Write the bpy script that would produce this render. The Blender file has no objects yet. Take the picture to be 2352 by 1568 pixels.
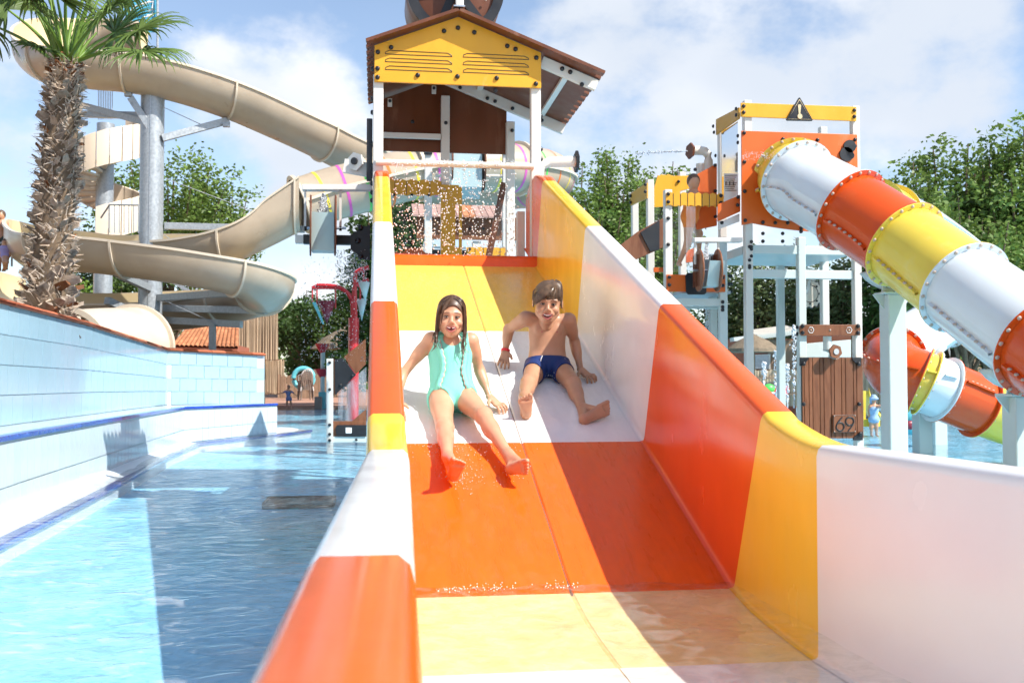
import bpy, bmesh, math, random
import numpy as np
from mathutils import Vector, Matrix, Quaternion
SC = bpy.context.scene
COL = SC.collection
R_ = math.radians
# ------------------------------------------------------------------ camera, sky, sun, exposure
FPX = 35/36*2352                      # focal length in the units of a 2352 px wide picture
TH = R_(7.72); PH = math.atan(81/FPX); CAM = Vector((0, 0, 1.0))
cd = bpy.data.cameras.new('camera'); cam = bpy.data.objects.new('camera', cd); COL.objects.link(cam)
cam.location = CAM; cam.rotation_euler = (math.pi/2+PH, 0, -TH)
cd.lens = 35; cd.sensor_width = 36; cd.sensor_fit = 'HORIZONTAL'; cd.clip_start = .05; cd.clip_end = 3000
cd.dof.use_dof = True; cd.dof.focus_distance = 5.4; cd.dof.aperture_fstop = 8.0
SC.camera = cam
SUN_TO = Vector((.76, -.585, 1.0)).normalized()      # towards the sun: right of and behind the camera
sl = bpy.data.lights.new('sun', 'SUN'); sl.energy = 4.0; sl.angle = R_(.5); sl.color = (1, .955, .89)
so = bpy.data.objects.new('sun', sl); COL.objects.link(so)
so.rotation_euler = (-SUN_TO).to_track_quat('-Z', 'Y').to_euler(); so.location = (8, -6, 14)
EXPOSURE = .98
SC.view_settings.view_transform = 'Standard'; SC.view_settings.look = 'None'
SC.view_settings.exposure = EXPOSURE; SC.view_settings.gamma = 1; SC.view_settings.use_curve_mapping = False
SC.render.engine = 'CYCLES'
SC.cycles.use_adaptive_sampling = True; SC.cycles.adaptive_threshold = .025; SC.cycles.max_bounces = 6; SC.cycles.transparent_max_bounces = 16; SC.cycles.caustics_refractive = False; SC.cycles.caustics_reflective = False

def raydir(u, v):
    x = (u-1176)/FPX; y = (784-v)/FPX
    rt = Vector((math.cos(TH), -math.sin(TH), 0)); fh = Vector((math.sin(TH), math.cos(TH), 0)); Z = Vector((0, 0, 1))
    return rt*x + (Z*math.cos(PH)-fh*math.sin(PH))*y + fh*math.cos(PH)+Z*math.sin(PH)
def aY(u, v, Y): r = raydir(u, v); return CAM + r*(Y/r.y)
def aX(u, v, X): r = raydir(u, v); return CAM + r*(X/r.x)
def aZ(u, v, z): r = raydir(u, v); return CAM + r*((z-CAM.z)/r.z)
def aD(u, v, d): return CAM + raydir(u, v)*d

world = bpy.data.worlds.new('World'); SC.world = world; world.use_nodes = True
wt = world.node_tree; wn = wt.nodes; wl = wt.links; wn.clear()
wo = wn.new('ShaderNodeOutputWorld'); wb = wn.new('ShaderNodeBackground'); wb.inputs['Strength'].default_value = .1
sky = wn.new('ShaderNodeTexSky'); sky.sky_type = 'NISHITA'; sky.sun_disc = False
sky.sun_elevation = math.asin(SUN_TO.z); sky.sun_rotation = math.atan2(SUN_TO.x, SUN_TO.y)
sky.air_density = 1.0; sky.dust_density = .6; sky.ozone_density = 1.6
wl.new(wb.outputs[0], wo.inputs[0]); world.cycles.sampling_method = 'MANUAL'; world.cycles.sample_map_resolution = 256
tc = wn.new('ShaderNodeTexCoord')
def wnode(t, **k):
    n = wn.new(t)
    for a, b in k.items(): setattr(n, a, b)
    return n
def wmath(op, a, b=None, clamp=False):
    n = wnode('ShaderNodeMath', operation=op, use_clamp=clamp)
    for i, q in enumerate((a, b)):
        if q is None: continue
        if isinstance(q, (int, float)): n.inputs[i].default_value = q
        else: wl.new(q, n.inputs[i])
    return n.outputs[0]
def wnoise(scale, detail, rough, off):
    mp = wnode('ShaderNodeMapping'); mp.inputs['Location'].default_value = off; mp.inputs['Scale'].default_value = (1, 1, 1.5)
    wl.new(tc.outputs['Generated'], mp.inputs[0])
    n = wnode('ShaderNodeTexNoise'); n.inputs['Scale'].default_value = scale; n.inputs['Detail'].default_value = detail
    n.inputs['Roughness'].default_value = rough; wl.new(mp.outputs[0], n.inputs['Vector']); return n.outputs['Fac']
def blob(u, v, rad, amp):
    c = raydir(u, v).normalized()
    d = wnode('ShaderNodeVectorMath', operation='DISTANCE'); wl.new(tc.outputs['Generated'], d.inputs[0]); d.inputs[1].default_value = c
    q = wmath('SUBTRACT', 1.0, wmath('DIVIDE', d.outputs['Value'], rad), True)
    return wmath('MULTIPLY', wmath('SMOOTH_MIN', wmath('MULTIPLY', q, 1.6), 1.0), amp)
fb = wnoise(6.5, 6, .58, (3.1, 1.7, .4)); big = wnoise(2.3, 2, .5, (7.3, 2.2, 5.1))
dens = wmath('ADD', wmath('MULTIPLY', wmath('SUBTRACT', fb, .5), 1.25), wmath('MULTIPLY', wmath('SUBTRACT', big, .5), .9))
# cumulus banks: (u, v) of the bank's middle in the picture fixes its bearing and height in the sky
cov = None
for b in ((620, 240, .15, .62), (640, 430, .22, .5), (60, 470, .14, .42), (1540, 230, .32, .56), (2110, 150, .15, .6), (1950, 60, .2, .5), (1720, 450, .22, .4), (-700, 300, .4, .5), (3300, 200, .4, .5)):
    o = blob(*b); cov = o if cov is None else wmath('MAXIMUM', cov, o)
dens = wmath('ADD', dens, cov)
mask = wnode('ShaderNodeMapRange', interpolation_type='SMOOTHSTEP'); wl.new(dens, mask.inputs[0])
mask.inputs[1].default_value = .27; mask.inputs[2].default_value = .60; mask.inputs[3].default_value = .06; mask.inputs[4].default_value = .97
shade = wnode('ShaderNodeMapRange', interpolation_type='SMOOTHSTEP'); wl.new(wmath('ADD', wnoise(3.2, 3, .55, (1.3, 4.4, .9)), wmath('MULTIPLY', cov, .16)), shade.inputs[0])
shade.inputs[1].default_value = .42; shade.inputs[2].default_value = .70
ccol = wnode('ShaderNodeMix', data_type='RGBA'); wl.new(shade.outputs[0], ccol.inputs['Factor'])
ccol.inputs[6].default_value = (5.6, 5.7, 5.9, 1); ccol.inputs[7].default_value = (4.0, 4.35, 4.9, 1)
mx = wnode('ShaderNodeMix', data_type='RGBA'); wl.new(mask.outputs[0], mx.inputs['Factor'])
hs = wnode('ShaderNodeHueSaturation'); hs.inputs['Saturation'].default_value = .95; hs.inputs['Value'].default_value = 1.08
wl.new(sky.outputs[0], hs.inputs['Color'])
wl.new(hs.outputs[0], mx.inputs[6]); wl.new(ccol.outputs[2], mx.inputs[7]); wl.new(mx.outputs[2], wb.inputs['Color'])

# ------------------------------------------------------------------ materials
M = {}
def mat(key, col, rough=.5, spec=.5, var=.08, vscale=3.0, bump=0.0, bscale=40, metal=0, coat=0, dirt=None, dscale=1.5, dmin=.55, dmax=.75, trans=0, sss=0, stretch=(1, 1, 1), alpha=None, obj=False):
    """principled surface with a little mottling, an optional second (dirt / wear) colour and fine relief"""
    m = bpy.data.materials.new(key); m.use_nodes = True; n = m.node_tree.nodes; l = m.node_tree.links; p = n['Principled BSDF']
    p.inputs['Roughness'].default_value = rough; p.inputs['Specular IOR Level'].default_value = spec; p.inputs['Metallic'].default_value = metal
    if coat: p.inputs['Coat Weight'].default_value = coat; p.inputs['Coat Roughness'].default_value = .06
    t = n.new('ShaderNodeTexCoord'); mp = n.new('ShaderNodeMapping'); mp.inputs['Scale'].default_value = stretch
    l.new(t.outputs['Object'], mp.inputs[0])
    nz = n.new('ShaderNodeTexNoise'); nz.inputs['Scale'].default_value = vscale; nz.inputs['Detail'].default_value = 5; l.new(mp.outputs[0], nz.inputs['Vector'])
    a = tuple(max(0, c*(1-var)) for c in col)+(1,); b = tuple(min(1, c*(1+var)) for c in col)+(1,)
    mr = n.new('ShaderNodeMapRange'); mr.inputs[1].default_value = .3; mr.inputs[2].default_value = .7; l.new(nz.outputs['Fac'], mr.inputs[0])
    mixn = n.new('ShaderNodeMix'); mixn.data_type = 'RGBA'; mixn.inputs[6].default_value = a; mixn.inputs[7].default_value = b
    l.new(mr.outputs[0], mixn.inputs['Factor']); out = mixn.outputs[2]
    if obj:
        oi = n.new('ShaderNodeObjectInfo'); hv = n.new('ShaderNodeHueSaturation'); q = n.new('ShaderNodeMapRange'); q.inputs[3].default_value = 1-obj; q.inputs[4].default_value = 1+obj
        l.new(oi.outputs['Random'], q.inputs[0]); l.new(q.outputs[0], hv.inputs['Value']); l.new(out, hv.inputs['Color']); out = hv.outputs[0]
    if dirt:
        dn = n.new('ShaderNodeTexNoise'); dn.inputs['Scale'].default_value = dscale; dn.inputs['Detail'].default_value = 7; dn.inputs['Roughness'].default_value = .65
        l.new(mp.outputs[0], dn.inputs['Vector']); dr = n.new('ShaderNodeMapRange'); dr.inputs[1].default_value = dmin; dr.inputs[2].default_value = dmax; l.new(dn.outputs['Fac'], dr.inputs[0])
        m2 = n.new('ShaderNodeMix'); m2.data_type = 'RGBA'; l.new(dr.outputs[0], m2.inputs['Factor']); l.new(out, m2.inputs[6]); m2.inputs[7].default_value = tuple(dirt)+(1,); out = m2.outputs[2]
    l.new(out, p.inputs['Base Color'])
    rr = n.new('ShaderNodeMapRange'); rr.inputs[1].default_value = .3; rr.inputs[2].default_value = .7; rr.inputs[3].default_value = max(.02, rough*.75); rr.inputs[4].default_value = min(1, rough*1.3); l.new(nz.outputs['Fac'], rr.inputs[0]); l.new(rr.outputs[0], p.inputs['Roughness'])
    if bump:
        bn = n.new('ShaderNodeTexNoise'); bn.inputs['Scale'].default_value = bscale; bn.inputs['Detail'].default_value = 4; l.new(mp.outputs[0], bn.inputs['Vector'])
        bp = n.new('ShaderNodeBump'); bp.inputs['Strength'].default_value = bump; bp.inputs['Distance'].default_value = .01; l.new(bn.outputs['Fac'], bp.inputs['Height']); l.new(bp.outputs[0], p.inputs['Normal'])
    if sss: p.inputs['Subsurface Weight'].default_value = sss; p.inputs['Subsurface Radius'].default_value = (.012, .005, .003); p.inputs['Subsurface Scale'].default_value = 1
    if trans:
        o = n['Material Output']; tl = n.new('ShaderNodeBsdfTranslucent'); l.new(out, tl.inputs[0]); ms = n.new('ShaderNodeMixShader'); ms.inputs[0].default_value = trans
        l.new(p.outputs[0], ms.inputs[1]); l.new(tl.outputs[0], ms.inputs[2]); l.new(ms.outputs[0], o.inputs[0])
    if alpha is not None: p.inputs['Alpha'].default_value = alpha
    M[key] = m; return m
def hexc(h):
    h = h.lstrip('#'); return tuple((lambda c: c/12.92 if c <= .04045 else ((c+.055)/1.055)**2.4)(int(h[i:i+2], 16)/255) for i in (0, 2, 4))
# wet gel-coat colours of the slide
mat('gel_orange', (.72, .098, .008), .22, .36, .05, 5, .02, 50, coat=.05, dirt=(.70, .13, .022), dscale=2.2, dmin=.52, dmax=.9, stretch=(1, 1, .45))
mat('gel_yellow', (.82, .51, .045), .22, .36, .05, 5, .02, 50, coat=.05, dirt=(.80, .54, .09), dscale=2.2, dmin=.52, dmax=.9, stretch=(1, 1, .45))
mat('gel_white', (.76, .745, .725), .22, .32, .02, 4, .012, 60, coat=.12)
mat('seam_dark', (.14, .09, .06), .6); mat('seam_pale', (.72, .52, .22), .6)
mat('wet_orange', (.76, .125, .010), .3, .12, .06, 5, .05, 14, coat=.05, stretch=(5, .7, .7)); mat('wet_yellow', (.82, .58, .11), .2, .2, .05, 5, .05, 14, coat=.05, stretch=(5, .7, .7)); mat('wet_white', (.80, .79, .77), .2, .25, .03, 4, .05, 14, coat=.08, stretch=(5, .7, .7)); mat('run_yellow', (.82, .66, .33), .25, .4, .06, 3); mat('roof_pink', (.40, .25, .21), .7, .3, .15, 8, obj=.15)  # slide floor copies paler than the walls: sun and sheen mixed into colour
mat('hd_yellow', (.72, .345, .02), .38, .4, .06, 4, .03, 120, dirt=(.80, .62, .30), dscale=3.5, dmin=.60, dmax=.80, stretch=(1, 1, .35))
mat('hd_ochre', (.52, .27, .02), .4, .4, .08, 4, .03, 120)
mat('hd_orange', (.66, .125, .018), .36, .4, .06, 3, .03, 120, dirt=(.62, .22, .10), dscale=3, dmin=.62, dmax=.85, stretch=(1, 1, .4))
mat('hd_brown', (.135, .042, .017), .42, .4, .14, 5, .04, 120, dirt=(.26, .13, .08), dscale=4, dmin=.58, dmax=.82, stretch=(1, 1, .25))
mat('plank_brown', (.20, .075, .032), .45, .4, .12, 3, .12, 30, dirt=(.12, .035, .012), dscale=5, dmin=.50, dmax=.70, stretch=(3, 3, .5), obj=.12)
mat('post_white', (.64, .62, .57), .38, .45, .03, 3, .01, 80, dirt=(.55, .52, .46), dscale=2.5, dmin=.62, dmax=.9, stretch=(1, 1, .3))
mat('post_pale', (.54, .61, .585), .4, .45, .03, 3, .01, 80, dirt=(.45, .5, .48), dscale=2.5, dmin=.62, dmax=.9, stretch=(1, 1, .3))
mat('bolt_black', (.012, .012, .014), .28, .5, .1)
mat('hd_black', (.016, .017, .02), .4, .4, .2, 6, .05, 90)
mat('steel', (.55, .56, .57), .3, .5, .08, metal=.9)
mat('galv', (.36, .39, .41), .42, .5, .16, 22, .03, 60, metal=.35, dirt=(.22, .24, .26), dscale=8, dmin=.55, dmax=.8)
mat('tan', (.43, .345, .25), .36, .45, .05, 2.2, .02, 40, coat=.15, dirt=(.36, .285, .205), dscale=1.3, dmin=.5, dmax=.8)
mat('tan_light', (.60, .51, .39), .4, .45, .04, 2.2, .015, 40, coat=.1)
mat('tan_inner', (.66, .53, .31), .35, .45, .05, 2.2, coat=.15)
mat('stair_cream', (.66, .55, .42), .5, .4, .04, 2)
mat('terracotta', (.50, .155, .075), .7, .3, .16, 7, .12, 50, obj=.12)
mat('roof_tile', (.46, .185, .085), .75, .3, .2, 9, .1, 60, obj=.22)
mat('stucco_red', (.36, .12, .07), .8, .3, .1, 4)
mat('wall_grout', (.60, .66, .69), .7, .3, .05)
mat('tile_blue', (.33, .49, .585), .12, .4, .06, 2.0, .01, 30, coat=.15, obj=.03, dirt=(.27, .44, .54), dscale=2.2, dmin=.52, dmax=.74, stretch=(1, 1, .3))
mat('tile_white', (.55, .64, .68), .10, .4, .03, 2.5, coat=.15, obj=.03)
mat('tile_navy', (.025, .07, .38), .12, .5, .15, 6, coat=.4, obj=.2)
mat('ledge_white', (.72, .76, .78), .35, .4, .04, 3, dirt=(.60, .68, .72), dscale=3, dmin=.55, dmax=.8)
mat('deck', (.40, .22, .15), .8, .3, .12, 2.0, .1, 60)
mat('soil', (.16, .12, .07), .9, .2, .25, 3, .3, 20)
mat('cane', (.42, .32, .215), .7, .25, .14, 6, .15, 60, stretch=(2, 2, .4), obj=.25)
mat('wood_grey', (.30, .20, .13), .75, .25, .18, 5, .15, 40, stretch=(2, 2, .3), obj=.2)
mat('thatch', (.20, .155, .105), .9, .2, .2, 14, .5, 40)
mat('chair_white', (.70, .69, .66), .4, .4, .04)
mat('chair_dark', (.22, .17, .14), .45, .4, .08)
mat('red_paint', (.52, .022, .03), .3, .5, .08, 3, coat=.3)
mat('cone_maroon', (.20, .012, .03), .35, .5, .1)
mat('cone_teal', (.12, .48, .55), .35, .5, .1)
mat('cone_pale', (.48, .58, .57), .4, .5, .06)
mat('tube_white', (.64, .69, .71), .2, .5, .02, 2, coat=.4)
mat('tube_orange', (.62, .078, .009), .22, .35, .06, 2, coat=.15, dirt=(.58, .12, .03), dscale=3, dmin=.55, dmax=.9)
mat('tube_yellow', (.74, .56, .07), .22, .4, .05, 2, coat=.15, dirt=(.70, .60, .2), dscale=3, dmin=.55, dmax=.9)
mat('rivet', (.46, .36, .29), .35, .5, .05)
mat('pipe_cream', (.70, .64, .54), .35, .5, .04)
mat('bucket_pale', (.44, .56, .56), .35, .45, .05, 3)
mat('bark', (.16, .115, .075), .85, .2, .3, 12, .6, 25)
mat('boot', (.33, .255, .19), .8, .25, .3, 14, .45, 40, obj=.45, dirt=(.50, .45, .39), dscale=5, dmin=.45, dmax=.7)
mat('boot_red', (.24, .10, .04), .8, .25, .3, 14, .45, 40, obj=.3)
mat('petiole', (.13, .22, .03), .45, .4, .15, 4)
mat('banner', (.07, .34, .50), .7, .3, .05)
mat('paint_white', (.78, .78, .76), .5, .4, .03)
mat('number_dark', (.03, .03, .032), .4, .4, .1)
mat('gold', (.62, .50, .30), .4, .5, .08)
for k, c in (('stripe_green', (.10, .55, .10)), ('stripe_orange', (.80, .17, .02)), ('stripe_yellow', (.82, .62, .06)), ('stripe_magenta', (.60, .10, .38))):
    mat(k, c, .4, .4, .05)
def leafmat(key, c, tr=.32, var=.4, sc=1.1):
    m = mat(key, c, .5, .35, var, sc, trans=tr); return m
leafmat('leaf_poplar', (.145, .225, .045)); leafmat('leaf_dark', (.065, .12, .024)); leafmat('leaf_pine', (.055, .105, .022)); leafmat('leaf_olive', (.13, .17, .065)); leafmat('leaf_bright', (.13, .22, .03))
leafmat('palm_leaf', (.12, .185, .045), .35, .35, 3); leafmat('palm_dry', (.30, .27, .14), .3)
def glassmat(key, tint, refl=.10, rough=.03, haze=.06, hazecol=(.75, .8, .82)):
    """a clear plastic pane or wet film: mostly see-through, a fresnel reflection and some bloom on the surface"""
    m = bpy.data.materials.new(key); m.use_nodes = True; n = m.node_tree.nodes; l = m.node_tree.links; n.clear()
    o = n.new('ShaderNodeOutputMaterial'); t = n.new('ShaderNodeBsdfTransparent'); t.inputs[0].default_value = tuple(tint)+(1,)
    g = n.new('ShaderNodeBsdfGlossy'); g.inputs['Roughness'].default_value = rough; fr = n.new('ShaderNodeLayerWeight'); fr.inputs[0].default_value = refl
    d = n.new('ShaderNodeBsdfDiffuse'); d.inputs[0].default_value = tuple(hazecol)+(1,)
    nz = n.new('ShaderNodeTexNoise'); tcn = n.new('ShaderNodeTexCoord'); mpn = n.new('ShaderNodeMapping'); mpn.inputs['Scale'].default_value = (3, 3, .6); l.new(tcn.outputs['Object'], mpn.inputs[0]); l.new(mpn.outputs[0], nz.inputs['Vector'])
    nz.inputs['Scale'].default_value = 4; nz.inputs['Detail'].default_value = 6; mr = n.new('ShaderNodeMapRange'); mr.inputs[1].default_value = .4; mr.inputs[2].default_value = .75; mr.inputs[3].default_value = haze*.4; mr.inputs[4].default_value = haze*2.4; l.new(nz.outputs['Fac'], mr.inputs[0])
    a = n.new('ShaderNodeMixShader'); b = n.new('ShaderNodeMixShader'); l.new(mr.outputs[0], a.inputs[0]); l.new(t.outputs[0], a.inputs[1]); l.new(d.outputs[0], a.inputs[2])
    l.new(fr.outputs['Fresnel'], b.inputs[0]); l.new(a.outputs[0], b.inputs[1]); l.new(g.outputs[0], b.inputs[2]); l.new(b.outputs[0], o.inputs[0]); M[key] = m
glassmat('pane', (.93, .95, .95), .12, .02, .022)
glassmat('pane_haze', (.90, .91, .93), .12, .08, .14, (.8, .82, .86))
def watermat(key, tint, scale, strength, foam=0, dist=.05, stretch=(1, 1, 1), ior=1.2, fl=(.60, .80), cz=(.86, 1.06), vs=.9):
    m = bpy.data.materials.new(key); m.use_nodes = True; n = m.node_tree.nodes; l = m.node_tree.links; n.clear()
    o = n.new('ShaderNodeOutputMaterial'); t = n.new('ShaderNodeBsdfTransparent'); g = n.new('ShaderNodeBsdfGlossy'); g.inputs['Roughness'].default_value = .04
    tcn = n.new('ShaderNodeTexCoord'); mp = n.new('ShaderNodeMapping'); mp.inputs['Scale'].default_value = stretch; l.new(tcn.outputs['Object'], mp.inputs[0])
    a = n.new('ShaderNodeTexNoise'); a.inputs['Scale'].default_value = scale; a.inputs['Detail'].default_value = 5; a.inputs['Roughness'].default_value = .5; a.inputs['Distortion'].default_value = .8; l.new(mp.outputs[0], a.inputs['Vector'])
    bp = n.new('ShaderNodeBump'); bp.inputs['Strength'].default_value = strength; bp.inputs['Distance'].default_value = dist; l.new(a.outputs['Fac'], bp.inputs['Height'])
    l.new(bp.outputs[0], g.inputs['Normal'])
    fr = n.new('ShaderNodeFresnel'); fr.inputs['IOR'].default_value = ior; l.new(bp.outputs[0], fr.inputs['Normal'])
    # caustic light pattern painted as lighter and darker cells of the transparent tint
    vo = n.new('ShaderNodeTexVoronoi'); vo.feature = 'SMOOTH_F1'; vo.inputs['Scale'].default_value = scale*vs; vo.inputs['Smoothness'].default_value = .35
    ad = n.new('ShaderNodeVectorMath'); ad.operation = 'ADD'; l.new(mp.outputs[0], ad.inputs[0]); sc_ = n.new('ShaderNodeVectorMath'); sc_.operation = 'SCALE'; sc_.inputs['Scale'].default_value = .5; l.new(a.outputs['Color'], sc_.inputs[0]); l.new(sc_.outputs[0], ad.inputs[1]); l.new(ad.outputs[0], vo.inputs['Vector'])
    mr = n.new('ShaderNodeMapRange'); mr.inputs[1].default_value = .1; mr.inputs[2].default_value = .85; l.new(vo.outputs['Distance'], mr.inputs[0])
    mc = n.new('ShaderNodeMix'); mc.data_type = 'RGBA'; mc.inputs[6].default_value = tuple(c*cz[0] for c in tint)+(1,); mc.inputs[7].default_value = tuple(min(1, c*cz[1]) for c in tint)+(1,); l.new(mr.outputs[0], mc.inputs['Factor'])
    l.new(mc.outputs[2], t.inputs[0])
    geo = n.new('ShaderNodeNewGeometry'); inv = n.new('ShaderNodeMath'); inv.operation = 'SUBTRACT'; inv.inputs[0].default_value = 1; l.new(geo.outputs['Backfacing'], inv.inputs[1]); ff_ = n.new('ShaderNodeMath'); ff_.operation = 'MULTIPLY'; l.new(fr.outputs[0], ff_.inputs[0]); l.new(inv.outputs[0], ff_.inputs[1])   # from below the flat sheet lets all light through (no bending, so no total reflection)
    ms = n.new('ShaderNodeMixShader'); l.new(ff_.outputs[0], ms.inputs[0]); l.new(t.outputs[0], ms.inputs[1]); l.new(g.outputs[0], ms.inputs[2])
    sh = ms.outputs[0]
    if foam:  # foam, and sun sparkle painted with it as white diffuse patches
        d = n.new('ShaderNodeBsdfDiffuse'); d.inputs[0].default_value = (.85, .88, .9, 1); m3 = n.new('ShaderNodeMixShader'); fr2 = n.new('ShaderNodeMapRange'); fr2.inputs[1].default_value = fl[0]; fr2.inputs[2].default_value = fl[1]; fr2.inputs[4].default_value = foam
        l.new(a.outputs['Fac'], fr2.inputs[0]); l.new(fr2.outputs[0], m3.inputs[0]); l.new(sh, m3.inputs[1]); l.new(d.outputs[0], m3.inputs[2]); sh = m3.outputs[0]
    l.new(sh, o.inputs[0]); M[key] = m
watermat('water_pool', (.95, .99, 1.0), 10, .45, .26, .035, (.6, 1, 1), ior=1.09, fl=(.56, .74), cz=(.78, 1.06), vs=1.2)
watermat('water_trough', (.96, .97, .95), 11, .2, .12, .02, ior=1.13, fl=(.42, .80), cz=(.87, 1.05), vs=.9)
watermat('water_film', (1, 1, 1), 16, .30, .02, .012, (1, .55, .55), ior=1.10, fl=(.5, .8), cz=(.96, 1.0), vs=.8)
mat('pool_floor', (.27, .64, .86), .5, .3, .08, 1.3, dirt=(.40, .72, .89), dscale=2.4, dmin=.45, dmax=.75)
m = bpy.data.materials.new('drops'); m.use_nodes = True; p = m.node_tree.nodes['Principled BSDF']; p.inputs['Base Color'].default_value = (.9, .93, .95, 1); p.inputs['Roughness'].default_value = .08; p.inputs['Transmission Weight'].default_value = .25; p.inputs['IOR'].default_value = 1.33; M['drops'] = m

# ------------------------------------------------------------------ mesh helpers
def V(*a): return Vector(a)
class MB:
    """collects shapes (world coordinates) and links them as one mesh object"""
    def __init__(s): s.v = []; s.f = []; s.mi = []; s.cur = 0
    def add(s, vs, fs):
        o = len(s.v); s.v += [tuple(x) for x in vs]
        for f in fs: s.f.append([i+o for i in f]); s.mi.append(s.cur)
        return s
    def box(s, c, sz, rot=None):
        c = Vector(c); h = Vector(sz)/2; vs = []
        for dx in (-1, 1):
            for dy in (-1, 1):
                for dz in (-1, 1):
                    p = Vector((dx*h.x, dy*h.y, dz*h.z)); vs.append(c+(rot @ p if rot is not None else p))
        return s.add(vs, [(0, 1, 3, 2), (4, 6, 7, 5), (0, 4, 5, 1), (2, 3, 7, 6), (0, 2, 6, 4), (1, 5, 7, 3)])
    def b2(s, a, b):
        a = Vector(a); b = Vector(b); return s.box((a+b)/2, [abs(x) for x in (b-a)])
    def bar(s, p, q, w, h, up=(0, 0, 1)):
        """rectangular bar from p to q, w across, h along up"""
        p = Vector(p); q = Vector(q); d = (q-p).normalized(); x = d.cross(Vector(up)); x = x.normalized() if x.length > 1e-5 else V(1, 0, 0); z = x.cross(d).normalized()
        vs = [e+x*(a*w/2)+z*(b*h/2) for e in (p, q) for a, b in ((-1, -1), (1, -1), (1, 1), (-1, 1))]
        return s.add(vs, [(0, 3, 2, 1), (4, 5, 6, 7), (0, 1, 5, 4), (1, 2, 6, 5), (2, 3, 7, 6), (3, 0, 4, 7)])
    def tube(s, pts, r, n=10, cap=True):
        pts = [Vector(p) for p in pts]; m = len(pts); rs = r if isinstance(r, (list, tuple)) else [r]*m; fr = frames(pts); vs = []
        for i, p in enumerate(pts):
            x, z = fr[i]
            for k in range(n):
                a = 2*math.pi*k/n; vs.append(p+x*(math.cos(a)*rs[i])+z*(math.sin(a)*rs[i]))
        fs = [(i*n+k, i*n+(k+1) % n, (i+1)*n+(k+1) % n, (i+1)*n+k) for i in range(m-1) for k in range(n)]
        if cap: fs += [tuple(reversed(range(n))), tuple(range((m-1)*n, m*n))]
        return s.add(vs, fs)
    def cyl(s, p, q, r, r2=None, n=14): return s.tube([p, q], [r, r if r2 is None else r2], n)
    def prism(s, poly, fn, t):
        """extrude a 2-D outline: fn(x, y, w) gives the point w deep, depth 0..t"""
        n = len(poly); vs = [fn(x, y, 0) for x, y in poly]+[fn(x, y, t) for x, y in poly]
        return s.add(vs, [tuple(range(n)), tuple(reversed(range(n, 2*n)))]+[(i, i+n, (i+1) % n+n, (i+1) % n) for i in range(n)])
    def lathe(s, prof, c, axis=(0, 0, 1), n=16, cap=True):
        c = Vector(c); ax = Vector(axis).normalized(); x = ax.orthogonal().normalized(); y = ax.cross(x); vs = []
        for r, h in prof:
            for k in range(n):
                a = 2*math.pi*k/n; vs.append(c+ax*h+(x*math.cos(a)+y*math.sin(a))*r)
        m = len(prof); fs = [(i*n+k, i*n+(k+1) % n, (i+1)*n+(k+1) % n, (i+1)*n+k) for i in range(m-1) for k in range(n)]
        if cap: fs += [tuple(reversed(range(n))), tuple(range((m-1)*n, m*n))]
        return s.add(vs, fs)
    def grid(s, rows):
        """rows: list of equally long point lists"""
        n = len(rows[0]); return s.add([p for r in rows for p in r], [(i*n+k, i*n+k+1, (i+1)*n+k+1, (i+1)*n+k) for i in range(len(rows)-1) for k in range(n-1)])
    def mesh(s, name, mats, smooth=35, raw=False):
        me = bpy.data.meshes.new(name); me.from_pydata(s.v, [], s.f)
        for m in (mats if isinstance(mats, (list, tuple)) else [mats]): me.materials.append(M[m])
        if len(me.materials) > 1: me.polygons.foreach_set('material_index', s.mi)
        if not raw:
            bm = bmesh.new(); bm.from_mesh(me); bmesh.ops.recalc_face_normals(bm, faces=bm.faces); bm.to_mesh(me); bm.free()
        if smooth:
            me.polygons.foreach_set('use_smooth', [True]*len(me.polygons)); me.set_sharp_from_angle(angle=R_(smooth))
        me.update(); return me
    def build(s, name, mats, parent=None, smooth=35, bevel=0, label=None, raw=False):
        o = link(name, s.mesh(name, mats, smooth, raw), parent)
        if bevel:
            b = o.modifiers.new('bevel', 'BEVEL'); b.width = bevel; b.segments = 2; b.limit_method = 'ANGLE'; b.angle_limit = R_(40); b.harden_normals = False
        if label: o['label'] = label
        return o
def frames(pts):
    """parallel-transport frames that keep the second axis as near to up as they can"""
    out = []; m = len(pts)
    for i in range(m):
        d = (pts[min(i+1, m-1)]-pts[max(i-1, 0)]).normalized()
        if abs(d.z) > .97:
            x = V(1, 0, 0)-d*d.x if not out else out[-1][0]-d*out[-1][0].dot(d)
            x.normalize()
        else: x = d.cross(V(0, 0, 1)).normalized()
        out.append((x, x.cross(d).normalized()))
    return out
def spline(pts, n=8):
    """Catmull-Rom through points of any length (tuples)"""
    P = [np.array(p, float) for p in pts]; P = [2*P[0]-P[1]]+P+[2*P[-1]-P[-2]]; out = []
    for i in range(1, len(P)-2):
        for k in range(n):
            t = k/n; a, b, c, d = P[i-1:i+3]
            out.append(.5*((2*b)+(-a+c)*t+(2*a-5*b+4*c-d)*t*t+(-a+3*b-3*c+d)*t**3))
    out.append(P[-2]); return out
ORIG = {}
def link(name, data, parent=None, mtx=None):
    o = bpy.data.objects.new(name, data); COL.objects.link(o)
    if parent is not None:
        o.parent = parent; o.matrix_parent_inverse = Matrix.Translation(-ORIG.get(parent.name, Vector()))
    if mtx is not None: o.matrix_basis = mtx
    return o
def thing(name, label, cat, loc=(0, 0, 0), group=None):
    o = bpy.data.objects.new(name, None); COL.objects.link(o); o.location = loc; o.empty_display_size = .2
    ORIG[o.name] = Vector(loc); return tag(o, label, cat, group)
def tag(o, label, cat, group=None, kind=None):
    if label: o['label'] = label
    if cat: o['category'] = cat
    if group: o['group'] = group
    if kind: o['kind'] = kind
    return o
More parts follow.
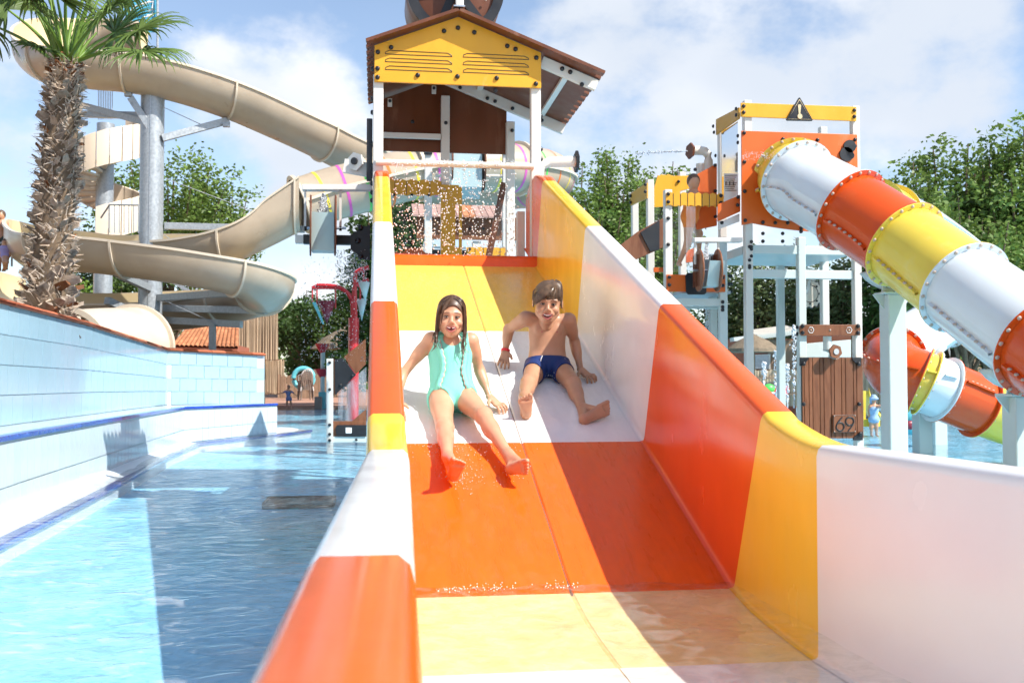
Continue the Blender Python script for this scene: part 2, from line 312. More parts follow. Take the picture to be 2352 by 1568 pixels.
def struct(o): o['kind'] = 'structure'; return o
# one bolt cap shared by every bolt (axis -Y, unit radius .022)
_b = MB(); _b.lathe([(.022, 0), (.022, .010), (.017, .018), (.009, .022)], (0, 0, 0), (0, -1, 0), 10); BOLT = _b.mesh('bolt', 'bolt_black', 50)
_b = MB(); _b.lathe([(.018, 0), (.018, .006), (.012, .012)], (0, 0, 0), (0, -1, 0), 8); RIVET = _b.mesh('rivet', 'rivet', 50)
FACE = {'-y': Matrix.Identity(4), '+y': Matrix.Rotation(math.pi, 4, 'Z'), '-x': Matrix.Rotation(-math.pi/2, 4, 'Z'), '+x': Matrix.Rotation(math.pi/2, 4, 'Z'), '-z': Matrix.Rotation(math.pi/2, 4, 'X')}
def bolt(p, parent, face='-y', s=1.0, mesh=None):
    return link('bolt', mesh or BOLT, parent, Matrix.Translation(p) @ FACE[face] @ Matrix.Scale(s, 4))
def sstep(a, b, x):
    t = max(0, min(1, (x-a)/(b-a))); return t*t*(3-2*t)
# ------------------------------------------------------------------ ground, pool, water
PX0, PX1, PY0, PY1 = -3.9, 24.0, -8.0, 33.0
g = MB(); z = .06; B = 1500
for a, b in (((-B, PY1), (B, B)), ((PX1, -B), (B, PY1)), ((-B, -B), (PX0, PY1)), ((PX0, -B), (PX1, PY0))):
    g.add([(a[0], a[1], z), (b[0], a[1], z), (b[0], b[1], z), (a[0], b[1], z)], [(0, 1, 2, 3)])
for a, b in (((PX0, PY1), (PX1, PY1)), ((PX1, PY0), (PX1, PY1))):          # the pool's rim
    g.add([(a[0], a[1], z), (b[0], b[1], z), (b[0], b[1], -.6), (a[0], a[1], -.6)], [(0, 1, 2, 3)])
struct(g.build('ground', 'deck', smooth=0))
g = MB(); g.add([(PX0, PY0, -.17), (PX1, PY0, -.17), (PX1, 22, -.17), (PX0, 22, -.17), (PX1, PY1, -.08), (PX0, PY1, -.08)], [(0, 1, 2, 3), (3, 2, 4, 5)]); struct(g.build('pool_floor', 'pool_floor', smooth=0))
def ripple(x, y):
    return .006*math.sin(5.1*x+2.2*y+1.3*math.sin(1.7*y))+.005*math.sin(-3.7*x+4.9*y+1.1*math.sin(2.3*x))+.003*math.sin(11*x+7.3*y)+.003*math.sin(-9*x+13*y+.7)
w = MB(); ys = [0]
while ys[-1] < 33: ys.append(ys[-1]+.05+.02*ys[-1])
ys[-1] = 33
xs = list(np.arange(-3.6, 0, .07))+list(np.arange(0, 12, .35))+[12, 16, 20, 24]
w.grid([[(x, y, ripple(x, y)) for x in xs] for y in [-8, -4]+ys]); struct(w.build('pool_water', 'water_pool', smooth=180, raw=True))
# planted terrace behind the pool wall
t = MB(); t.prism([(-60, 4), (-3.30, 4), (-3.52, 12), (-3.66, 18.0), (-2.2, 18.9), (-2.6, 24), (-60, 24)], lambda x, y, d: (x, y, 1.28-d), 1.3); struct(t.build('terrace', 'soil', smooth=0))
def resample(pl, step):
    """points every step metres along a polyline, with headings"""
    out = []; seg = [((Vector(a)), Vector(b)) for a, b in zip(pl, pl[1:])]; carry = 0
    for a, b in seg:
        L = (b-a).length; d = (b-a)/L; n = max(1, round(L/step))
        for k in range(n): out.append((a+d*(L*(k+.5)/n), d, L/n))
    return out
# ---- tiled wall with a bench
bench = [(-2.40, 3.4), (-2.60, 6.2), (-2.70, 8.2), (-2.80, 11.5), (-2.90, 15.6), (-1.78, 18.3)]
wall = [(-3.05, 3.4), (-3.20, 6.2), (-3.30, 9.3), (-3.42, 13.5), (-3.48, 17.3), (-2.02, 18.45)]
def wtop(y): return np.interp(y, [3, 9.3, 12.3, 17.2, 18.5], [1.70, 1.665, 1.62, 1.455, 1.39])
def btop(y): return np.interp(y, [3, 8, 15.5, 18.4], [.57, .565, .54, .515])
pw = thing('pool_wall', 'long light blue tiled pool wall with terracotta coping and bench', 'pool wall', (-3.2, 11, 0))
m = MB(); fine = [p for p in spline(wall, 10)]
def strip(mb, pl, z0, z1, off):
    """a solid band along a plan line, off metres thick on its left side"""
    pts = [Vector((a, b)) for a, b in pl]; rows = []
    for i, p in enumerate(pts):
        d = (pts[min(i+1, len(pts)-1)]-pts[max(i-1, 0)]).normalized(); nrm = Vector((-d.y, d.x)); q = p+nrm*off; a = z0(p.y) if callable(z0) else z0; b = z1(p.y) if callable(z1) else z1
        rows.append([(p.x, p.y, a), (p.x, p.y, b), (q.x, q.y, b), (q.x, q.y, a), (p.x, p.y, a)])
    mb.grid(rows); k = len(mb.v)-5; mb.add([mb.v[k+i] for i in range(4)], [(0, 1, 2, 3)])
strip(m, wall, -.5, lambda y: wtop(y)-.012, .22); m.build('backing', 'wall_grout', pw, 30)
m = MB(); strip(m, bench, -.5, btop, .75); m.build('bench', 'tile_white', pw, 30)
tb = MB(); tb.box((0, 0, 0), (1, .014, 1)); TILE_B = tb.mesh('tile', 'tile_blue', 0); tb = MB(); tb.box((0, 0, 0), (1, .014, 1)); TILE_W = tb.mesh('tile', 'tile_white', 0)
rg = random.Random(3)
def place(mesh, name, c, d, sx, sy, sz, parent, jit=.0015):
    rot = Matrix.Rotation(math.atan2(d.y, d.x), 4, 'Z'); n = Vector((d.y, -d.x, 0))
    return link(name, mesh, parent, Matrix.Translation(Vector(c)+n*(.004+rg.uniform(0, jit))) @ rot @ Matrix.Diagonal((sx, sy, sz, 1)))
def stations(pl, step, phase):
    P = [Vector(p) for p in pl]; S = [0]
    for a, b in zip(P, P[1:]): S.append(S[-1]+(b-a).length)
    n = round(S[-1]/step); L = S[-1]/n; out = []
    for k in range(n):
        c = (k+.5+phase)*L
        if c > S[-1]: continue
        i = min(len(P)-2, int(np.searchsorted(S, c))-1); d = (P[i+1]-P[i]).normalized(); out.append((P[i]+d*(c-S[i]), d, L))
    return out
for row in range(4):
    for p, d, L in stations(wall, .30, .5*(row % 2)):
        if p.y < 5.4: continue
        zt = wtop(p.y)-.02; z0 = btop(p.y)+.005; h = (zt-z0); rows = [z0+h*k/4 for k in range(5)]
        place(TILE_B, 'tile', (p.x, p.y, (rows[row]+rows[row+1])/2), d, L-.009, 1, rows[row+1]-rows[row]-.009, pw)
for row in range(2):
    for i, (p, d, L) in enumerate(resample([Vector(p) for p in bench], .17)):
        if p.y < 4.8: continue
        zt = btop(p.y)-.05; hh = (.19, zt-.20)[row]; zc = (.10, .20+(zt-.20)/2)[row]
        place(TILE_W, 'tile', (p.x, p.y, zc), d, L-.007, 1, hh-.006, pw)
# coping stones (half-round terracotta), bench edge tiles, step edge tiles
c = MB(); prof = [(math.cos(a)*.05, math.sin(a)*.042) for a in [math.pi*k/8 for k in range(-1, 10)]]
c.grid([[(x, y*3.0, zz) for y, zz in prof] for x in (-.5, -.46, .46, .5)])
c.prism([(y*3.0, zz) for y, zz in prof], lambda a, b, d: (-.5+d, a, b), 1.0); COPE = c.mesh('coping_stone', 'terracotta', 60)
for p, d, L in resample([Vector(p) for p in wall], .27):
    if p.y < 5: continue
    sl_ = math.atan2(wtop(p.y+d.y*.1)-wtop(p.y-d.y*.1), .2)
    n = Vector((-d.y, d.x)); q = p+n*.09
    link('coping_stone', COPE, pw, Matrix.Translation((q.x, q.y, wtop(p.y)+rg.uniform(-.002, .002))) @ Matrix.Rotation(math.atan2(d.y, d.x), 4, 'Z') @ Matrix.Rotation(-sl_, 4, 'Y') @ Matrix.Diagonal((L-.008, 1, 1, 1)))
c = MB(); c.prism([(-.026, -.022), (-.026, .004), (-.018, .014), (.0, .018), (.07, .016), (.07, -.022)], lambda a, b, d: (-.5+d, a, b), 1.0); TRIM = c.mesh('edge_tile', 'tile_navy', 30)
for p, d, L in resample([Vector(p) for p in bench], .26):
    if p.y < 4.6: continue
    link('edge_tile', TRIM, pw, Matrix.Translation((p.x, p.y, btop(p.y)-.006)) @ Matrix.Rotation(math.atan2(d.y, d.x), 4, 'Z') @ Matrix.Diagonal((L-.006, 1, 1, 1)))
edge = [(-2.10, 3.4), (-2.24, 5.4), (-2.32, 6.9), (-2.38, 8.4), (-2.50, 10.6), (-2.68, 13.6), (-2.72, 16.0), (-1.55, 18.6), (-1.25, 19.6)]
m = MB(); rows = []
back = [(-2.42, 3.4), (-2.55, 5.4), (-2.63, 6.9), (-2.71, 8.4), (-2.78, 10.6), (-2.86, 13.6), (-2.92, 16.0), (-1.9, 18.5), (-1.8, 19.6)]
for (a, b), (e, f_) in zip(edge, back):
    rows.append([(a, b, -.5), (a, b, -.035), (a*.6+e*.4, b*.6+f_*.4, -.004), (e*.85+a*.15, f_, .03), (e-.05, f_, .034)])
m.grid(rows); sp = m.build('pool_step', 'ledge_white', smooth=50); tag(sp, 'white ledge at water level along foot of tiled pool wall', 'pool step')
for p, d, L in resample([Vector(p) for p in edge], .24):
    link('edge_tile', TRIM, sp, Matrix.Translation((p.x, p.y, -.036)) @ Matrix.Rotation(math.atan2(d.y, d.x), 4, 'Z') @ Matrix.Diagonal((L-.006, 1, 1, 1)))
# drain grating on the pool floor
pt = aZ(692, 1124, 0); gr = thing('drain_grate', 'dark drain grating on the pool floor beside the orange slide', 'drain', (pt.x-.15, pt.y+.6, -.17))
m = MB(); cx, cy = pt.x-.03, pt.y+.3; m.box((cx, cy-.26, -.145), (.62, .03, .05)).box((cx, cy+.26, -.145), (.62, .03, .05)).box((cx-.3, cy, -.145), (.03, .5, .05)).box((cx+.3, cy, -.145), (.03, .5, .05)); m.build('frame', 'number_dark', gr)
for k in range(9): MB().box((cx, cy-.22+k*.055, -.15), (.58, .03, .04)).build('slat', 'number_dark', gr)
# ------------------------------------------------------------------ the two-lane slide
def fz(Y):
    if Y >= 3.72: return .185+.3705*(Y-3.72)
    return float(np.interp(Y, [-1, 0, 2.98, 3.25, 3.5, 3.72], [.095, .10, .118, .128, .148, .185]))
XL, XR = .097, 1.368
SLN = Vector((0, -.347, .938)); WH = .745
sx_r = lambda Y: float(np.interp(Y, [-.6, 2.0, 2.98], [1.50, 1.395, 1.368]))
sx_l = lambda Y: float(np.interp(Y, [-.6, .7, 1.15, 2.98], [.02, .035, .045, .097]))
def tops(Y):
    """wall-top point over the floor station Y"""
    if Y > 8.5: return float(np.interp(Y, [8.5, 8.6, 8.8, 9.0, 9.13], [8.166, 8.36, 8.66, 8.95, 9.13])), float(np.interp(Y, [8.5, 8.6, 8.8, 9.0, 9.13], [2.638, 2.715, 2.79, 2.77, 2.68]))
    if Y >= 3.72: return Y-.297, fz(Y)+.69
    t = (3.72-Y)/(3.72-2.98)
    if t <= 1: return float(np.interp(Y, [2.98, 3.72], [2.978, 3.423])), .785+(.865-.785)*(1-t)**1.6
    return Y, float(np.interp(Y, [-.6, 2.98], [.80, .785]))
slide = thing('water_slide', 'wide orange, yellow and white two-lane water slide the children ride', 'water slide', (.73, 6, 0))
def wallpanel(side, ys, mat_, label):
    rows = []
    for Y in ys:
        yt, zt = tops(Y); b = Vector((0, Y, fz(Y))); t = Vector((0, yt, zt)); T = .13
        x0 = (sx_r(Y) if side > 0 else sx_l(Y)); x1 = (sx_r(yt) if side > 0 else sx_l(yt))
        def P(o, s, dz=0):
            q = b+(t-b)*s; x = x0+(x1-x0)*s; return (x+side*o, q.y, q.z+dz)
        L = (t-b).length; r = .022/L
        prof = [P(-.022, 0, .002), P(-.008, .006), P(-.002, .014), P(0, .03), P(0, .5), P(0, 1-1.6*r), P(.006, 1-.55*r), P(.02, 1), P(T-.02, 1), P(T-.005, 1-.6*r), P(T, 1-1.6*r)]
        q = prof[-1]; prof.append((q[0], q[1], -.35)); rows.append(prof)
    m = MB(); m.grid(rows)
    return m.build('side_wall', mat_, slide, 42, label=label)
def rng(a, b, n): return [a+(b-a)*k/n for k in range(n+1)]
secs = [(9.13, 8.5, 'gel_orange', 'orange', 8), (8.5, 6.76, 'gel_yellow', 'yellow', 4), (6.76, 5.02, 'gel_white', 'white', 4), (5.02, 3.72, 'gel_orange', 'orange', 4), (3.72, 2.98, 'gel_yellow', 'yellow', 10)]
for a, b, mt, cn, n in secs:
    wallpanel(1, rng(a, b, n), mt, cn+' right wall panel'); wallpanel(-1, rng(a, b, n), mt, cn+' left wall panel')
    if a > 9: continue
    for x0, x1 in ((XL, .7288), (.7332, XR)):
        m = MB(); rows = []
        for Y in rng(a, b, n):
            zz = fz(Y); rows.append([(x0, Y, zz-.05), (x0, Y, zz-.006), (x0+.008, Y, zz), ((x0+x1)/2, Y, zz), (x1-.008, Y, zz), (x1, Y, zz-.006), (x1, Y, zz-.05)])
        m.grid(rows); m.build('floor_panel', mt.replace('gel', 'wet') if a > 3.8 else 'run_yellow', slide, 30, label=cn+' floor panel')
wallpanel(1, rng(2.98, -.6, 12), 'gel_white', 'white flared right wall panel')
wallpanel(-1, rng(2.98, 1.18, 6), 'gel_white', 'white left wall panel'); wallpanel(-1, rng(1.18, -.6, 8), 'gel_orange', 'orange near left wall panel')
for s in (-1, 1):
    m = MB(); rows = []
    for Y in rng(2.98, -.6, 10):
        xe = sx_l(Y) if s < 0 else sx_r(Y); xc = .7288 if s < 0 else .7332; rows.append([(xe, Y, fz(Y)), (xc, Y, fz(Y)), (xc, Y, fz(Y)-.05)])
    m.grid(rows); m.build('floor_panel', 'gel_white', slide, 30, label='white run-out floor panel')
m = MB(); rows = [[(.722, Y, fz(Y)-.006), (.740, Y, fz(Y)-.006)] for Y in rng(8.5, 3.7, 40)]; m.grid(rows); m.build('seam', 'seam_dark', slide, 0)
m = MB(); rows = [[(.722, Y, fz(Y)-.003), (.740, Y, fz(Y)-.003)] for Y in rng(3.7, -.6, 20)]; m.grid(rows); m.build('seam', 'seam_pale', slide, 0)
m = MB(); prof = [(8.47, 1.93), (8.475, 2.0), (8.50, 2.035), (8.55, 2.05), (8.75, 2.05), (8.8, 2.03), (8.8, 1.93)]
m.prism(prof, lambda y, z, d: (XL-.01+d, y, z), XR-XL+.02); m.build('entry_lip', 'gel_orange', slide, 40, label='orange rounded entry lip')
m = MB(); m.b2((XL, 8.8, 1.9), (XR, 10.4, 1.985)); m.build('platform', 'post_pale', slide)
# thin running film of water on both lanes
for x0, x1 in ((XL+.006, .726), (.736, XR-.006)):
    w = MB(); w.grid([[(x0+(x1-x0)*k/6, Y, fz(Y)+.004) for k in range(7)] for Y in rng(3.74, 8.46, 30)]); o = w.build('running_water', 'water_film', smooth=180, raw=True); struct(o)
# shallow water in the run-out
w = MB(); rows = []
for Y in rng(-.6, 3.79, 70): rows.append([(sx_l(Y)-.02+(sx_r(Y)-sx_l(Y)+.04)*k/40, Y, .205+.5*ripple(k*.09, Y*2.2)) for k in range(41)])
w.grid(rows); struct(w.build('slide_water', 'water_trough', smooth=180, raw=True))

# ------------------------------------------------------------------ roofed tower over the slide
TY = 8.80
tw = thing('slide_tower', 'small brown roofed tower with yellow gable at the top of the slide', 'tower', (.7, 9.6, 0))
def z4(x, y): return 823.2+.25*x, .25*y
def post(x, y, z0, z1, parent, m='post_white', w=.09): return MB().box((x, y, (z0+z1)/2), (w, w, z1-z0)).build('post', m, parent, 0, .008)
post(0, TY, -.5, 3.66, tw); post(1.405, TY, -.5, 3.66, tw); post(0, 10.4, -.5, 3.75, tw); post(.70, 10.4, -.5, 3.95, tw); post(1.39, 10.4, -.5, 3.70, tw)
gb = MB(); GYF = TY-.075
gb.prism([(-.035, 3.585), (1.447, 3.585), (1.447, 3.905), (.70, 4.195), (-.035, 3.905)], lambda x, z, d: (x, GYF+d, z), .024); gable = gb.build('gable_panel', 'hd_yellow', tw, 0, .003, 'yellow gable panel with engraved louvres')
# engraved louvre outlines
def groove(pts, parent, r=.0035, mt='number_dark'):
    return MB().tube(pts, r, 5).build('groove', mt, parent, 60)
for x0, x1, ys in ((245, 862, (465, 535, 607)), (960, 1567, (493, 563, 633))):
    for y0 in ys:
        q = [(x0+2, y0+32), (x0+6, y0+14), (x0+40, y0), (x1-40, y0+26), (x1-8, y0+44), (x1, y0+57), (x0+2, y0+32)]
        groove([aY(*z4(a, b), GYF-.001) for a, b in q], gable)
for x, y in ((178, 481), (300, 438), (787, 288), (914, 259), (1064, 301), (1367, 425), (1443, 455), (1634, 533), (176, 631), (176, 712), (545, 693), (910, 705), (1270, 720), (1630, 772)):
    bolt(aY(*z4(x, y), GYF), tw, s=.95)
# roof: two notched plates
def roofplate(name, xr, zr, xe, ze, y0, y1, tabs):
    d = Vector((xe-xr, 0, ze-zr)); L = d.length; d /= L; nrm = Vector((-d.z, 0, d.x)); nrm = nrm if nrm.z > 0 else -nrm
    outl = [(0, 0)]; n = tabs; W = y1-y0
    for k in range(n):
        a = W*k/n; b = W*(k+.52)/n; c_ = W*(k+.6)/n; e = W*(k+.92)/n
        outl += [(L, a), (L, b), (L-.055, c_), (L-.055, e)]
    outl += [(L, W-.001), (0, W)]
    m = MB(); m.prism(outl, lambda s, w, t: Vector((xr, y0+w, zr))+d*s+nrm*t, .028); return m.build(name, 'hd_brown', tw, 0)
roofplate('roof_panel', .70, 4.205, 2.0, 3.70, 8.60, 10.62, 12); roofplate('roof_panel', .70, 4.205, -.10, 3.895, 8.60, 10.62, 12)
m = MB(); m.bar((.70, 8.59, 4.243), (.70, 10.63, 4.243), .10, .012); m.build('ridge_cap', 'steel', tw, 0)
# rafters and purlins under the long slope
def rl(x): return 4.205+(x-.70)*(3.70-4.205)/1.3
m = MB(); m.bar((1.46, TY, rl(1.46)-.065), (1.97, TY, rl(1.97)-.065), .05, .10); m.build('rafter', 'post_white', tw, 0, .005)
m = MB(); m.bar((.70, 10.40, rl(.70)-.07), (1.97, 10.40, rl(1.97)-.07), .05, .11); m.build('rafter', 'post_white', tw, 0, .005)
for x in (1.06, 1.72): m = MB(); m.bar((x, TY+.03, rl(x)-.03), (x, 10.37, rl(x)-.03), .06, .03); m.build('purlin', 'post_white', tw, 0, .004)
for x in (.35,):
    m = MB(); m.box((x, 10.36, 3.51), (.60, .05, .055)); m.build('rail', 'post_white', tw, 0, .005)
for a, b in ((1185, 905), (1255, 932), (1415, 998), (1685, 1107), (934, 806)): bolt(aY(*z4(a, b), 10.37), tw, s=.9)
for a, b in ((1872, 634), (1946, 664), (2052, 779), (1258, 832)): bolt(aY(*z4(a, b), TY-.03), tw, s=.95)
for a, b in ((1412, 1200), (803, 1130), (497, 1120)): bolt(aY(*z4(a, b), 10.33), tw, s=.9)
# brown rear gable and left infill
m = MB(); m.prism([(-.04, 3.37), (1.36, 3.37), (1.36, 3.90), (.70, 4.18), (-.04, 3.88)], lambda x, z, d: (x, 10.46+d, z), .024); m.build('rear_panel', 'hd_brown', tw, 0)
for a, b in ((290, 930), (697, 812)):
    p = aY(*z4(a, b), 10.30); MB().box((p.x, 10.36, p.z), (.045, .02, .085)).build('bracket', 'post_white', tw); bolt((p.x, 10.35, p.z+.015), tw, s=.8)
# bolt rows down the outer sides of the posts
for zz in (3.72, 3.45, 3.33, 3.05, 2.86, 2.80, 2.70, 2.62, 2.55): bolt((-.046, TY, zz), tw, '-x')
for zz in (3.35, 3.05, 2.96, 2.72): bolt((1.451, TY, zz), tw, '+x')
for zz in (2.73, 2.63): bolt((1.405, TY-.046, zz), tw)
m = MB(); m.box((-.075, TY+.02, 3.0), (.05, .06, .55)); m.build('side_bracket', 'hd_black', tw, 0, .006)
# spray pipe across the opening
zp = aY(1050, 381, TY).z; m = MB(); m.cyl((-.02, TY-.06, zp), (1.38, TY-.06, zp), .028, n=14); m.build('spray_pipe', 'pipe_cream', tw, 60)
# elbow nozzle on the right post
m = MB(); m.tube([(1.46, 8.95, 2.3), (1.46, 8.95, 2.82), (1.48, 8.95, 2.93), (1.56, 8.95, 2.97), (1.80, 8.95, 2.98)], .05, 14); m.build('nozzle_pipe', 'pipe_cream', tw, 60)
m = MB(); m.lathe([(.10, 0), (.10, .025)], (1.80, 8.95, 2.98), (1, 0, 0), 6); m.build('nozzle_plate', 'hd_black', tw, 0)
m = MB(); m.bar((-.03, 8.9, 2.83), (-.30, 8.9, 2.87), .05, .12); m.build('nozzle_arm', 'post_white', tw, 0); p = aY(818, 374, 8.9)
m = MB(); m.lathe([(.085, 0), (.085, .02)], (p.x, 8.86, p.z), (-.55, -.85, 0), 6); hx = m.build('nozzle_plate', 'post_white', tw, 0); m = MB(); m.lathe([(.032, 0), (.032, .02)], (p.x-.01, 8.84, p.z), (-.55, -.85, 0), 12); m.build('nozzle', 'number_dark', hx)
# white upright beside the right wall, back of the platform
m = MB(); m.b2((1.30, 9.2, 1.9), (1.37, 9.3, 2.55)); m.build('jamb', 'pipe_cream', tw, 0)
# ---- water wheel above the ridge
wc = aY(1045, -22, 9.15); ww = thing('spoked_drum', 'brown drum with black spoked face on the tower ridge', 'drum', (wc.x, 9.4, wc.z)); RW = .452
m = MB(); m.lathe([(RW-.02, 0), (RW, .01), (RW, .62), (RW-.02, .63)], (wc.x, 9.12, wc.z), (0, 1, 0), 48); m.build('drum', 'hd_brown', ww, 40)
m = MB()
for k in range(48):
    a0 = 2*math.pi*k/48; a1 = 2*math.pi*(k+1)/48; q = []
    for r, y in ((RW+.005, 9.09), (RW-.085, 9.09), (RW-.085, 9.118), (RW+.005, 9.118)): q += [(wc.x+r*math.cos(a0), y, wc.z+r*math.sin(a0)), (wc.x+r*math.cos(a1), y, wc.z+r*math.sin(a1))]
    m.add(q, [(0, 1, 3, 2), (2, 3, 5, 4), (4, 5, 7, 6), (6, 7, 1, 0)])
m.build('rim', 'hd_black', ww, 30)
for k in range(6):
    a = R_(-112+60*k); d = Vector((math.cos(a), 0, math.sin(a))); m = MB(); m.bar(Vector((wc.x, 9.100, wc.z))+d*.05, Vector((wc.x, 9.100, wc.z))+d*(RW-.05), .075, .02, (0, 1, 0)); m.build('spoke', 'hd_black', ww, 0)
post(wc.x+.03, 9.0, 4.22, 5.0, ww, w=.075)
for a in (-60, -20, -100): bolt((wc.x+.3*math.cos(R_(a)), 9.085, wc.z+.3*math.sin(R_(a))), ww, s=.7, mesh=RIVET)

# ------------------------------------------------------------------ what stands behind the opening: back deck with rails, bucket, hut roof
bk = thing('back_deck_rail', 'ochre scalloped rail and slotted gate plate behind the slide entry', 'railing', (.6, 10.5, 2))
def scallop(u0, u1, vt, vb, Y, n, mt, parent, name='rail_panel', amp=.018, label=None):
    a = aY(u0, vt, Y); b = aY(u1, vb, Y); x0, x1, zt, zb = a.x, b.x, a.z, b.z; top = []; bot = []
    for k in range(n*6+1):
        x = x0+(x1-x0)*k/(n*6); s = abs(math.sin(math.pi*k/6)); top.append((x, zt+amp*s)); bot.append((x, zb+amp*s))
    m = MB(); m.prism(top+bot[::-1], lambda x, z, d: (x, Y+d, z), .02); o = m.build(name, mt, parent, 0, label=label)
    for k in range(1, n):
        x = x0+(x1-x0)*k/n; groove([(x, Y-.001, zt-.002), (x, Y-.001, zb+.01)], o, .003)
    return o
scallop(880, 1014, 414, 452, 10.33, 5, 'hd_ochre', bk)
a = aY(1013, 424, 10.30); b = aY(1061, 600, 10.30); m = MB(); x0, x1, zt, zb = a.x, b.x, a.z, 1.98; sl0, sl1 = aY(1047, 0, 10.30).x, aY(1055, 0, 10.30).x; s0 = aY(0, 444, 10.30).z; s1 = aY(0, 550, 10.30).z
for q in (((x0, zb), (sl0, zt)), ((sl1, zb), (x1, zt-.02)), ((sl0, s0), (sl1, zt)), ((sl0, zb), (sl1, s1))): m.b2((q[0][0], 10.30, q[0][1]), (q[1][0], 10.325, q[1][1]))
m.build('gate_plate', 'hd_ochre', bk, 0)
for vv in (435, 462, 590): bolt(aY(1021, vv, 10.30), bk, s=.7, mesh=RIVET)
for uu in (905, 946, 985): bolt(aY(uu, 448, 10.33), bk, s=.7)
a = aY(893, 450, 10.56); b = aY(1012, 590, 10.56); m = MB(); m.add([(a.x, 10.56, a.z), (b.x, 10.56, a.z), (b.x, 10.56, b.z), (a.x, 10.56, b.z)], [(0, 1, 2, 3)]); m.build('clear_pane', 'pane', bk, 0)
a = aY(1060, 380, 10.6); b = aY(1165, 590, 10.6); m = MB(); m.add([(a.x, 10.6, a.z), (b.x, 10.6, a.z), (b.x, 10.6, b.z), (a.x, 10.6, b.z)], [(0, 1, 2, 3)]); m.build('clear_pane', 'pane', bk, 0)
m = MB(); a = aY(893, 579, 10.62); b = aY(1003, 579, 10.62); pr = [(a.x, 1.9), (b.x, 1.9), (b.x, a.z-.02), (b.x-.12, a.z), (b.x-.18, a.z+.05), (a.x+.22, a.z+.05), (a.x+.14, a.z), (a.x, a.z)]; m.prism(pr, lambda x, z, d: (x, 10.62+d, z), .02); m.build('kick_panel', 'hd_orange', bk, 0)
scallop(1072, 1168, 569, 600, 11.4, 5, 'hd_yellow', bk, amp=.01)
for vv in (572, 586): bolt(aY(1079, vv, 11.39), bk, s=.8)
m = MB(); a = aY(1158, 420, 10.9); b = aY(1120, 600, 10.9); m.bar(a, b, .07, .03, (0, 1, 0)); m.build('chute_edge', 'hd_brown', bk, 0)
# bucket frame farther back
bf = thing('rear_tipping_bucket', 'pale grey tipping bucket hanging in a white frame behind the tower', 'tipping bucket', (.9, 13.5, 0)); BY = 13.5
for uu in (984, 1162): p = aY(uu, 320, BY); post(p.x, BY, -.3, p.z, bf, w=.10)
a = aY(984, 322, BY); b = aY(1162, 326, BY); m = MB(); m.bar(a, b, .09, .09); m.build('crossbar', 'post_white', bf, 0)
for uu, sg in ((984, 1), (1162, -1)):
    p = aY(uu, 322, BY-.06); m = MB(); m.prism([(-.06*sg, .03), (.16*sg, .03), (.16*sg, -.02), (.07*sg, -.07), (.05*sg, -.2), (-.06*sg, -.2)], lambda x, z, d: (p.x+x, BY-.075+d, p.z+z), .02); m.build('corner_plate', 'hd_black', bf, 0)
    bolt((p.x+.12*sg, BY-.08, p.z), bf, s=.8); bolt((p.x, BY-.08, p.z-.15), bf, s=.8)
for uu in (1035, 1109):
    p = aY(uu, 370, BY-.1); m = MB(); m.lathe([(.34, 0), (.34, .02)], (p.x, BY-.05, aY(uu, 385, BY).z), (1, 0, 0), 28); m.build('side_disc', 'hd_brown', bf, 30)
a = aY(1037, 330, BY-.3); b = aY(1107, 430, BY-.3); m = MB(); m.prism([(-.30, b.z), (-.30, a.z), (.2, a.z-.05), (.05, b.z-.1)], lambda y, z, d: (a.x+d, BY+y, z), b.x-a.x); m.build('bucket', 'bucket_pale', bf, 0)
a = aY(1000, 403, BY); b = aY(1170, 405, BY); m = MB(); m.cyl(a, b, .025, n=10); m.build('axle', 'pipe_cream', bf, 60)
# little hut roof with brown fascia seen through the opening
hb = thing('rear_play_hut', 'brown play hut with pinkish tiled roof behind the slide tower', 'play hut', (.9, 15.2, 0)); HY = 15.2
a = aY(957, 495, HY); b = aY(1190, 552, HY); m = MB(); m.b2((a.x, HY, b.z), (b.x, HY+.05, a.z)); m.build('fascia', 'plank_brown', hb, 0)
for uu in (1020, 1080, 1110): bolt(aY(uu, 525, HY), hb, s=1)
a = aY(945, 468, HY+.6); b = aY(1165, 497, HY-.15)
for k in range(16):
    x0 = a.x+(b.x+.1-a.x)*k/16; x1 = a.x+(b.x+.1-a.x)*(k+1)/16-.01; m = MB(); m.add([(x0, HY-.15, b.z), (x1, HY-.15, b.z), (x1, HY+.6, a.z), (x0, HY+.6, a.z), (x0, HY-.15, b.z-.03), (x1, HY-.15, b.z-.03), (x1, HY+.6, a.z-.03), (x0, HY+.6, a.z-.03)], [(0, 1, 2, 3), (4, 7, 6, 5), (0, 4, 5, 1), (1, 5, 6, 2), (2, 6, 7, 3), (3, 7, 4, 0)]); m.build('roof_strip', 'roof_pink' if k not in (8, 9) else 'roof_tile', hb, 0)
for uu in (982, 1094, 1190): p = aY(uu, 555, HY+.1); post(p.x, HY+.1, -.3, p.z, hb, w=.13)
a = aY(980, 568, HY+.1); b = aY(1190, 572, HY+.1); MB().bar(a, b, .03, .03).build('rail', 'bucket_pale', hb, 0)
m = MB(); m.b2((aY(985, 590, HY+1).x, HY+1, 0), (aY(1190, 552, HY+1).x, HY+1.05, aY(0, 556, HY+1).z)); m.build('back_wall', 'hd_black', hb, 0)

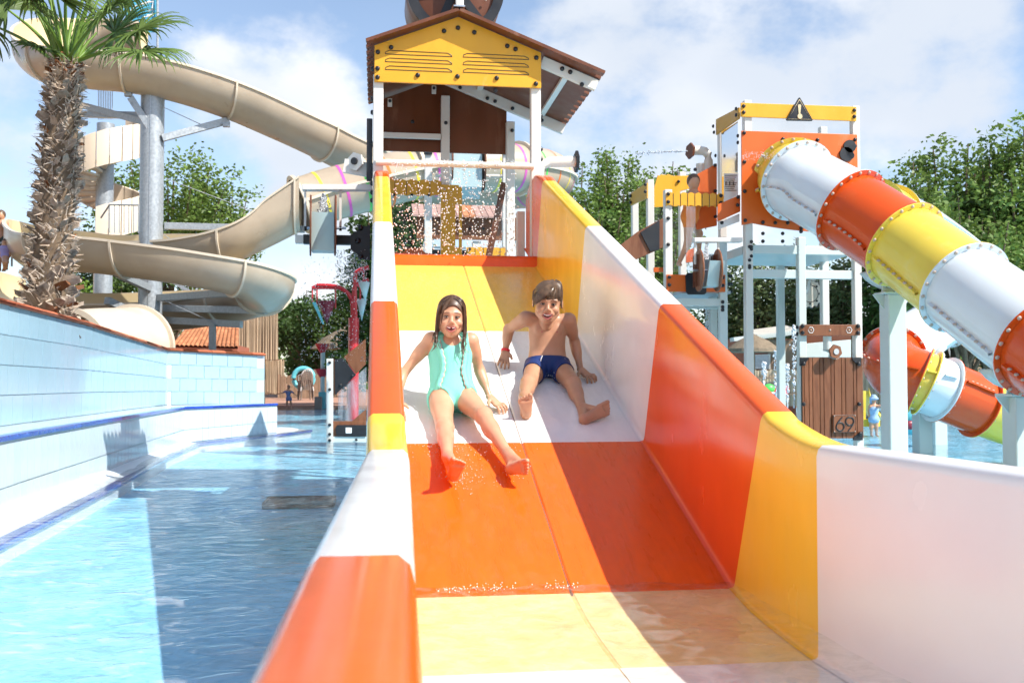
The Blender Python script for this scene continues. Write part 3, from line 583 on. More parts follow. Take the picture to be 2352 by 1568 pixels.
# ------------------------------------------------------------------ left of the tower: tipping bucket arm, dripping beam, foot of the side stair
tb_ = thing('arm_tipping_bucket', 'pale tipping bucket with dark round sides on white arm left of the tower', 'tipping bucket', (-.6, 8.9, 2)); AY = 8.9
a = aY(694, 432, AY); b = aY(855, 432, AY); MB().bar(a, b, .10, .05).build('arm', 'post_white', tb_, 0, .006)
for uu in (701, 782):
    p = aY(uu, 440, AY); q = aY(uu, 520, AY); MB().bar(p, q, .02, .02, (0, 1, 0)).build('hanger', 'post_white', tb_, 0); MB().cyl(q, aY(uu, 530, AY), .012, n=8).build('swivel', 'bolt_black', tb_)
for uu, w_ in ((713.5, 1), (770, 1)):
    p = aY(uu, 518, AY); m = MB(); m.lathe([(.265, -.008), (.27, 0), (.265, .008)], (p.x, AY, p.z), (1, .06, 0), 36); m.build('side_disc', 'hd_brown', tb_, 30, label='dark round side plate')
a = aY(715, 488, AY-.12); b = aY(767, 575, AY-.12); m = MB(); m.prism([(-.16, a.z), (-.10, b.z), (.10, b.z), (.18, a.z+.03), (.16, a.z+.03), (.09, b.z+.02), (-.09, b.z+.02), (-.145, a.z)], lambda y, z, d: (a.x+d, AY+y, z), b.x-a.x); m.build('bucket', 'bucket_pale', tb_, 0)
MB().cyl(aY(705, 524, AY), aY(795, 524, AY), .012, n=8).build('axle', 'steel', tb_)
db = thing('dripping_beam', 'black bracket beam with pale end dripping water left of the tower', 'beam', (-.4, 9.1, 1.9)); DY = 9.15
a = aY(697, 550, DY); b = aY(850, 553, DY); MB().bar(a, b, .08, .085).build('beam', 'hd_black', db, 0, .006)
p = aY(690, 550, DY); MB().box((p.x, DY, p.z), (.09, .07, .075)).build('end_cap', 'post_white', db, 0, .006)
m = MB(); q = [aY(*x, DY-.05) for x in ((805, 540), (835, 520), (850, 517), (850, 597), (836, 597), (805, 572))]; m.prism([(v_.x, v_.z) for v_ in q], lambda x, z, d: (x, DY-.05+d, z), .015); m.build('gusset', 'hd_black', db, 0)
for uu, vv in ((758, 551), (822, 553), (828, 523), (828, 590)): bolt(aY(uu, vv, DY-.055), db, s=1.2)
# foot of the side stair standing in the pool
sr = thing('stair_foot', 'white post with brown and black side rail and clear panel in water', 'stair rail', (-.5, 15.5, 0)); SY = 15.5
def zr4(x, y): return 588+.28*x, 595.8+.28*y
def pl(pts, Y, mt, name, parent, t=.03, rel=True):
    q = [aY(*(zr4(*p_) if rel else p_), Y) for p_ in pts]; m = MB(); m.prism([(v_.x, v_.z) for v_ in q], lambda x, z, d: (x, Y+d, z), t); return m.build(name, mt, parent, 0, .004)
pl([(578, 813), (632, 813), (632, 1600), (578, 1600)], SY, 'post_white', 'post', sr, .10)
pl([(720, 800), (900, 650), (900, 860), (820, 940)], SY+.02, 'plank_brown', 'side_rail', sr, .04); pl([(636, 822), (650, 822), (650, 1110), (636, 1110)], SY+.02, 'plank_brown', 'side_rail', sr, .04)
pl([(645, 822), (712, 808), (822, 945), (650, 1110)], SY, 'hd_black', 'corner_plate', sr, .03)
pl([(672, 1090), (905, 880), (905, 1340), (672, 1340)], SY+.06, 'pane_haze', 'clear_panel', sr, .012)
pl([(632, 1325), (905, 1325), (905, 1450), (632, 1450)], SY+.03, 'plank_brown', 'base_rail', sr, .04); pl([(770, 1340), (905, 1225), (905, 1345)], SY+.04, 'plank_brown', 'side_rail', sr, .04)
q = [(655+16*math.cos(a)-0, 1400+44*math.sin(a)) for a in [math.pi/2+math.pi*k/8 for k in range(9)]]
pl([(670+x-655, y) for x, y in q][::1]+[(905, 1357), (905, 1447)], SY-.005, 'hd_black', 'base_plate', sr, .03)
pl([(735, 1378), (785, 1378), (785, 1425), (735, 1425)], SY-.012, 'paint_white', 'notice', sr, .006)
pl([(632, 1450), (905, 1450), (905, 1500), (632, 1500)], SY+.02, 'post_pale', 'sill', sr, .06)
for y in (845, 1065, 1355, 1432, 1482): bolt(aY(*zr4(604, y), SY), sr, s=1.1)
for x, y in ((822, 1478), (692, 1030), (790, 955)): bolt(aY(*zr4(x, y), SY-.002), sr, s=1.0)
# ------------------------------------------------------------------ right-hand play tower
def z5(x, y): return 1411.2+.27*x, 203.8+.27*y
def z6(x, y): return 1724.8+.27*x, 203.8+.27*y
def z7(x, y): return 1411.2+.3*x, 548.8+.3*y
def z8(x, y): return 1803.2+.3*x, 627.2+.3*y
RY = 11.0
rt = thing('play_tower', 'white-posted play tower with orange front panel holding the near tube slide', 'play tower', (4.9, 11.4, 0))
def plate(pts, Y, mt, name, parent, t=.022, fn=None, label=None, bev=.003):
    q = [aY(*(fn(*p_) if fn else p_), Y) for p_ in pts]; m = MB(); m.prism([(v_.x, v_.z) for v_ in q], lambda x, z, d: (x, Y+d, z), t); return m.build(name, mt, parent, 0, bev, label)
def splate(pts, X, mt, name, parent, t=.022, fn=None, label=None):
    """a plate in a plane of constant X"""
    q = [aX(*(fn(*p_) if fn else p_), X) for p_ in pts]; m = MB(); m.prism([(v_.y, v_.z) for v_ in q], lambda y, z, d: (X+d, y, z), t); return m.build(name, mt, parent, 0, .003, label)
XA, XB, XC = 4.245, 4.885, 5.57
ztop = aY(1707, 232, RY).z
post(XA, RY, -.5, ztop, rt); post(XC, RY, -.5, ztop-.02, rt); post(XB, RY, -.5, 2.62, rt, 'post_pale'); post(XA, 11.85, -.5, ztop-.03, rt); post(XC, 11.85, -.5, ztop-.05, rt); post(5.2, 12.35, -.5, 2.6, rt, 'post_pale')
plate([(1078, 120), (2060, 153), (2060, 276), (1075, 238)], RY-.07, 'hd_yellow', 'top_band', rt, fn=z5)
op = plate([(1082, 357), (2066, 390), (2070, 640), (2070, 1225)]+[(1890-80*k, 1222-1.1*(k*k)*.9) for k in range(0, 10)]+[(1085, 1160)], RY-.07, 'hd_orange', 'front_panel', rt, fn=z5, label='orange front panel bolted round the tube mouth')
for x, y in ((1103, 377), (1433, 430), (2046, 434), (2046, 488), (1105, 623), (1108, 873), (1112, 1120), (1262, 1137), (1367, 1140), (1473, 1141), (1574, 1130), (1604, 1130), (1588, 1188), (1586, 1216), (1727, 437), (1099, 149), (1099, 202), (2040, 185), (2040, 238)): bolt(aY(*z5(x, y), RY-.07), rt, s=1.0)
for x, y, s_ in ((1998, 492, .075), (1985, 522, .05), (1990, 545, .04), (1970, 560, .085), (2005, 570, .045)):
    p = aY(*z5(x, y), RY-.075); m = MB(); m.lathe([(s_, 0), (s_, .02)], p, (0, -1, 0), 14); m.build('clamp', 'hd_black', rt, 40)
groove([aY(*z5(x, y), RY-.072) for x, y in ((1385, 1010), (1375, 1028), (1420, 1065), (1490, 1100), (1560, 1115), (1610, 1112))], op, .006)
# warning triangle
wsn = plate([(1575, 74), (1583, 80), (1688, 265), (1682, 275), (1470, 271), (1463, 262), (1567, 80)], RY-.10, 'hd_black', 'warning_sign', rt, .02, z5, 'black warning triangle with gold exclamation mark')
def outline(pts, Y, fn, parent, r, mt, name='line'):
    return MB().tube([aY(*fn(*p_), Y) for p_ in pts+[pts[0]]], r, 5).build(name, mt, parent, 60)
outline([(1575, 92), (1672, 262), (1479, 259)], RY-.101, z5, wsn, .004, 'gold')
plate([(1562, 143), (1567, 135), (1584, 135), (1589, 143), (1581, 220), (1570, 220)], RY-.108, 'gold', 'exclamation_stroke', wsn, .01, z5, bev=0); p = aY(*z5(1576, 237), RY-.10); m = MB(); m.lathe([(.030, 0), (.030, .01)], p, (0, -1, 0), 14); m.build('exclamation_dot', 'gold', wsn, 40)
# clear panes of the cabin, side band, notices
q = [aY(*z5(*x), RY-.04) for x in ((1122, 240), (2000, 272), (2000, 392), (1122, 362))]; MB().add(q, [(0, 1, 2, 3)]).build('clear_pane', 'pane', rt, 0)
SX = XA-.06
splate([(1056, 160), (1056, 255), (862, 395), (862, 262)], SX, 'hd_ochre', 'side_band', rt, .02, z5)
q = [aX(*z5(*x), SX+.03) for x in ((1050, 280), (1050, 900), (880, 960), (880, 385))]; MB().add(q, [(0, 1, 2, 3)]).build('clear_pane', 'pane_haze', rt, 0)
splate([(1044, 320), (1044, 715), (927, 715), (927, 350)], SX+.045, 'hd_ochre', 'rear_poster', rt, .004, z5)
nb = splate([(1050, 722), (1050, 905), (930, 965), (930, 722)], SX+.02, 'paint_white', 'rules_notice', rt, .006, z5, 'white rules notice on the cabin side')
for r in range(9):
    y0 = 738+r*16; MB().bar(aX(*z5(938+3*(r % 3), y0+2), SX+.016), aX(*z5(1040-8*(r % 4), y0), SX+.016), .004, .007, (0, 0, 1)).build('text_line', 'number_dark' if r != 1 else 'tile_navy', nb, 0)
for i in range(3):
    p = aX(*z5(948+32*i, 808), SX+.016); MB().box(p, (.004, .03, .045)).build('pictogram', 'number_dark', nb, 0)
for x, y in ((1040, 172), (1040, 226), (845, 320), (852, 372), (1055, 402), (1055, 459), (865, 570)): bolt(aX(*z5(x, y), SX-.02), rt, '-x')
# platform beams
for z0, z1, Yb in ((2.42, 2.52, RY+.01), (2.14, 2.24, RY+.02)):
    m = MB(); m.b2((XA+.046, Yb-.04, z0), (XC-.046, Yb+.03, z1)); m.build('beam', 'post_pale', rt, 0, .005)
for x in (1262, 1430): bolt(aY(*z5(x, 1232), RY-.03), rt); bolt(aY(*z5(x, 1298), RY-.03), rt)
m = MB(); m.b2((XA, RY+.05, 2.44), (XC, 12.35, 2.50)); m.build('deck_plate', 'post_pale', rt, 0)
m = MB(); m.b2((XA-.03, 11.1, 2.42), (XA+.03, 12.3, 2.52)); m.build('beam', 'post_pale', rt, 0)
for y in (1302, 1345, 1365, 1424): bolt(aY(*z5(1165, y), RY-.046), rt, s=.9)
for y in (90, 190, 232, 245): p = aY(*z7(1048, y), RY+.3); bolt((XA+.0, RY-.046, p.z), rt, s=.9)
# number panel of upright planks
px0, px1 = aY(*z7(1425, 0), RY-.07).x, aY(*z7(1890, 0), RY-.07).x; pz1, pz0 = aY(*z7(0, 905), RY-.07).z, aY(*z7(0, 1540), RY-.07).z
pn = MB(); pn.b2((px0, RY-.055, pz0+.005), (px1, RY-.04, pz1-.005)); pnl = pn.build('plank_panel', 'number_dark', rt, 0, label='brown upright plank panel numbered 69')
js = [1425, 1440, 1477, 1505, 1560, 1590, 1645, 1670, 1725, 1755, 1815, 1840, 1890]
for a, b in zip(js, js[1:]):
    x0, x1 = aY(*z7(a, 0), RY-.07).x+.003, aY(*z7(b, 0), RY-.07).x-.003; MB().b2((x0, RY-.075, pz0), (x1, RY-.055, pz1)).build('plank', 'plank_brown', pnl, 0, .003)
pq = plate([(1675, 1345), (1850, 1342), (1850, 1480), (1675, 1483)], RY-.10, 'plank_brown', 'number_plaque', rt, .024, z7, 'small plaque reading 69')
outline([(1679, 1349), (1846, 1346), (1846, 1476), (1679, 1479)], RY-.101, z7, pq, .003, 'number_dark')
def stroke(pts, r=.0085): return MB().tube([aY(*z7(*p_), RY-.102) for p_ in pts], r, 7).build('digit_stroke', 'number_dark', pq, 60)
def circ(cx, cy, rx, ry, n=20): return [(cx+rx*math.cos(2*math.pi*k/n), cy+ry*math.sin(2*math.pi*k/n)) for k in range(n+1)]
stroke(circ(1729, 1435, 30, 32)); stroke([(1702, 1424), (1712, 1402), (1730, 1380), (1745, 1362)])
stroke(circ(1802, 1393, 31, 31)); stroke([(1831, 1402), (1824, 1424), (1806, 1448), (1792, 1466)])
for x, y in ((1684, 1354), (1842, 1351), (1842, 1472), (1684, 1474)): bolt(aY(*z7(x, y), RY-.10), rt, s=.4, mesh=RIVET)
for pts in ([(1421, 905), (1487, 905), (1487, 920), (1455, 960), (1445, 970), (1421, 970)], [(1822, 905), (1890, 905), (1890, 972), (1870, 970), (1825, 925)], [(1828, 1540), (1832, 1520), (1880, 1478), (1903, 1472), (1903, 1540)]):
    plate(pts, RY-.095, 'hd_black', 'corner_plate', rt, .02, z7)
for x, y in ((1448, 955), (1868, 955), (1447, 1262), (1873, 1262), (1880, 1490)): bolt(aY(*z7(x, y), RY-.095), rt, s=1.1)
bb = plate([(1418, 690), (1424, 665), (1440, 655), (1880, 655), (1886, 690), (1882, 738), (1440, 740), (1424, 726)], RY-.085, 'plank_brown', 'cross_board', rt, .03, z7, 'brown cross board with two hexagon bolts')
for x in (1505, 1797):
    outline([(x+22*math.cos(R_(60*k)), 697+24*math.sin(R_(60*k))) for k in range(6)], RY-.086, z7, bb, .004, 'paint_white'); bolt(aY(*z7(x, 697), RY-.086), rt, s=.6, mesh=RIVET)
bolt(aY(*z7(1652, 697), RY-.086), rt, s=.6, mesh=RIVET)
for x, y in ((1440, 665), (1440, 716), (1864, 665), (1864, 716)): bolt(aY(*z7(x, y), RY-.085), rt, s=1.1)
for x, y in ((1395, 676), (1395, 727)): bolt((XB-.046, RY, aY(*z7(x, y), RY).z), rt, '-x')
p = aY(*z7(1630, 745), RY); q = aY(*z7(1630, 850), RY); m = MB(); m.tube([p, q, q+V(.03, -.04, -.05), q+V(.06, -.12, -.06)], .048, 14); m.build('nozzle_pipe', 'post_pale', rt, 60)
p = aY(*z7(1687, 862), RY-.16); m = MB(); m.lathe([(.085, 0), (.085, .025)], p, (.15, -1, 0), 6); nzp = m.build('nozzle_plate', 'plank_brown', rt, 0); m = MB(); m.lathe([(.035, .024), (.035, .035)], p, (.15, -1, 0), 14); m.build('nozzle_ring', 'steel', nzp, 40)
# trough boards behind the panel
m = MB(); a = aY(*z7(1462, 775), RY+.6); b = aY(*z7(1812, 740), RY+.6); m.prism([(a.x, a.z-.25), (b.x, a.z-.25), (b.x, b.z+.05), (a.x, b.z+.03)], lambda x, z, d: (x, RY+.6+d, z), .02); m.build('trough_board', 'hd_brown', rt, 0)
plate([(1462, 800), (1812, 770), (1812, 905), (1462, 905)], RY+.5, 'post_pale', 'trough_lining', rt, .02, z7)
# gear spinner on an arm
gs = thing('gear_spinner', 'cream toothed gear spinner on white arm between tower posts', 'water toy', tuple(aY(*z7(1510, 420), 12.0)))
MB().bar(aY(*z7(1440, 255), 12.0), aY(*z7(1540, 285), 12.0), .08, .14, (0, 0, 1)).build('arm', 'post_white', gs, 0, .005); MB().bar(aY(*z7(1500, 290), 12.0), aY(*z7(1470, 415), 11.95), .03, .03, (0, 1, 0)).build('strut', 'post_white', gs, 0)
c = aY(*z7(1497, 418), 12.0); ol = []
for k in range(16):
    for r, da in ((.165, -7), (.165, 3), (.18, 5), (.18, 10)): ol.append((r*math.cos(R_(22.5*k+da)), r*math.sin(R_(22.5*k+da))))
m = MB(); m.prism(ol, lambda x, z, d: (c.x+x, c.y+d, c.z+z), .02); gg = m.build('gear', 'pipe_cream', gs, 0); MB().tube([(c.x+.11*math.cos(R_(20*k)), c.y-.002, c.z+.11*math.sin(R_(20*k))) for k in range(19)], .004, 5).build('line', 'number_dark', gg, 60)
m = MB(); m.prism([(x*1.08+.02, y*1.08) for x, y in ol], lambda x, z, d: (c.x+x, c.y+.025+d, c.z+z), .02); m.build('back_gear', 'hd_black', gs, 0)
for k in range(8): bolt((c.x+.13*math.cos(R_(45*k)), c.y, c.z+.13*math.sin(R_(45*k))), gs, s=.6)
# ---- lower deck to the left of the tower
ld = thing('lower_deck', 'lower play deck with yellow scalloped rails beside the orange tower', 'play deck', (3.4, 11.6, 0)); LY = 11.3
for x, y, Y in ((452, 862, LY), (302, 776, 12.6), (172, 880, 13.6), (575, 712, 12.9)):
    p = aY(*z5(x, y), Y); post(p.x, Y, -.5, p.z, ld)
def sc2(pts0, pts1, Y, n, mt, amp=.02):
    """scalloped board from one end (top, bottom) to the other"""
    top = []; bot = []
    for k in range(n*6+1):
        t = k/(n*6); s = amp*abs(math.sin(math.pi*k/6)); a = aY(*z5(pts0[0]+(pts1[0]-pts0[0])*t, pts0[1]+(pts1[1]-pts0[1])*t), Y); b = aY(*z5(pts0[0]+(pts1[0]-pts0[0])*t, pts0[2]+(pts1[2]-pts0[2])*t), Y); top.append((a.x, a.z+s)); bot.append((b.x, b.z+s))
    m = MB(); m.prism(top+bot[::-1], lambda x, z, d: (x, Y+d, z), .022); o = m.build('rail_panel', mt, ld, 0)
    for k in range(1, n):
        a, b = top[k*6], bot[k*6]; groove([(a[0], Y-.001, a[1]), (b[0], Y-.001, b[1])], o, .004)
sc2((440, 890, 1000), (930, 905, 1010), LY-.07, 8, 'hd_yellow')
for x, y in ((458, 896), (458, 962), (905, 910), (905, 970)): bolt(aY(*z5(x, y), LY-.07), ld)
for y in (1103, 1325): bolt(aY(*z5(458, y), LY-.046), ld)
plate([(335, 855), (370, 735), (385, 740), (400, 728), (440, 735), (460, 728), (500, 742), (670, 738), (670, 820), (640, 850), (560, 870), (540, 1000), (335, 1008)], 12.85, 'hd_yellow', 'rail_panel', ld, .022, z5, 'yellow wavy topped rail panel')
m = MB(); a = aY(*z5(137, 890), 13.4); b = aY(*z5(137, 995), 13.4); c_ = aY(*z5(277, 800), 12.5); d_ = aY(*z5(277, 930), 12.5); m.add([a, b, d_, c_, a+V(.02, .02, 0), b+V(.02, .02, 0), d_+V(.02, .02, 0), c_+V(.02, .02, 0)], [(0, 1, 2, 3), (4, 7, 6, 5), (0, 4, 5, 1), (1, 5, 6, 2), (2, 6, 7, 3), (3, 7, 4, 0)]); m.build('rail_panel', 'hd_ochre', ld, 0)
for x, y, Y in ((137, 912, 13.35), (137, 968, 13.35), (262, 815, 12.46), (262, 876, 12.46), (545, 790, 12.84)): bolt(aY(*z5(x, y), Y), ld)
for pts, Y in (([(200, 1000), (270, 990), (270, 1500), (200, 1500)], 13.0), ([(335, 1008), (415, 1005), (415, 1560), (335, 1560)], 12.8), ([(490, 1010), (545, 1005), (545, 1560), (490, 1560)], 12.7), ([(610, 1000), (690, 1000), (690, 1560), (610, 1560)], 11.2)):
    q = [aY(*z5(*x), Y) for x in pts]; MB().add(q, [(0, 1, 2, 3)]).build('clear_pane', 'pane_haze' if Y < 12 else 'pane', ld, 0)
# orange stair side panels
for pts, Y in (([(690, 735), (873, 635), (873, 1165), (700, 1200), (690, 1010)], 11.5), ([(880, 985), (1072, 900), (1072, 1045), (880, 1130)], 11.08)):
    plate(pts, Y, 'hd_orange', 'side_panel', ld, .022, z5)
for x, y, Y in ((855, 652, 11.48), (858, 870, 11.48), (860, 1088, 11.48), (686, 760, 11.48), (686, 688, 11.48), (1052, 922, 11.06), (1048, 990, 11.06), (913, 1140, 11.06)): bolt(aY(*z5(x, y), Y), ld)
plate([(890, 1140), (1065, 1060), (1065, 1130), (890, 1195)], 11.12, 'paint_white', 'notice', ld, .01, z5)
plate([(200, 1215), (415, 1100), (415, 1350), (180, 1455), (50, 1330)], 11.2, 'plank_brown', 'chute_side', ld, .03, z5); plate([(222, 1222), (385, 1118), (385, 1370), (305, 1385)], 11.18, 'hd_black', 'chute_band', ld, .02, z5)
plate([(400, 272), (850, 275), (850, 405), (400, 403)], LY-.07, 'hd_orange', 'toe_board', ld, .022, z7); q = [(545, 280), (560, 258), (690, 258), (705, 275), (705, 410), (690, 425), (565, 425), (550, 405)]
plate(q, LY-.09, 'hd_black', 'toe_plate', ld, .018, z7)
for x, y in ((420, 292), (420, 351), (830, 295), (830, 357)): bolt(aY(*z7(x, y), LY-.07), ld)
for x0, x1, v1 in ((800, 850, 0), (855, 910, 250), (640, 690, 500)):
    p = aY(*z7((x0+x1)/2, v1), LY); post(p.x, LY+(.0 if x0 == 800 else .6), -.5, aY(*z7(0, v1), LY+.3).z, ld, 'post_pale')
post(aY(*z7(410, 0), LY).x, LY+.002, -.5, 1.75, ld, 'post_pale', .088)
for y0, y1, Y in ((455, 515, LY), (515, 535, LY+.3)):
    a = aY(*z7(440, y0), Y); b = aY(*z7(802, y1), Y); MB().b2((a.x, Y-.03, b.z), (b.x, Y+.03, a.z)).build('beam', 'post_pale', ld, 0, .004)
a = aY(*z7(440, 415), LY+.4); b = aY(*z7(802, 440), LY+.4); MB().b2((a.x, LY, b.z), (b.x, LY+1.2, a.z)).build('deck_plate', 'galv', ld, 0)
for y in (285, 343, 404): bolt(aY(*z7(880, y), LY+.55), ld); bolt(aY(*z7(895, y), LY+.55), ld, s=.8)
for y in (482, 520, 543): bolt(aY(*z7(828, y), LY-.046), ld)
for pts in ([(610, 1380), (690, 1350), (690, 1470), (610, 1480)], [(335, 1520), (420, 1520), (420, 1560), (335, 1560)]): plate(pts, 12.3, 'hd_orange', 'kick_panel', ld, .02, z5)
# water cannon pipe with brown hexagon
pc = thing('water_cannon', 'cream bent pipe with brown hexagon nozzle above the yellow rail', 'water jet', tuple(aY(*z5(800, 640), 11.7)))
MB().tube([aY(*z5(*x), 11.7) for x in ((800, 700), (800, 610), (795, 560), (770, 535), (735, 527), (665, 527))], .055, 14).build('pipe', 'pipe_cream', pc, 60)
p = aY(*z5(645, 530), 11.68); m = MB(); m.lathe([(.10, -.012), (.10, .012)], p, (-1, -.25, 0), 6); m.build('nozzle_plate', 'hd_brown', pc, 0)
m = MB(); p = aY(*z5(735, 640), 11.75); m.cyl(p-V(0, 0, .3), p, .06); m.build('hose', 'pipe_cream', pc, 60)
# near tipping bucket with ribbed brown sides
nb_ = thing('ribbed_tipping_bucket', 'pale blue tipping bucket between ribbed brown discs under white bar', 'tipping bucket', tuple(aY(*z7(720, 240), 10.8))); NY = 10.75
MB().bar(aY(*z7(603, 10), NY), aY(*z7(970, 10), NY), .10, .05).build('arm', 'post_white', nb_, 0, .005)
for x in (617, 795): MB().bar(aY(*z7(x, 25), NY), aY(*z7(x, 195), NY), .022, .022, (0, 1, 0)).build('hanger', 'post_white', nb_, 0)
for x, sgn in ((648, -1), (788, 1)):
    p = aY(*z7(x, 240), NY); ax = Vector((1, .0, 0)); m = MB(); m.lathe([(.235, -.01), (.24, 0), (.235, .01)], p, (1, -.10, 0), 32); dsc = m.build('side_disc', 'plank_brown', nb_, 30, label='brown ribbed round side')
    for k in range(7): MB().bar(p+V(-.014, -.16+.053*k, -.18), p+V(-.014, -.16+.053*k, .18), .006, .012, (1, 0, 0)).build('rib', 'hd_brown', dsc, 0)
a = aY(*z7(705, 180), NY); b = aY(*z7(775, 370), NY); m = MB(); m.prism([(-.2, a.z), (-.08, b.z), (.08, b.z), (.2, a.z+.12), (.18, a.z+.12), (.07, b.z+.02), (-.07, b.z+.02), (-.18, a.z)], lambda y, z, d: (a.x-.03+d, NY+y, z), b.x-a.x+.07); m.build('bucket', 'bucket_pale', nb_, 0)
MB().cyl(aY(*z7(600, 240), NY), aY(*z7(815, 240), NY), .014, n=8).build('axle', 'steel', nb_)

# ------------------------------------------------------------------ tube slides
def tube_slide(name, label, path, rings, cols, r, seam=200, sub=10, nr=22):
    """path: (u, v, d) control points; rings: control indices (may be fractional) where flanges sit; cols: colour of each piece"""
    root = thing(name, label, 'tube slide', tuple(aD(*path[len(path)//2])))
    sp = [Vector(p) for p in spline([tuple(aD(*p)) for p in path], sub)]; fr = frames(sp); N = 40
    idx = [min(len(sp)-1, int(round(k*sub))) for k in rings]
    for s_, (i0, i1, c) in enumerate(zip(idx, idx[1:], cols)):
        m = MB(); rows = []
        prof = list(range(i0, i1+1))
        for i in prof:
            x, z = fr[i]; rows.append([sp[i]+(x*math.cos(2*math.pi*k/N)+z*math.sin(2*math.pi*k/N))*r for k in range(N+1)])
        m.grid(rows); rows = []
        for i in prof[::-1]:
            x, z = fr[i]; rows.append([sp[i]+(x*math.cos(2*math.pi*k/N)+z*math.sin(2*math.pi*k/N))*(r-.02) for k in range(N+1)])
        m.grid(rows)
        seg = m.build('tube_section', c, root, 50, label=c[5:]+' tube section')
        for e in ((i0, 1), (i1, -1)):
            i = e[0]; d = (sp[min(i+1, len(sp)-1)]-sp[max(i-1, 0)]).normalized()*e[1]; x, z = fr[i]; m = MB()
            fl = [(r-.01, .0), (r+.055, .0), (r+.055, .014), (r+.002, .016)]
            rows = [[sp[i]+d*h+(x*math.cos(2*math.pi*k/N)+z*math.sin(2*math.pi*k/N))*rr for k in range(N+1)] for rr, h in fl]
            m.grid(rows); m.build('flange', c, seg, 40)
            if e[1] == 1:
                for k in range(nr):
                    a = 2*math.pi*(k+.3)/nr; o = sp[i]+d*.014+(x*math.cos(a)+z*math.sin(a))*(r+.032); q = d.to_track_quat('-Y', 'Z').to_matrix().to_4x4()
                    link('rivet', RIVET, root, Matrix.Translation(o) @ q @ Matrix.Scale(1.08, 4))
        # lengthwise joint
        for aa in (seam, seam-180):
            m = MB(); rows = []
            for i in prof[1:-1] if len(prof) > 4 else prof:
                x, z = fr[i]; e1 = x*math.cos(R_(aa))+z*math.sin(R_(aa)); e2 = -x*math.sin(R_(aa))+z*math.cos(R_(aa)); rows.append([sp[i]+e1*(r-.01)+e2*.012, sp[i]+e1*(r+.04)+e2*.012, sp[i]+e1*(r+.04)-e2*.012, sp[i]+e1*(r-.01)-e2*.012])
            m.grid(rows); m.build('flange', c, seg, 40)
            if aa == seam:
                step = max(1, (i1-i0)//7)
                for i in range(i0+2, i1-1, step):
                    x, z = fr[i]; e1 = x*math.cos(R_(aa))+z*math.sin(R_(aa)); e2 = -x*math.sin(R_(aa))+z*math.cos(R_(aa)); o = sp[i]+e1*(r+.025)+e2*.012
                    link('rivet', RIVET, root, Matrix.Translation(o) @ (e2).to_track_quat('-Y', 'Z').to_matrix().to_4x4() @ Matrix.Scale(1.08, 4))
    return root, sp
pA = [(1824, 411, 11.47), (1832, 416, 11.27), (1880, 442, 11.05), (1955, 484, 10.68), (2078, 563, 10.1), (2215, 662, 9.35), (2385, 785, 8.45), (2560, 905, 7.6), (2760, 1030, 6.9)]
tA, spA = tube_slide('near_tube_slide', 'large near enclosed tube slide in white, orange and yellow rings', pA, [0, 1.05, 3, 4, 5, 6.1, 7, 8], ['tube_yellow', 'tube_white', 'tube_orange', 'tube_yellow', 'tube_white', 'tube_orange', 'tube_yellow'], .415, -16)
pB = [(1985, 485, 12.2), (2040, 500, 12.9), (2130, 545, 14.0), (2225, 620, 15.0), (2225, 690, 15.1), (2165, 735, 14.8), (2100, 778, 14.25), (2052, 815, 13.6), (2062, 850, 13.0), (2130, 880, 12.75), (2220, 918, 12.8), (2320, 955, 12.9), (2430, 985, 13.0)]
tB, spB = tube_slide('far_tube_slide', 'second enclosed tube slide curling low behind the near tube', pB, [.3, 1.0, 3, 5, 7.1, 8.75, 9.05, 9.4, 10.3, 12], ['tube_yellow', 'tube_white', 'tube_orange', 'tube_white', 'tube_orange', 'tube_yellow', 'tube_white', 'tube_orange', 'tube_yellow'], .385, 20)
def support(u, vt, d, w, label, hx):
    p = aD(u, vt, d); o = thing('tube_support', label, 'support post', (p.x, p.y, -.5), 'square posts carrying the tube slides'); MB().b2((p.x-w/2, p.y-w/2, -.5), (p.x+w/2, p.y+w/2, p.z)).build('post', 'post_pale', o, 0, .012)
    MB().box((p.x, p.y, p.z+.012), (w*1.5, w*1.2, .024)).build('top_plate', 'post_pale', o, 0, .005)
    for s in (-1, 1):
        m = MB(); m.prism([(0, .02), (.14, .02), (.07, .2), (.02, .22)], lambda a, b, t: (p.x+s*(w*.72-a), p.y-.05+t, p.z+b), .02); m.build('bracket', 'post_pale', o, 0, .004); bolt((p.x+s*(w*.72-.06), p.y-.055, p.z+.10), o, s=1.5)
        m = MB(); m.prism([(0, 0), (.12, 0), (0, -.15)], lambda a, b, t: (p.x+s*(w/2+a), p.y-.01+t, p.z+b), .02); m.build('gusset', 'post_pale', o, 0)
    rows = []
    for k in range(9):
        a = math.pi*(1.22+.56*k/8); rows.append([(p.x+hx+.46*math.cos(a)*.9, p.y-.09, p.z+.52+.46*math.sin(a)), (p.x+hx+.46*math.cos(a)*.9, p.y+.09, p.z+.52+.46*math.sin(a))])
    m = MB(); m.grid(rows); sd = m.build('saddle', 'post_pale', o, 60); sm = sd.modifiers.new('t', 'SOLIDIFY'); sm.thickness = .02
    return o
support(2050, 677, 10.45, .20, 'pale square post under yellow ring of the near tube slide', 0); support(2116, 838, 13.2, .19, 'pale square post under white ring of the far tube slide', 0); support(2152, 905, 14.8, .2, 'short pale square post standing in water behind the far tube', 0); support(2340, 910, 8.75, .2, 'pale square post at right picture edge under orange ring', 0)
KS = 1.27
def aK(u, v, d): return aD(u, v, d*KS)
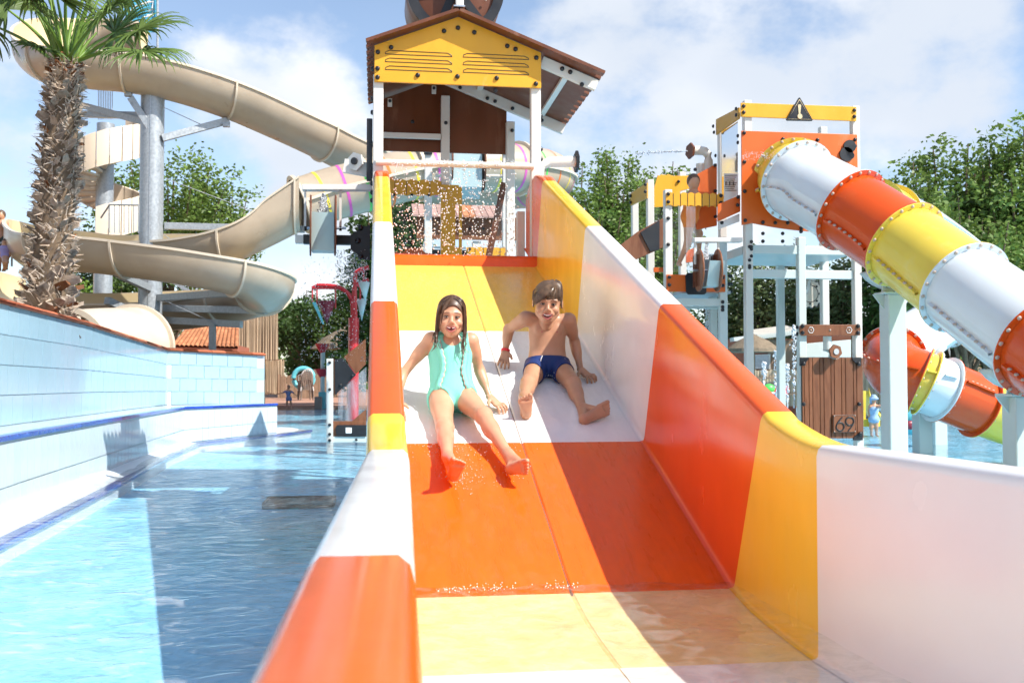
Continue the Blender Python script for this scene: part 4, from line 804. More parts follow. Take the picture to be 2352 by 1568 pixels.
# ------------------------------------------------------------------ tan flumes on the left
def resamp(path, sub):
    """spline over (u, v, d, eL, eR) rows -> points and wall heights"""
    rows = [tuple(aK(p[0], p[1], p[2]))+(p[3], p[4]) for p in path]; sp = spline(rows, sub)
    return [Vector(q[:3]) for q in sp], [(q[3], q[4]) for q in sp]
def flume(name, label, path, rings, r, sub=8, t=.03):
    r *= KS; t *= KS; path = [p[:3]+(p[3]*KS, p[4]*KS) for p in path]
    """open half-pipe with raised side walls; rings = control indices of joints"""
    root = thing(name, label, 'water slide', tuple(aK(*path[len(path)//2][:3])))
    sp, ex = resamp(path, sub); fr = frames(sp); N = 18
    def prof(i, rr, lip):
        x, z = fr[i]; z = V(0, 0, 1); x = Vector((x.x, x.y, 0)).normalized(); out = []; eL, eR = ex[i]
        out.append(sp[i]-x*(rr+lip)+z*(eL)); out.append(sp[i]-x*rr+z*eL)
        for k in range(N+1):
            a = -math.pi/2+math.pi*k/N; out.append(sp[i]+x*(math.sin(a)*rr)-z*(math.cos(a)*rr))
        out.append(sp[i]+x*rr+z*eR); out.append(sp[i]+x*(rr+lip)+z*eR); return out
    idx = [min(len(sp)-1, int(round(k*sub))) for k in rings]
    for i0, i1 in zip(idx, idx[1:]):
        m = MB(); m.grid([prof(i, r, 0) for i in range(i0, i1+1)]); o = m.build('section', 'tan', root, 45, label='tan flume section')
        m = MB(); m.grid([prof(i, r-t, 0) for i in range(i0, i1+1)]); m.build('inner_shell', 'tan_inner', o, 45)
        for s in (0, 1):
            m = MB(); rows = []
            for i in range(i0, i1+1):
                x, _ = fr[i]; x = Vector((x.x, x.y, 0)).normalized()*(1 if s else -1); e = ex[i][s]; b = sp[i]+x*r+V(0, 0, e)
                rows.append([b-x*t+V(0, 0, .0), b-x*t+V(0, 0, .02), b+x*.035+V(0, 0, .02), b+x*.035-V(0, 0, .025), b+V(0, 0, -.03)])
            m.grid(rows); m.build('rim', 'tan_light', o, 40)
    for i in idx:
        i = min(max(i, 1), len(sp)-2); m = MB(); d = (sp[i+1]-sp[i-1]).normalized(); a = [p for p in prof(i, r+.045, 0)[1:-1]]; b = prof(i, r-.005, 0)[1:-1]
        rows = [[p-d*.02 for p in b], [p-d*.02 for p in a], [p+d*.02 for p in a], [p+d*.02 for p in b]]; m.grid(rows); m.build('joint_flange', 'tan_light', root, 40)
    return root, sp
f1 = [(330, 72, 20.2, 0, .3), (215, 64, 20, 0, .3), (140, 78, 19.3, 0, .3), (98, 103, 18.0, 0, .25), (116, 128, 16.6, .1, .12), (195, 134, 16, .2, .0), (289, 142, 16, .2, .0), (400, 164, 16.2, .1, .0), (524, 205, 16.6, .05, .0), (640, 256, 17.1, .05, .0), (740, 304, 17.6, .05, .0), (845, 358, 18.4, .05, 0), (940, 405, 20.2, .05, 0)]
flume('upper_flume', 'tan open flume sweeping down from the upper left above the palm', f1, [0, 2, 4.3, 6.05, 8, 10, 11.5, 12], .49)
f2 = [(690, 468, 16.4, .36, .36), (610, 508, 16.3, .25, .3), (532, 541, 16.2, .06, .2), (440, 557, 16.3, 0, .2), (340, 564, 16.5, 0, .24), (220, 566, 16.8, 0, .24), (140, 560, 16.9, 0, .3), (92, 553, 16.3, 0, .32), (84, 548, 15.4, 0, .2), (112, 547, 14.7, 0, .03), (180, 551, 14.3, 0, 0), (286, 563, 14.2, 0, 0), (420, 582, 14.2, 0, 0), (535, 606, 14.4, 0, 0), (598, 632, 14.9, 0, 0), (605, 655, 15.7, 0, .05), (560, 672, 16.4, 0, .1), (490, 686, 16.8, 0, .2), (410, 697, 17, 0, .25), (300, 702, 17, 0, .25), (200, 704, 17, 0, .25), (90, 700, 16.8, 0, .25)]
flume('lower_flume', 'tan open flume winding in a double bend behind the tiled wall', f2, [0, 2.1, 4.5, 7, 9.2, 11.05, 13.05, 15, 16.6, 18.5, 21], .455)
# striped enclosed tube
tp = [(930, 402, 20.4), (1050, 430, 21.3), (1180, 432, 21.1), (1258, 420, 20.2), (1262, 402, 19.0), (1190, 388, 18.0), (1080, 386, 17.5), (960, 398, 17.1), (850, 424, 16.8), (760, 447, 16.6), (690, 470, 16.4)]
st = thing('striped_tube', 'tan enclosed slide tube with green, orange, yellow and magenta stripes', 'tube slide', tuple(aK(850, 424, 16.8)))
sp = [Vector(p) for p in spline([tuple(aK(*p)) for p in tp], 12)]; fr = frames(sp); RT = .44*KS
for i0, i1 in ((0, 36), (36, 60), (60, 84), (84, 97), (97, 120)):
    m = MB(); m.tube(sp[i0:i1+1], RT, 32, False); m.build('tube_section', 'tan', st, 50)
for i in (36, 60, 84, 97, 120):
    m = MB(); d = (sp[min(i+1, 120)]-sp[i-1]).normalized(); m.tube([sp[i]-d*.035, sp[i]-d*.034, sp[i]+d*.034, sp[i]+d*.035], [RT-.01, RT+.075, RT+.075, RT-.01], 32, False); m.build('joint_flange', 'tan_light', st, 40)
for s in (1, -1):
    m = MB(); m.grid([[sp[i]+fr[i][0]*s*(RT-.01)+V(0, 0, .03), sp[i]+fr[i][0]*s*(RT+.07)+V(0, 0, .03), sp[i]+fr[i][0]*s*(RT+.07)-V(0, 0, .03), sp[i]+fr[i][0]*s*(RT-.01)-V(0, 0, .03)] for i in range(0, 121)]); m.build('side_flange', 'tan_light', st, 40)
cyc = ['stripe_yellow', 'stripe_magenta', 'stripe_green', 'stripe_orange']; pos = 0; L = [0]
for i in range(1, 121): L.append(L[-1]+(sp[i]-sp[i-1]).length)
k = 0; s_ = L[120]-.45
while s_ > 3.8:
    i = int(np.searchsorted(L, s_)); i = min(max(i, 1), 119); d = (sp[i+1]-sp[i-1]).normalized(); c = sp[i]
    m = MB(); m.tube([c-d*.03, c+d*.03], RT+.004, 32, False); m.build('stripe', cyc[k % 4], st, 50); s_ -= .51; k += 1
# short cream run-in tube behind the coping
ct = thing('cream_half_tube', 'short cream half-tube lying just behind the terracotta coping', 'slide tube', tuple(aD(250, 785, 14)))
q = [Vector(p) for p in spline([tuple(aD(*p)) for p in ((150, 806, 14.9), (225, 800, 16.0), (306, 796, 17.2))], 8)]
m = MB(); m.tube(q, [.61+.07*i/16 for i in range(17)], 40, False); m.build('shell', 'tan_light', ct, 50)
m = MB(); m.tube([p for p in q], [.59+.07*i/16 for i in range(17)], 40, False); m.build('inner_shell', 'tan_inner', ct, 50)
for i, rr in ((0, .61), (16, .68)):
    d = (q[min(i+1, 16)]-q[max(i-1, 0)]).normalized(); m = MB(); m.tube([q[i]-d*.04, q[i]-d*.039, q[i]+d*.039, q[i]+d*.04], [rr-.02, rr+.06, rr+.06, rr-.02], 40, False); m.build('rim', 'tan_light', ct, 40)
f3 = [(110, 655, 19.5, 0, .1), (60, 640, 18.5, 0, .1), (20, 640, 17.3, 0, .1), (-20, 690, 15.8, 0, 0), (-60, 760, 14.5, 0, 0)]
flume('far_left_flume', 'tan flume dropping at the far left edge below the bathers', f3, [0, 2, 4], .45)
m = MB(); m.b2(aK(-60, 690, 19.5), aK(95, 760, 19.3)); tag(m.build('shade_wall', 'hd_brown', None, 0), 'dark brown wall under the far left flume', 'wall')
# ---- galvanised columns with arms
gp = thing('flume_column', 'tall galvanised column carrying the tan flumes', 'support column', tuple(aK(350, 900, 16.2))); gp.location.z = 0; ORIG[gp.name] = gp.location.copy()
b = aK(351, 222, 16.2); m = MB(); m.cyl((b.x, b.y, 0), (b.x, b.y, b.z), .235, n=24); m.build('column', 'galv', gp, 50); m = MB(); m.box((b.x+.005, b.y-.237, b.z/2), (.006, .012, b.z)); m.build('weld_seam', 'steel', gp, 0)
def arm(p, q, w=.115, h=.14, parent=gp): return MB().bar(aK(*p), aK(*q), w, h).build('arm', 'galv', parent, 0, .006)
arm((372, 318, 16.1), (525, 277, 16.6)); arm((300, 225, 16.0), (345, 295, 16.05)); arm((180, 240, 17), (330, 280, 16.2)); arm((180, 262, 17.2), (330, 266, 16.3)); arm((340, 235, 16.3), (350, 228, 16.6)); arm((378, 519, 16.2), (700, 527, 16.6)); arm((245, 690, 15), (345, 737, 16)) ; arm((270, 628, 14.6), (345, 663, 16.0)); arm((365, 684, 16), (535, 672, 14.9)); arm((378, 708, 16.4), (612, 713, 15.6)); arm((378, 735, 16.4), (555, 745, 15.9)); arm((488, 745, 16.0), (488, 820, 16.0))
for p, q in (((372, 245, 16.0), (470, 290, 16.5)), ((378, 540, 16.2), (520, 640, 16)), ((378, 690, 16.2), (500, 745, 16)), ((380, 410, 16.2), (620, 500, 16.4))): m = MB(); m.cyl(aK(*p), aK(*q), .008, n=6); m.build('tie_rod', 'galv', gp)
for u, v, d in ((520, 287, 16.5), (295, 217, 16), (520, 668, 15)):
    m = MB(); m.box(aK(u, v, d), (.14, .1, .09)); m.build('saddle', 'galv', gp, 0)
sc_ = thing('stair_column', 'grey round column inside the cream spiral stair', 'support column', tuple(aK(242, 900, 20)))
b = aK(243, 285, 20); m = MB(); m.cyl((b.x, b.y, 0), (b.x, b.y, b.z), .215, n=20); m.build('column', 'galv', sc_, 50)
m = MB(); p = aK(232, 640, 20.5); m.cyl((p.x, p.y, 0), (p.x, p.y, p.z+.3), .19, n=16); m.build('footing', 'stair_cream', sc_, 50)
ss = thing('spiral_stair', 'cream panelled spiral staircase partly hidden by the palm trunk', 'staircase', (b.x, b.y, 1.3)); RS = .84
zt0 = aK(242, 288, 20).z; zb0 = aK(242, 530, 20).z; turns = 520; n = 26
for k in range(n):
    a0 = 70-turns*k/n; a1 = 70-turns*(k+1)/n; z0 = zt0+(zb0-zt0)*k/n; z1 = zt0+(zb0-zt0)*(k+1)/n; m = MB(); rows = []
    for j in range(4):
        a = R_(a0+(a1-a0)*(j/3)*.93); z = z0+(z1-z0)*j/3; rows.append([(b.x+(RS+o)*math.cos(a), b.y+(RS+o)*math.sin(a), z+hh) for o, hh in ((0, -.43), (0, .43), (.025, .455), (.04, .43), (.04, -.43), (0, -.43))])
    m.grid(rows); m.build('balustrade_panel', 'stair_cream', ss, 40)
    a = R_((a0+a1)/2); m = MB(); pts = []
    for aa in (a0, a1): c_, s2 = math.cos(R_(aa)), math.sin(R_(aa)); pts += [(b.x+.19*c_, b.y+.19*s2), (b.x+RS*c_, b.y+RS*s2)]
    m.prism([pts[0], pts[1], pts[3], pts[2]], lambda x, y, d: (x, y, z0-.38-d), .06); m.build('tread', 'stair_cream', ss, 0)
gd = thing('guard_rail', 'grey upright-bar guard rail beside the spiral stair foot', 'railing', tuple(aK(290, 560, 18.6)))
for k in range(7): MB().cyl(aK(252+11*k, 472 if k else 468, 18.6), aK(252+11*k, 535, 18.6), .012, n=6).build('bar', 'galv', gd)
MB().cyl(aK(232, 500, 18.9), aK(252, 470, 18.6), .022, n=8).build('hand_rail', 'galv', gd); MB().cyl(aK(252, 470, 18.6), aK(318, 471, 18.6), .022, n=8).build('hand_rail', 'galv', gd)
for k in range(9): MB().cyl(aK(226+4*k, 205, 20.6), aK(226+4*k, 275, 20.6), .01, n=6).build('bar', 'galv', gd)
# light metal stair below the lower flume
ms_ = thing('metal_stair', 'light railed metal stair far behind the lower flume', 'staircase', tuple(aK(440, 700, 24)))
MB().bar(aK(385, 640, 24), aK(470, 690, 24), .06, .10).build('stringer', 'galv', ms_, 0); MB().bar(aK(390, 612, 24), aK(475, 660, 24), .04, .05).build('hand_rail', 'galv', ms_, 0)
for k in range(9): MB().cyl(aK(392+10*k, 645+5.5*k, 24), aK(392+10*k, 617+5.5*k, 24), .014, n=6).build('bar', 'galv', ms_)
# banner
bn = thing('banner', 'tall blue banner with white lettering behind the palm crown', 'banner', tuple(aK(325, 70, 21)))
q = [aK(u, v, 21) for u, v in ((283, 25), (300, -40), (362, -40), (361, 72), (318, 73))]; m = MB(); m.prism([(v_.x, v_.z) for v_ in q], lambda x, z, d: (x, q[0].y+d, z), .01); m.build('cloth', 'banner', bn, 0)
for pts in ([(300, 25), (318, 12), (345, 3)], [(310, 15), (352, 4), (349, 20)], [(340, 26), (352, 22), (350, 34), (338, 36)], [(330, 40), (352, 36)], [(352, 44), (350, 56)]): MB().tube([aK(u, v, 20.93) for u, v in pts], .018, 6).build('lettering', 'paint_white', bn, 60)
MB().cyl(aK(362, -60, 21.02), aK(362, 260, 21.02), .03, n=8).build('pole', 'galv', bn)
# ------------------------------------------------------------------ fan palm
pr = random.Random(11); PD = 11.35
pm = thing('palm_tree', 'fan palm with shaggy leaf-base trunk standing behind the tiled wall', 'palm tree', tuple(aD(108, 740, PD)))
tpath = [Vector(p) for p in spline([tuple(aD(*p)) for p in ((106, 770, PD), (110, 690, PD), (120, 590, PD), (128, 480, PD), (136, 370, PD), (144, 260, PD), (150, 180, PD), (152, 140, PD))], 6)]
trad = [.15+.03*math.sin(i*.7) for i in range(len(tpath))]; nT = len(tpath)
for i in range(nT): t = i/(nT-1); trad[i] = float(np.interp(t, [0, .1, .3, .6, .85, 1], [.235, .225, .205, .185, .15, .115]))
m = MB(); m.tube(tpath, trad, 18); m.build('trunk', 'bark', pm, 60)
def bootmesh(key, w, l, th, seed):
    r = random.Random(seed); m = MB(); rows = []
    for i in range(5):
        t = i/4; ww = w*(1-.45*t+.08*math.sin(3*t+seed)); bend = .22*l*t*t; rows.append([(-ww/2, bend+th*.2, l*t), (-ww*.2, bend-th*(.6-.4*t), l*t+.01), (ww*.2, bend-th*(.6-.4*t), l*t-.006*r.random()), (ww/2, bend+th*.2, l*t+.012*r.random()), (0, bend+th*.75*(1-.6*t), l*t), (-ww/2, bend+th*.2, l*t)])
    m.grid(rows); m.add(rows[-1][:5], [(0, 1, 2, 3, 4)]); return m.mesh(key, 'boot' if seed < 4 else 'boot_red', 30)
BOOTS = [bootmesh('leaf_base', .115, .125, .03, s) for s in range(4)]; BRED = [bootmesh('leaf_base', .08, .12, .03, s) for s in (4, 5)]
cnt = 0; ga = 0
for k in range(290):
    t = .012+.985*(k/290); i = min(nT-2, int(t*(nT-1))); ft = t*(nT-1)-i; c = tpath[i].lerp(tpath[i+1], ft); r = trad[i]*(1-ft)+trad[i+1]*ft; ga += 2.39996
    axu = (tpath[i+1]-tpath[i]).normalized(); out = Vector((math.cos(ga), math.sin(ga), 0)); out = (out-axu*out.dot(axu)).normalized(); tw_ = pr.uniform(-.9, .9)
    tilt = pr.uniform(15, 70) if t > .12 else (pr.uniform(35, 75) if pr.random() < .55 else pr.uniform(130, 165))
    up = (axu*math.cos(R_(tilt))+out*math.sin(R_(tilt))).normalized(); up = (up+axu.cross(out)*tw_).normalized(); xx = up.cross(out).normalized(); yy = up.cross(xx).normalized()
    if yy.dot(out) < 0 and tilt < 90: yy = -yy; xx = -xx
    s = pr.uniform(.75, 1.2)*(1.25 if t < .22 else 1)*(.8 if t > .8 else 1); me = pr.choice(BRED) if (t > .86 or pr.random() < .07) else pr.choice(BOOTS)
    mt = Matrix(((xx.x, yy.x, up.x, 0), (xx.y, yy.y, up.y, 0), (xx.z, yy.z, up.z, 0), (0, 0, 0, 1)))
    link('leaf_base', me, pm, Matrix.Translation(c+out*(r*.82)) @ mt @ Matrix.Diagonal((s*pr.uniform(.8, 1.25), s, s*(1.5 if t < .12 else 1)*pr.uniform(.8, 1.3), 1)))
fq = []; ff = []
for k in range(2600):
    t = pr.random(); i = min(nT-2, int(t*(nT-1))); ft = t*(nT-1)-i; c = tpath[i].lerp(tpath[i+1], ft); r = trad[i]*(1-ft)+trad[i+1]*ft; a = pr.uniform(0, 6.283); out = V(math.cos(a), math.sin(a), 0); tg = V(-out.y, out.x, 0)
    d = (V(0, 0, pr.uniform(-.3, 1))+out*pr.uniform(.1, .9)+tg*pr.uniform(-.8, .8)).normalized(); L = pr.uniform(.04, .13)*(1.5 if t < .15 else 1); w = d.cross(out).normalized()*pr.uniform(.003, .010); p = c+out*(r*pr.uniform(.95, 1.25)); fq += [p-w, p+w, p+d*L+w*.3, p+d*L-w*.3]
ff = np.arange(len(fq)).reshape(-1, 4); o = link('fibre', bpy.data.meshes.new('fibre'), pm); me = bpy.data.meshes.new('fibre'); me.from_pydata([tuple(q) for q in fq], [], ff.tolist()); me.materials.append(M['boot']); o.data = me; o['kind'] = 'stuff'
def frond(base, hub, fdir, nrm, R, n, droop, seed, mt='palm_leaf'):
    """petiole from base to hub, then a fan of folded leaflets that droop at the tips"""
    r = random.Random(seed); f = (fdir).normalized(); nrm = (nrm-f*nrm.dot(f)).normalized(); sd = f.cross(nrm).normalized(); m = MB()
    mid = base.lerp(hub, .5)+V(0, 0, .06); pts = [Vector(p) for p in spline([tuple(base), tuple(mid), tuple(hub)], 6)]; m.tube(pts, [.028-.017*i/12 for i in range(13)], 7)
    pet = m.build('petiole', 'petiole', pm, 60); m = MB()
    for k in range(n):
        a = R_(-128+256*k/(n-1)+r.uniform(-3, 3)); d = f*math.cos(a)+sd*math.sin(a); L = R*(.72+.28*math.cos(a*.55))*r.uniform(.85, 1.1); w0 = .020; p = hub.copy(); rows = []; side = nrm.cross(d).normalized(); dr = droop*r.uniform(.6, 1.5); dd = d+nrm*r.uniform(-.10, .16)
        for s in range(8):
            t = s/7; w = w0*(.5+1.3*t if t < .38 else 1.0*(1-((t-.38)/.62)**1.4)+.06); rows.append([p-side*w-nrm*.004, p+nrm*w*.35, p+side*w-nrm*.004])
            dd = (dd+V(0, 0, -dr*(max(0, t-.30))**1.1)).normalized(); p = p+dd*(L/7)
        m.grid(rows)
    m.build('leaf_blade', mt, pet, 60)
cr = tpath[-1]+V(0, 0, -.02)
FR = [((317, 70), 10.2, .62, .55), ((326, 116), 10.0, .60, .8), ((255, 20), 9.9, .62, .5), ((262, 75), 10.8, .6, .6), ((68, 5), 9.8, .66, 1.1), ((98, 112), 10.0, .34, .7), ((15, 20), 10.3, .62, 1.2), ((150, -60), 9.8, .66, .4), ((210, -75), 10.6, .66, .4), ((90, -85), 10.4, .66, .5), ((40, -50), 11, .62, .8), ((280, -40), 10.9, .62, .5), ((180, -20), 11.1, .55, .4), ((130, -10), 9.6, .5, .5), ((225, 45), 11.2, .55, .6), ((-35, 50), 10.8, .6, 1.2), ((110, 30), 11.2, .55, .5)]
for i, ((u, v), d, R, dr) in enumerate(FR):
    h = aD(u, v, d+.95); b0 = cr+V(pr.uniform(-.05, .05), pr.uniform(-.06, .06), pr.uniform(-.12, .04)); f = (h-b0).normalized(); f = (f+V(0, 0, -.25)).normalized(); nrm = V(pr.uniform(-.3, .3), -.55 if d < 10.5 else .4, .75)
    frond(b0, h, f, nrm, R, 44, dr, i)
for i in range(10):
    a = pr.uniform(0, 6.28); b0 = cr+V(.05*math.cos(a), .05*math.sin(a), -.1); h = b0+V(.28*math.cos(a), .28*math.sin(a), pr.uniform(.5, .9)); m = MB(); m.tube([Vector(p) for p in spline([tuple(b0), tuple(b0.lerp(h, .5)+V(0, 0, .05)), tuple(h)], 5)], [.03-.002*j for j in range(11)], 7); m.build('petiole', 'petiole', pm, 60)
# ------------------------------------------------------------------ trees
def leafquads(cs, n, spread, size, rg, flat=.5):
    """n leaf faces scattered round every centre; returns vertex and face arrays"""
    cs = np.repeat(np.asarray(cs), n, axis=0); N = len(cs); p = cs+rg.normal(0, 1, (N, 3))*spread
    a = rg.normal(0, 1, (N, 3)); a[:, 2] *= flat; a /= np.linalg.norm(a, axis=1)[:, None]; b = rg.normal(0, 1, (N, 3)); b -= a*(a*b).sum(1)[:, None]; b /= np.linalg.norm(b, axis=1)[:, None]
    s = size*rg.uniform(.6, 1.3, (N, 1)); q = np.stack([p-a*s, p-b*s*.55, p+a*s, p+b*s*.55], 1).reshape(-1, 3); f = np.arange(N*4).reshape(-1, 4); return q, f
def npmesh(name, v, f, mt):
    me = bpy.data.meshes.new(name); me.vertices.add(len(v)); me.vertices.foreach_set('co', np.asarray(v, np.float32).ravel()); me.loops.add(f.size); me.loops.foreach_set('vertex_index', f.ravel().astype(np.int32)); me.polygons.add(len(f)); me.polygons.foreach_set('loop_start', np.arange(0, f.size, f.shape[1], dtype=np.int32)); me.update(calc_edges=True); me.materials.append(M[mt]); return me
def tree(u, vt, d, w, h, label, mt='leaf_poplar', leaf=.075, nl=42, ncl=230, seed=0, style='poplar', name='tree', group=None):
    """u, top v and distance place the tree; w, h in metres are the crown's width and height"""
    rg = np.random.default_rng(seed); top = aD(u, vt, d); base = Vector((top.x, top.y, .0)); t = thing(name, label, 'tree', tuple(base), group); zt = top.z; zc = zt-h; m = MB()
    lean = rg.normal(0, .1, 2); tr = max(.08, h*.022); m.tube([base, base+V(lean[0]*.5, lean[1]*.5, zc*.6), base+V(lean[0], lean[1], zc+h*.45), base+V(lean[0]*1.6, lean[1], zc+h*.8)], [tr*1.4, tr, tr*.6, tr*.2], 8)
    cs = []; nb = 16 if style == 'poplar' else 14
    for b in range(nb):
        a = 2*math.pi*b/nb+rg.uniform(-.3, .3)
        if style == 'poplar':
            z0 = zc+h*rg.uniform(.0, .5); rr = w/2*rg.uniform(.35, 1.0); z1 = min(zt-.1*rg.random()-h*.30*(rr/(w/2))**1.6, z0+h*rg.uniform(.4, .75)); n = 5
        elif style == 'pine':
            z0 = zc+h*rg.uniform(-.2, .2); rr = w/2*math.sqrt(rg.uniform(.05, 1)); z1 = zt-h*(.55*(rr/(w/2))**2+rg.uniform(0, .12)); n = 4
        else:
            z0 = zc+h*rg.uniform(.0, .4); rr = w/2*rg.uniform(.5, 1.0); z1 = zc+h*rg.uniform(.25, .98)*(1-.45*(rr/(w/2))**2); n = 5
            if b % 3 == 0: rr = w/2*rg.uniform(.05, .55); z1 = zt-h*rg.uniform(.02, .10)
        p0 = base+V(lean[0]*.7, lean[1]*.7, max(.5, z0-h*.15)); p1 = base+V(rr*math.cos(a), rr*math.sin(a), z1); mid = p0.lerp(p1, .5)+V(rr*.12*math.cos(a), rr*.12*math.sin(a), -h*.04)
        br = [Vector(q) for q in spline([tuple(p0), tuple(mid), tuple(p1)], 4)]; m.tube(br, [tr*.5*(1-i/9)+.008 for i in range(9)], 5, False)
        for k in range(ncl//nb):
            f = rg.uniform(.35, 1.02)**.8; i = min(7, int(f*8)); q = br[i].lerp(br[i+1], min(1, f*8-i)); o = rg.normal(0, 1, 3)*w*(.07 if style != 'pine' else .09); 
            if style == 'poplar': o[2] *= 1.2
            if style == 'pine': o[2] *= .5
            cs.append((q.x+o[0], q.y+o[1], min(q.z+o[2], zt)))
    m.build('trunk', 'bark', t, 60)
    v, f = leafquads(cs, nl, w*.042+.05, leaf, rg); link('crown', npmesh('crown', v, f, mt), t); return t
tree(395, 332, 37, 5.4, 6.5, 'leafy light green tree behind the left flumes and column', seed=1, ncl=340, leaf=.085); tree(510, 400, 38, 3.4, 5.0, 'smaller light green tree right of the left flume tree', seed=2, ncl=160, leaf=.085)
tree(255, 495, 40, 3.4, 4.5, 'dark round-headed pine seen between palm and column', 'leaf_pine', seed=3, style='pine', ncl=170, leaf=.09)
tree(690, 650, 49, 3.8, 3.0, 'umbrella pine with bare trunk right of the cane tower', 'leaf_pine', seed=4, style='pine', ncl=190, leaf=.10, nl=50)
tree(770, 655, 46, 4.4, 3.6, 'broad green pine behind the red bucket tree', 'leaf_pine', seed=5, style='pine', ncl=240, leaf=.10)
tree(862, 470, 29, 2.3, 5.5, 'tall dark evergreen just left of the slide tower', 'leaf_pine', seed=6, style='round', ncl=280, leaf=.085)
tree(950, 430, 30, 3.4, 5.6, 'dark leafy tree seen through the slide tower opening', 'leaf_dark', seed=7, style='round', ncl=300, leaf=.09)
tree(1330, 345, 34, 2.4, 7.0, 'poplar nearest the right side of the slide tower', seed=8, ncl=190); tree(1425, 320, 34, 2.6, 7.5, 'tallest middle poplar between the two play towers', seed=9, ncl=220); tree(1525, 345, 36, 2.5, 7.0, 'poplar just left of the water cannon', seed=10, ncl=190); tree(1375, 420, 32, 2.6, 5.5, 'low bushy poplar in front of the middle poplars', seed=11, ncl=190); tree(1480, 430, 33, 2.6, 5.5, 'low bushy poplar behind the yellow rails', seed=12, ncl=180)
tree(2060, 340, 27, 2.4, 6.5, 'poplar beside the far tube mouth at right', seed=13, ncl=190); tree(2180, 280, 27, 2.8, 7.5, 'tall poplar above the yellow tube ring', seed=14, ncl=260); tree(2270, 262, 26, 2.6, 7.5, 'tall poplar at the right above the white tube ring', seed=15, ncl=260); tree(2370, 250, 25, 2.8, 7.5, 'large poplar cut by the right picture edge', seed=16, ncl=260); tree(2210, 400, 24, 3.2, 5.0, 'bushy lower poplar behind the near tube', seed=17, ncl=240)
tree(1735, 590, 29, 3.0, 3.8, 'olive green tree under the orange tower at left', 'leaf_olive', seed=18, style='round', ncl=200); tree(1840, 575, 30, 2.8, 3.8, 'olive green tree behind the number panel posts', 'leaf_olive', seed=19, style='round', ncl=200); tree(1935, 600, 29, 2.6, 3.6, 'olive green tree behind the gear spinner', 'leaf_olive', seed=20, style='round', ncl=180); tree(2010, 640, 27, 1.8, 3.6, 'dark cypress left of the far tube elbow', 'leaf_pine', seed=21, style='round', ncl=150); tree(1650, 620, 31, 3.0, 3.4, 'dark green tree behind the ribbed tipping bucket', 'leaf_dark', seed=22, style='round', ncl=180)
tree(1770, 712, 31, 2.6, 2.0, 'bright green bush showing above the brown hut roof', 'leaf_bright', seed=23, style='round', ncl=100, name='bush'); tree(200, 660, 34, 2.6, 2.2, 'yellow-green bush low behind the palm trunk', 'leaf_bright', seed=24, style='round', ncl=120, name='bush'); tree(300, 650, 35, 2.6, 2.4, 'dark bush low behind the grey column', 'leaf_dark', seed=25, style='round', ncl=120, name='bush')
tree(715, 775, 52, 3.2, 2.4, 'dark undergrowth bush beneath the umbrella pine', 'leaf_dark', seed=26, style='round', ncl=120, name='bush', leaf=.1); tree(800, 765, 47, 3.2, 2.6, 'green undergrowth bush left of the dripping side rail', 'leaf_olive', seed=27, style='round', ncl=130, name='bush', leaf=.1)
# distant belt of trees
rg = np.random.default_rng(77); cs = []
for k in range(520):
    u = rg.uniform(-600, 3000); d = rg.uniform(56, 75); vt = 790-35*math.sin(u*.011)-25*math.sin(u*.031+1); q = aD(u, rg.uniform(vt, 872), d); cs.append(tuple(q))
v, f = leafquads(cs, 55, .75, .22, rg); o = link('distant_trees', npmesh('distant_trees', v, f, 'leaf_dark')); tag(o, 'dark belt of distant trees beyond the fences', 'trees', kind='stuff')
# ------------------------------------------------------------------ left background: cane tower, hut, fence, chairs, bucket tree
br_ = random.Random(5)
ct_ = thing('cane_screen', 'tall pale cane palisade screen right of the tiled hut roof', 'fence', tuple(aD(595, 900, 44)))
cm = MB(); cm.cyl((0, 0, 0), (0, 0, 1), .038, .030, 7); CANE = cm.mesh('cane', 'cane', 60)
def canes(parent, u0, u1, v0, v1, d, n, jig=6):
    for k in range(n):
        u = u0+(u1-u0)*(k+.5)/n; a = aD(u, v1, d+br_.uniform(-.03, .03)); b_ = aD(u+br_.uniform(-.6, .6), v0+br_.uniform(-jig, jig), d); L = (b_-a).length
        link('cane', CANE, parent, Matrix.Translation(a) @ (b_-a).to_track_quat('Z', 'Y').to_matrix().to_4x4() @ Matrix.Diagonal((br_.uniform(.8, 1.25), br_.uniform(.8, 1.25), L, 1)))
canes(ct_, 540, 638, 712, 826, 43, 34); canes(ct_, 597, 652, 826, 906, 43.4, 20, 3)
MB().bar(aD(540, 826, 43), aD(641, 826, 43), .06, .06).build('rail', 'wood_grey', ct_, 0); MB().bar(aD(540, 740, 43.08), aD(638, 742, 43.08), .06, .06).build('rail', 'wood_grey', ct_, 0)
hu = thing('tiled_hut', 'low red hut with terracotta tiled roof behind the pool wall', 'hut', tuple(aD(470, 850, 27)))
a = aD(395, 792, 30.5); b = aD(545, 796, 30.5); MB().b2((a.x+.1, a.y+.1, 0), (b.x-.05, a.y+3, a.z)).build('wall', 'stucco_red', hu, 0)
rm = MB(); rows = []
for y in (0, 1): rows.append([(.5*math.cos(math.pi*k/6)*(1-.12*y), y, .5*math.sin(math.pi*k/6)*(1-.12*y)) for k in range(7)])
rm.grid(rows); RT_ = rm.mesh('roof_tile', 'roof_tile', 60)
e0 = aD(392, 796, 30); e1 = aD(548, 800, 30); r0 = aD(438, 742, 32.4); r1 = aD(548, 742, 32.4)
MB().add([e0-V(0, 0, .03), e1-V(0, 0, .03), r1-V(0, 0, .03), r0-V(0, 0, .03)], [(0, 1, 2, 3)]).build('roof_deck', 'stucco_red', hu, 0)
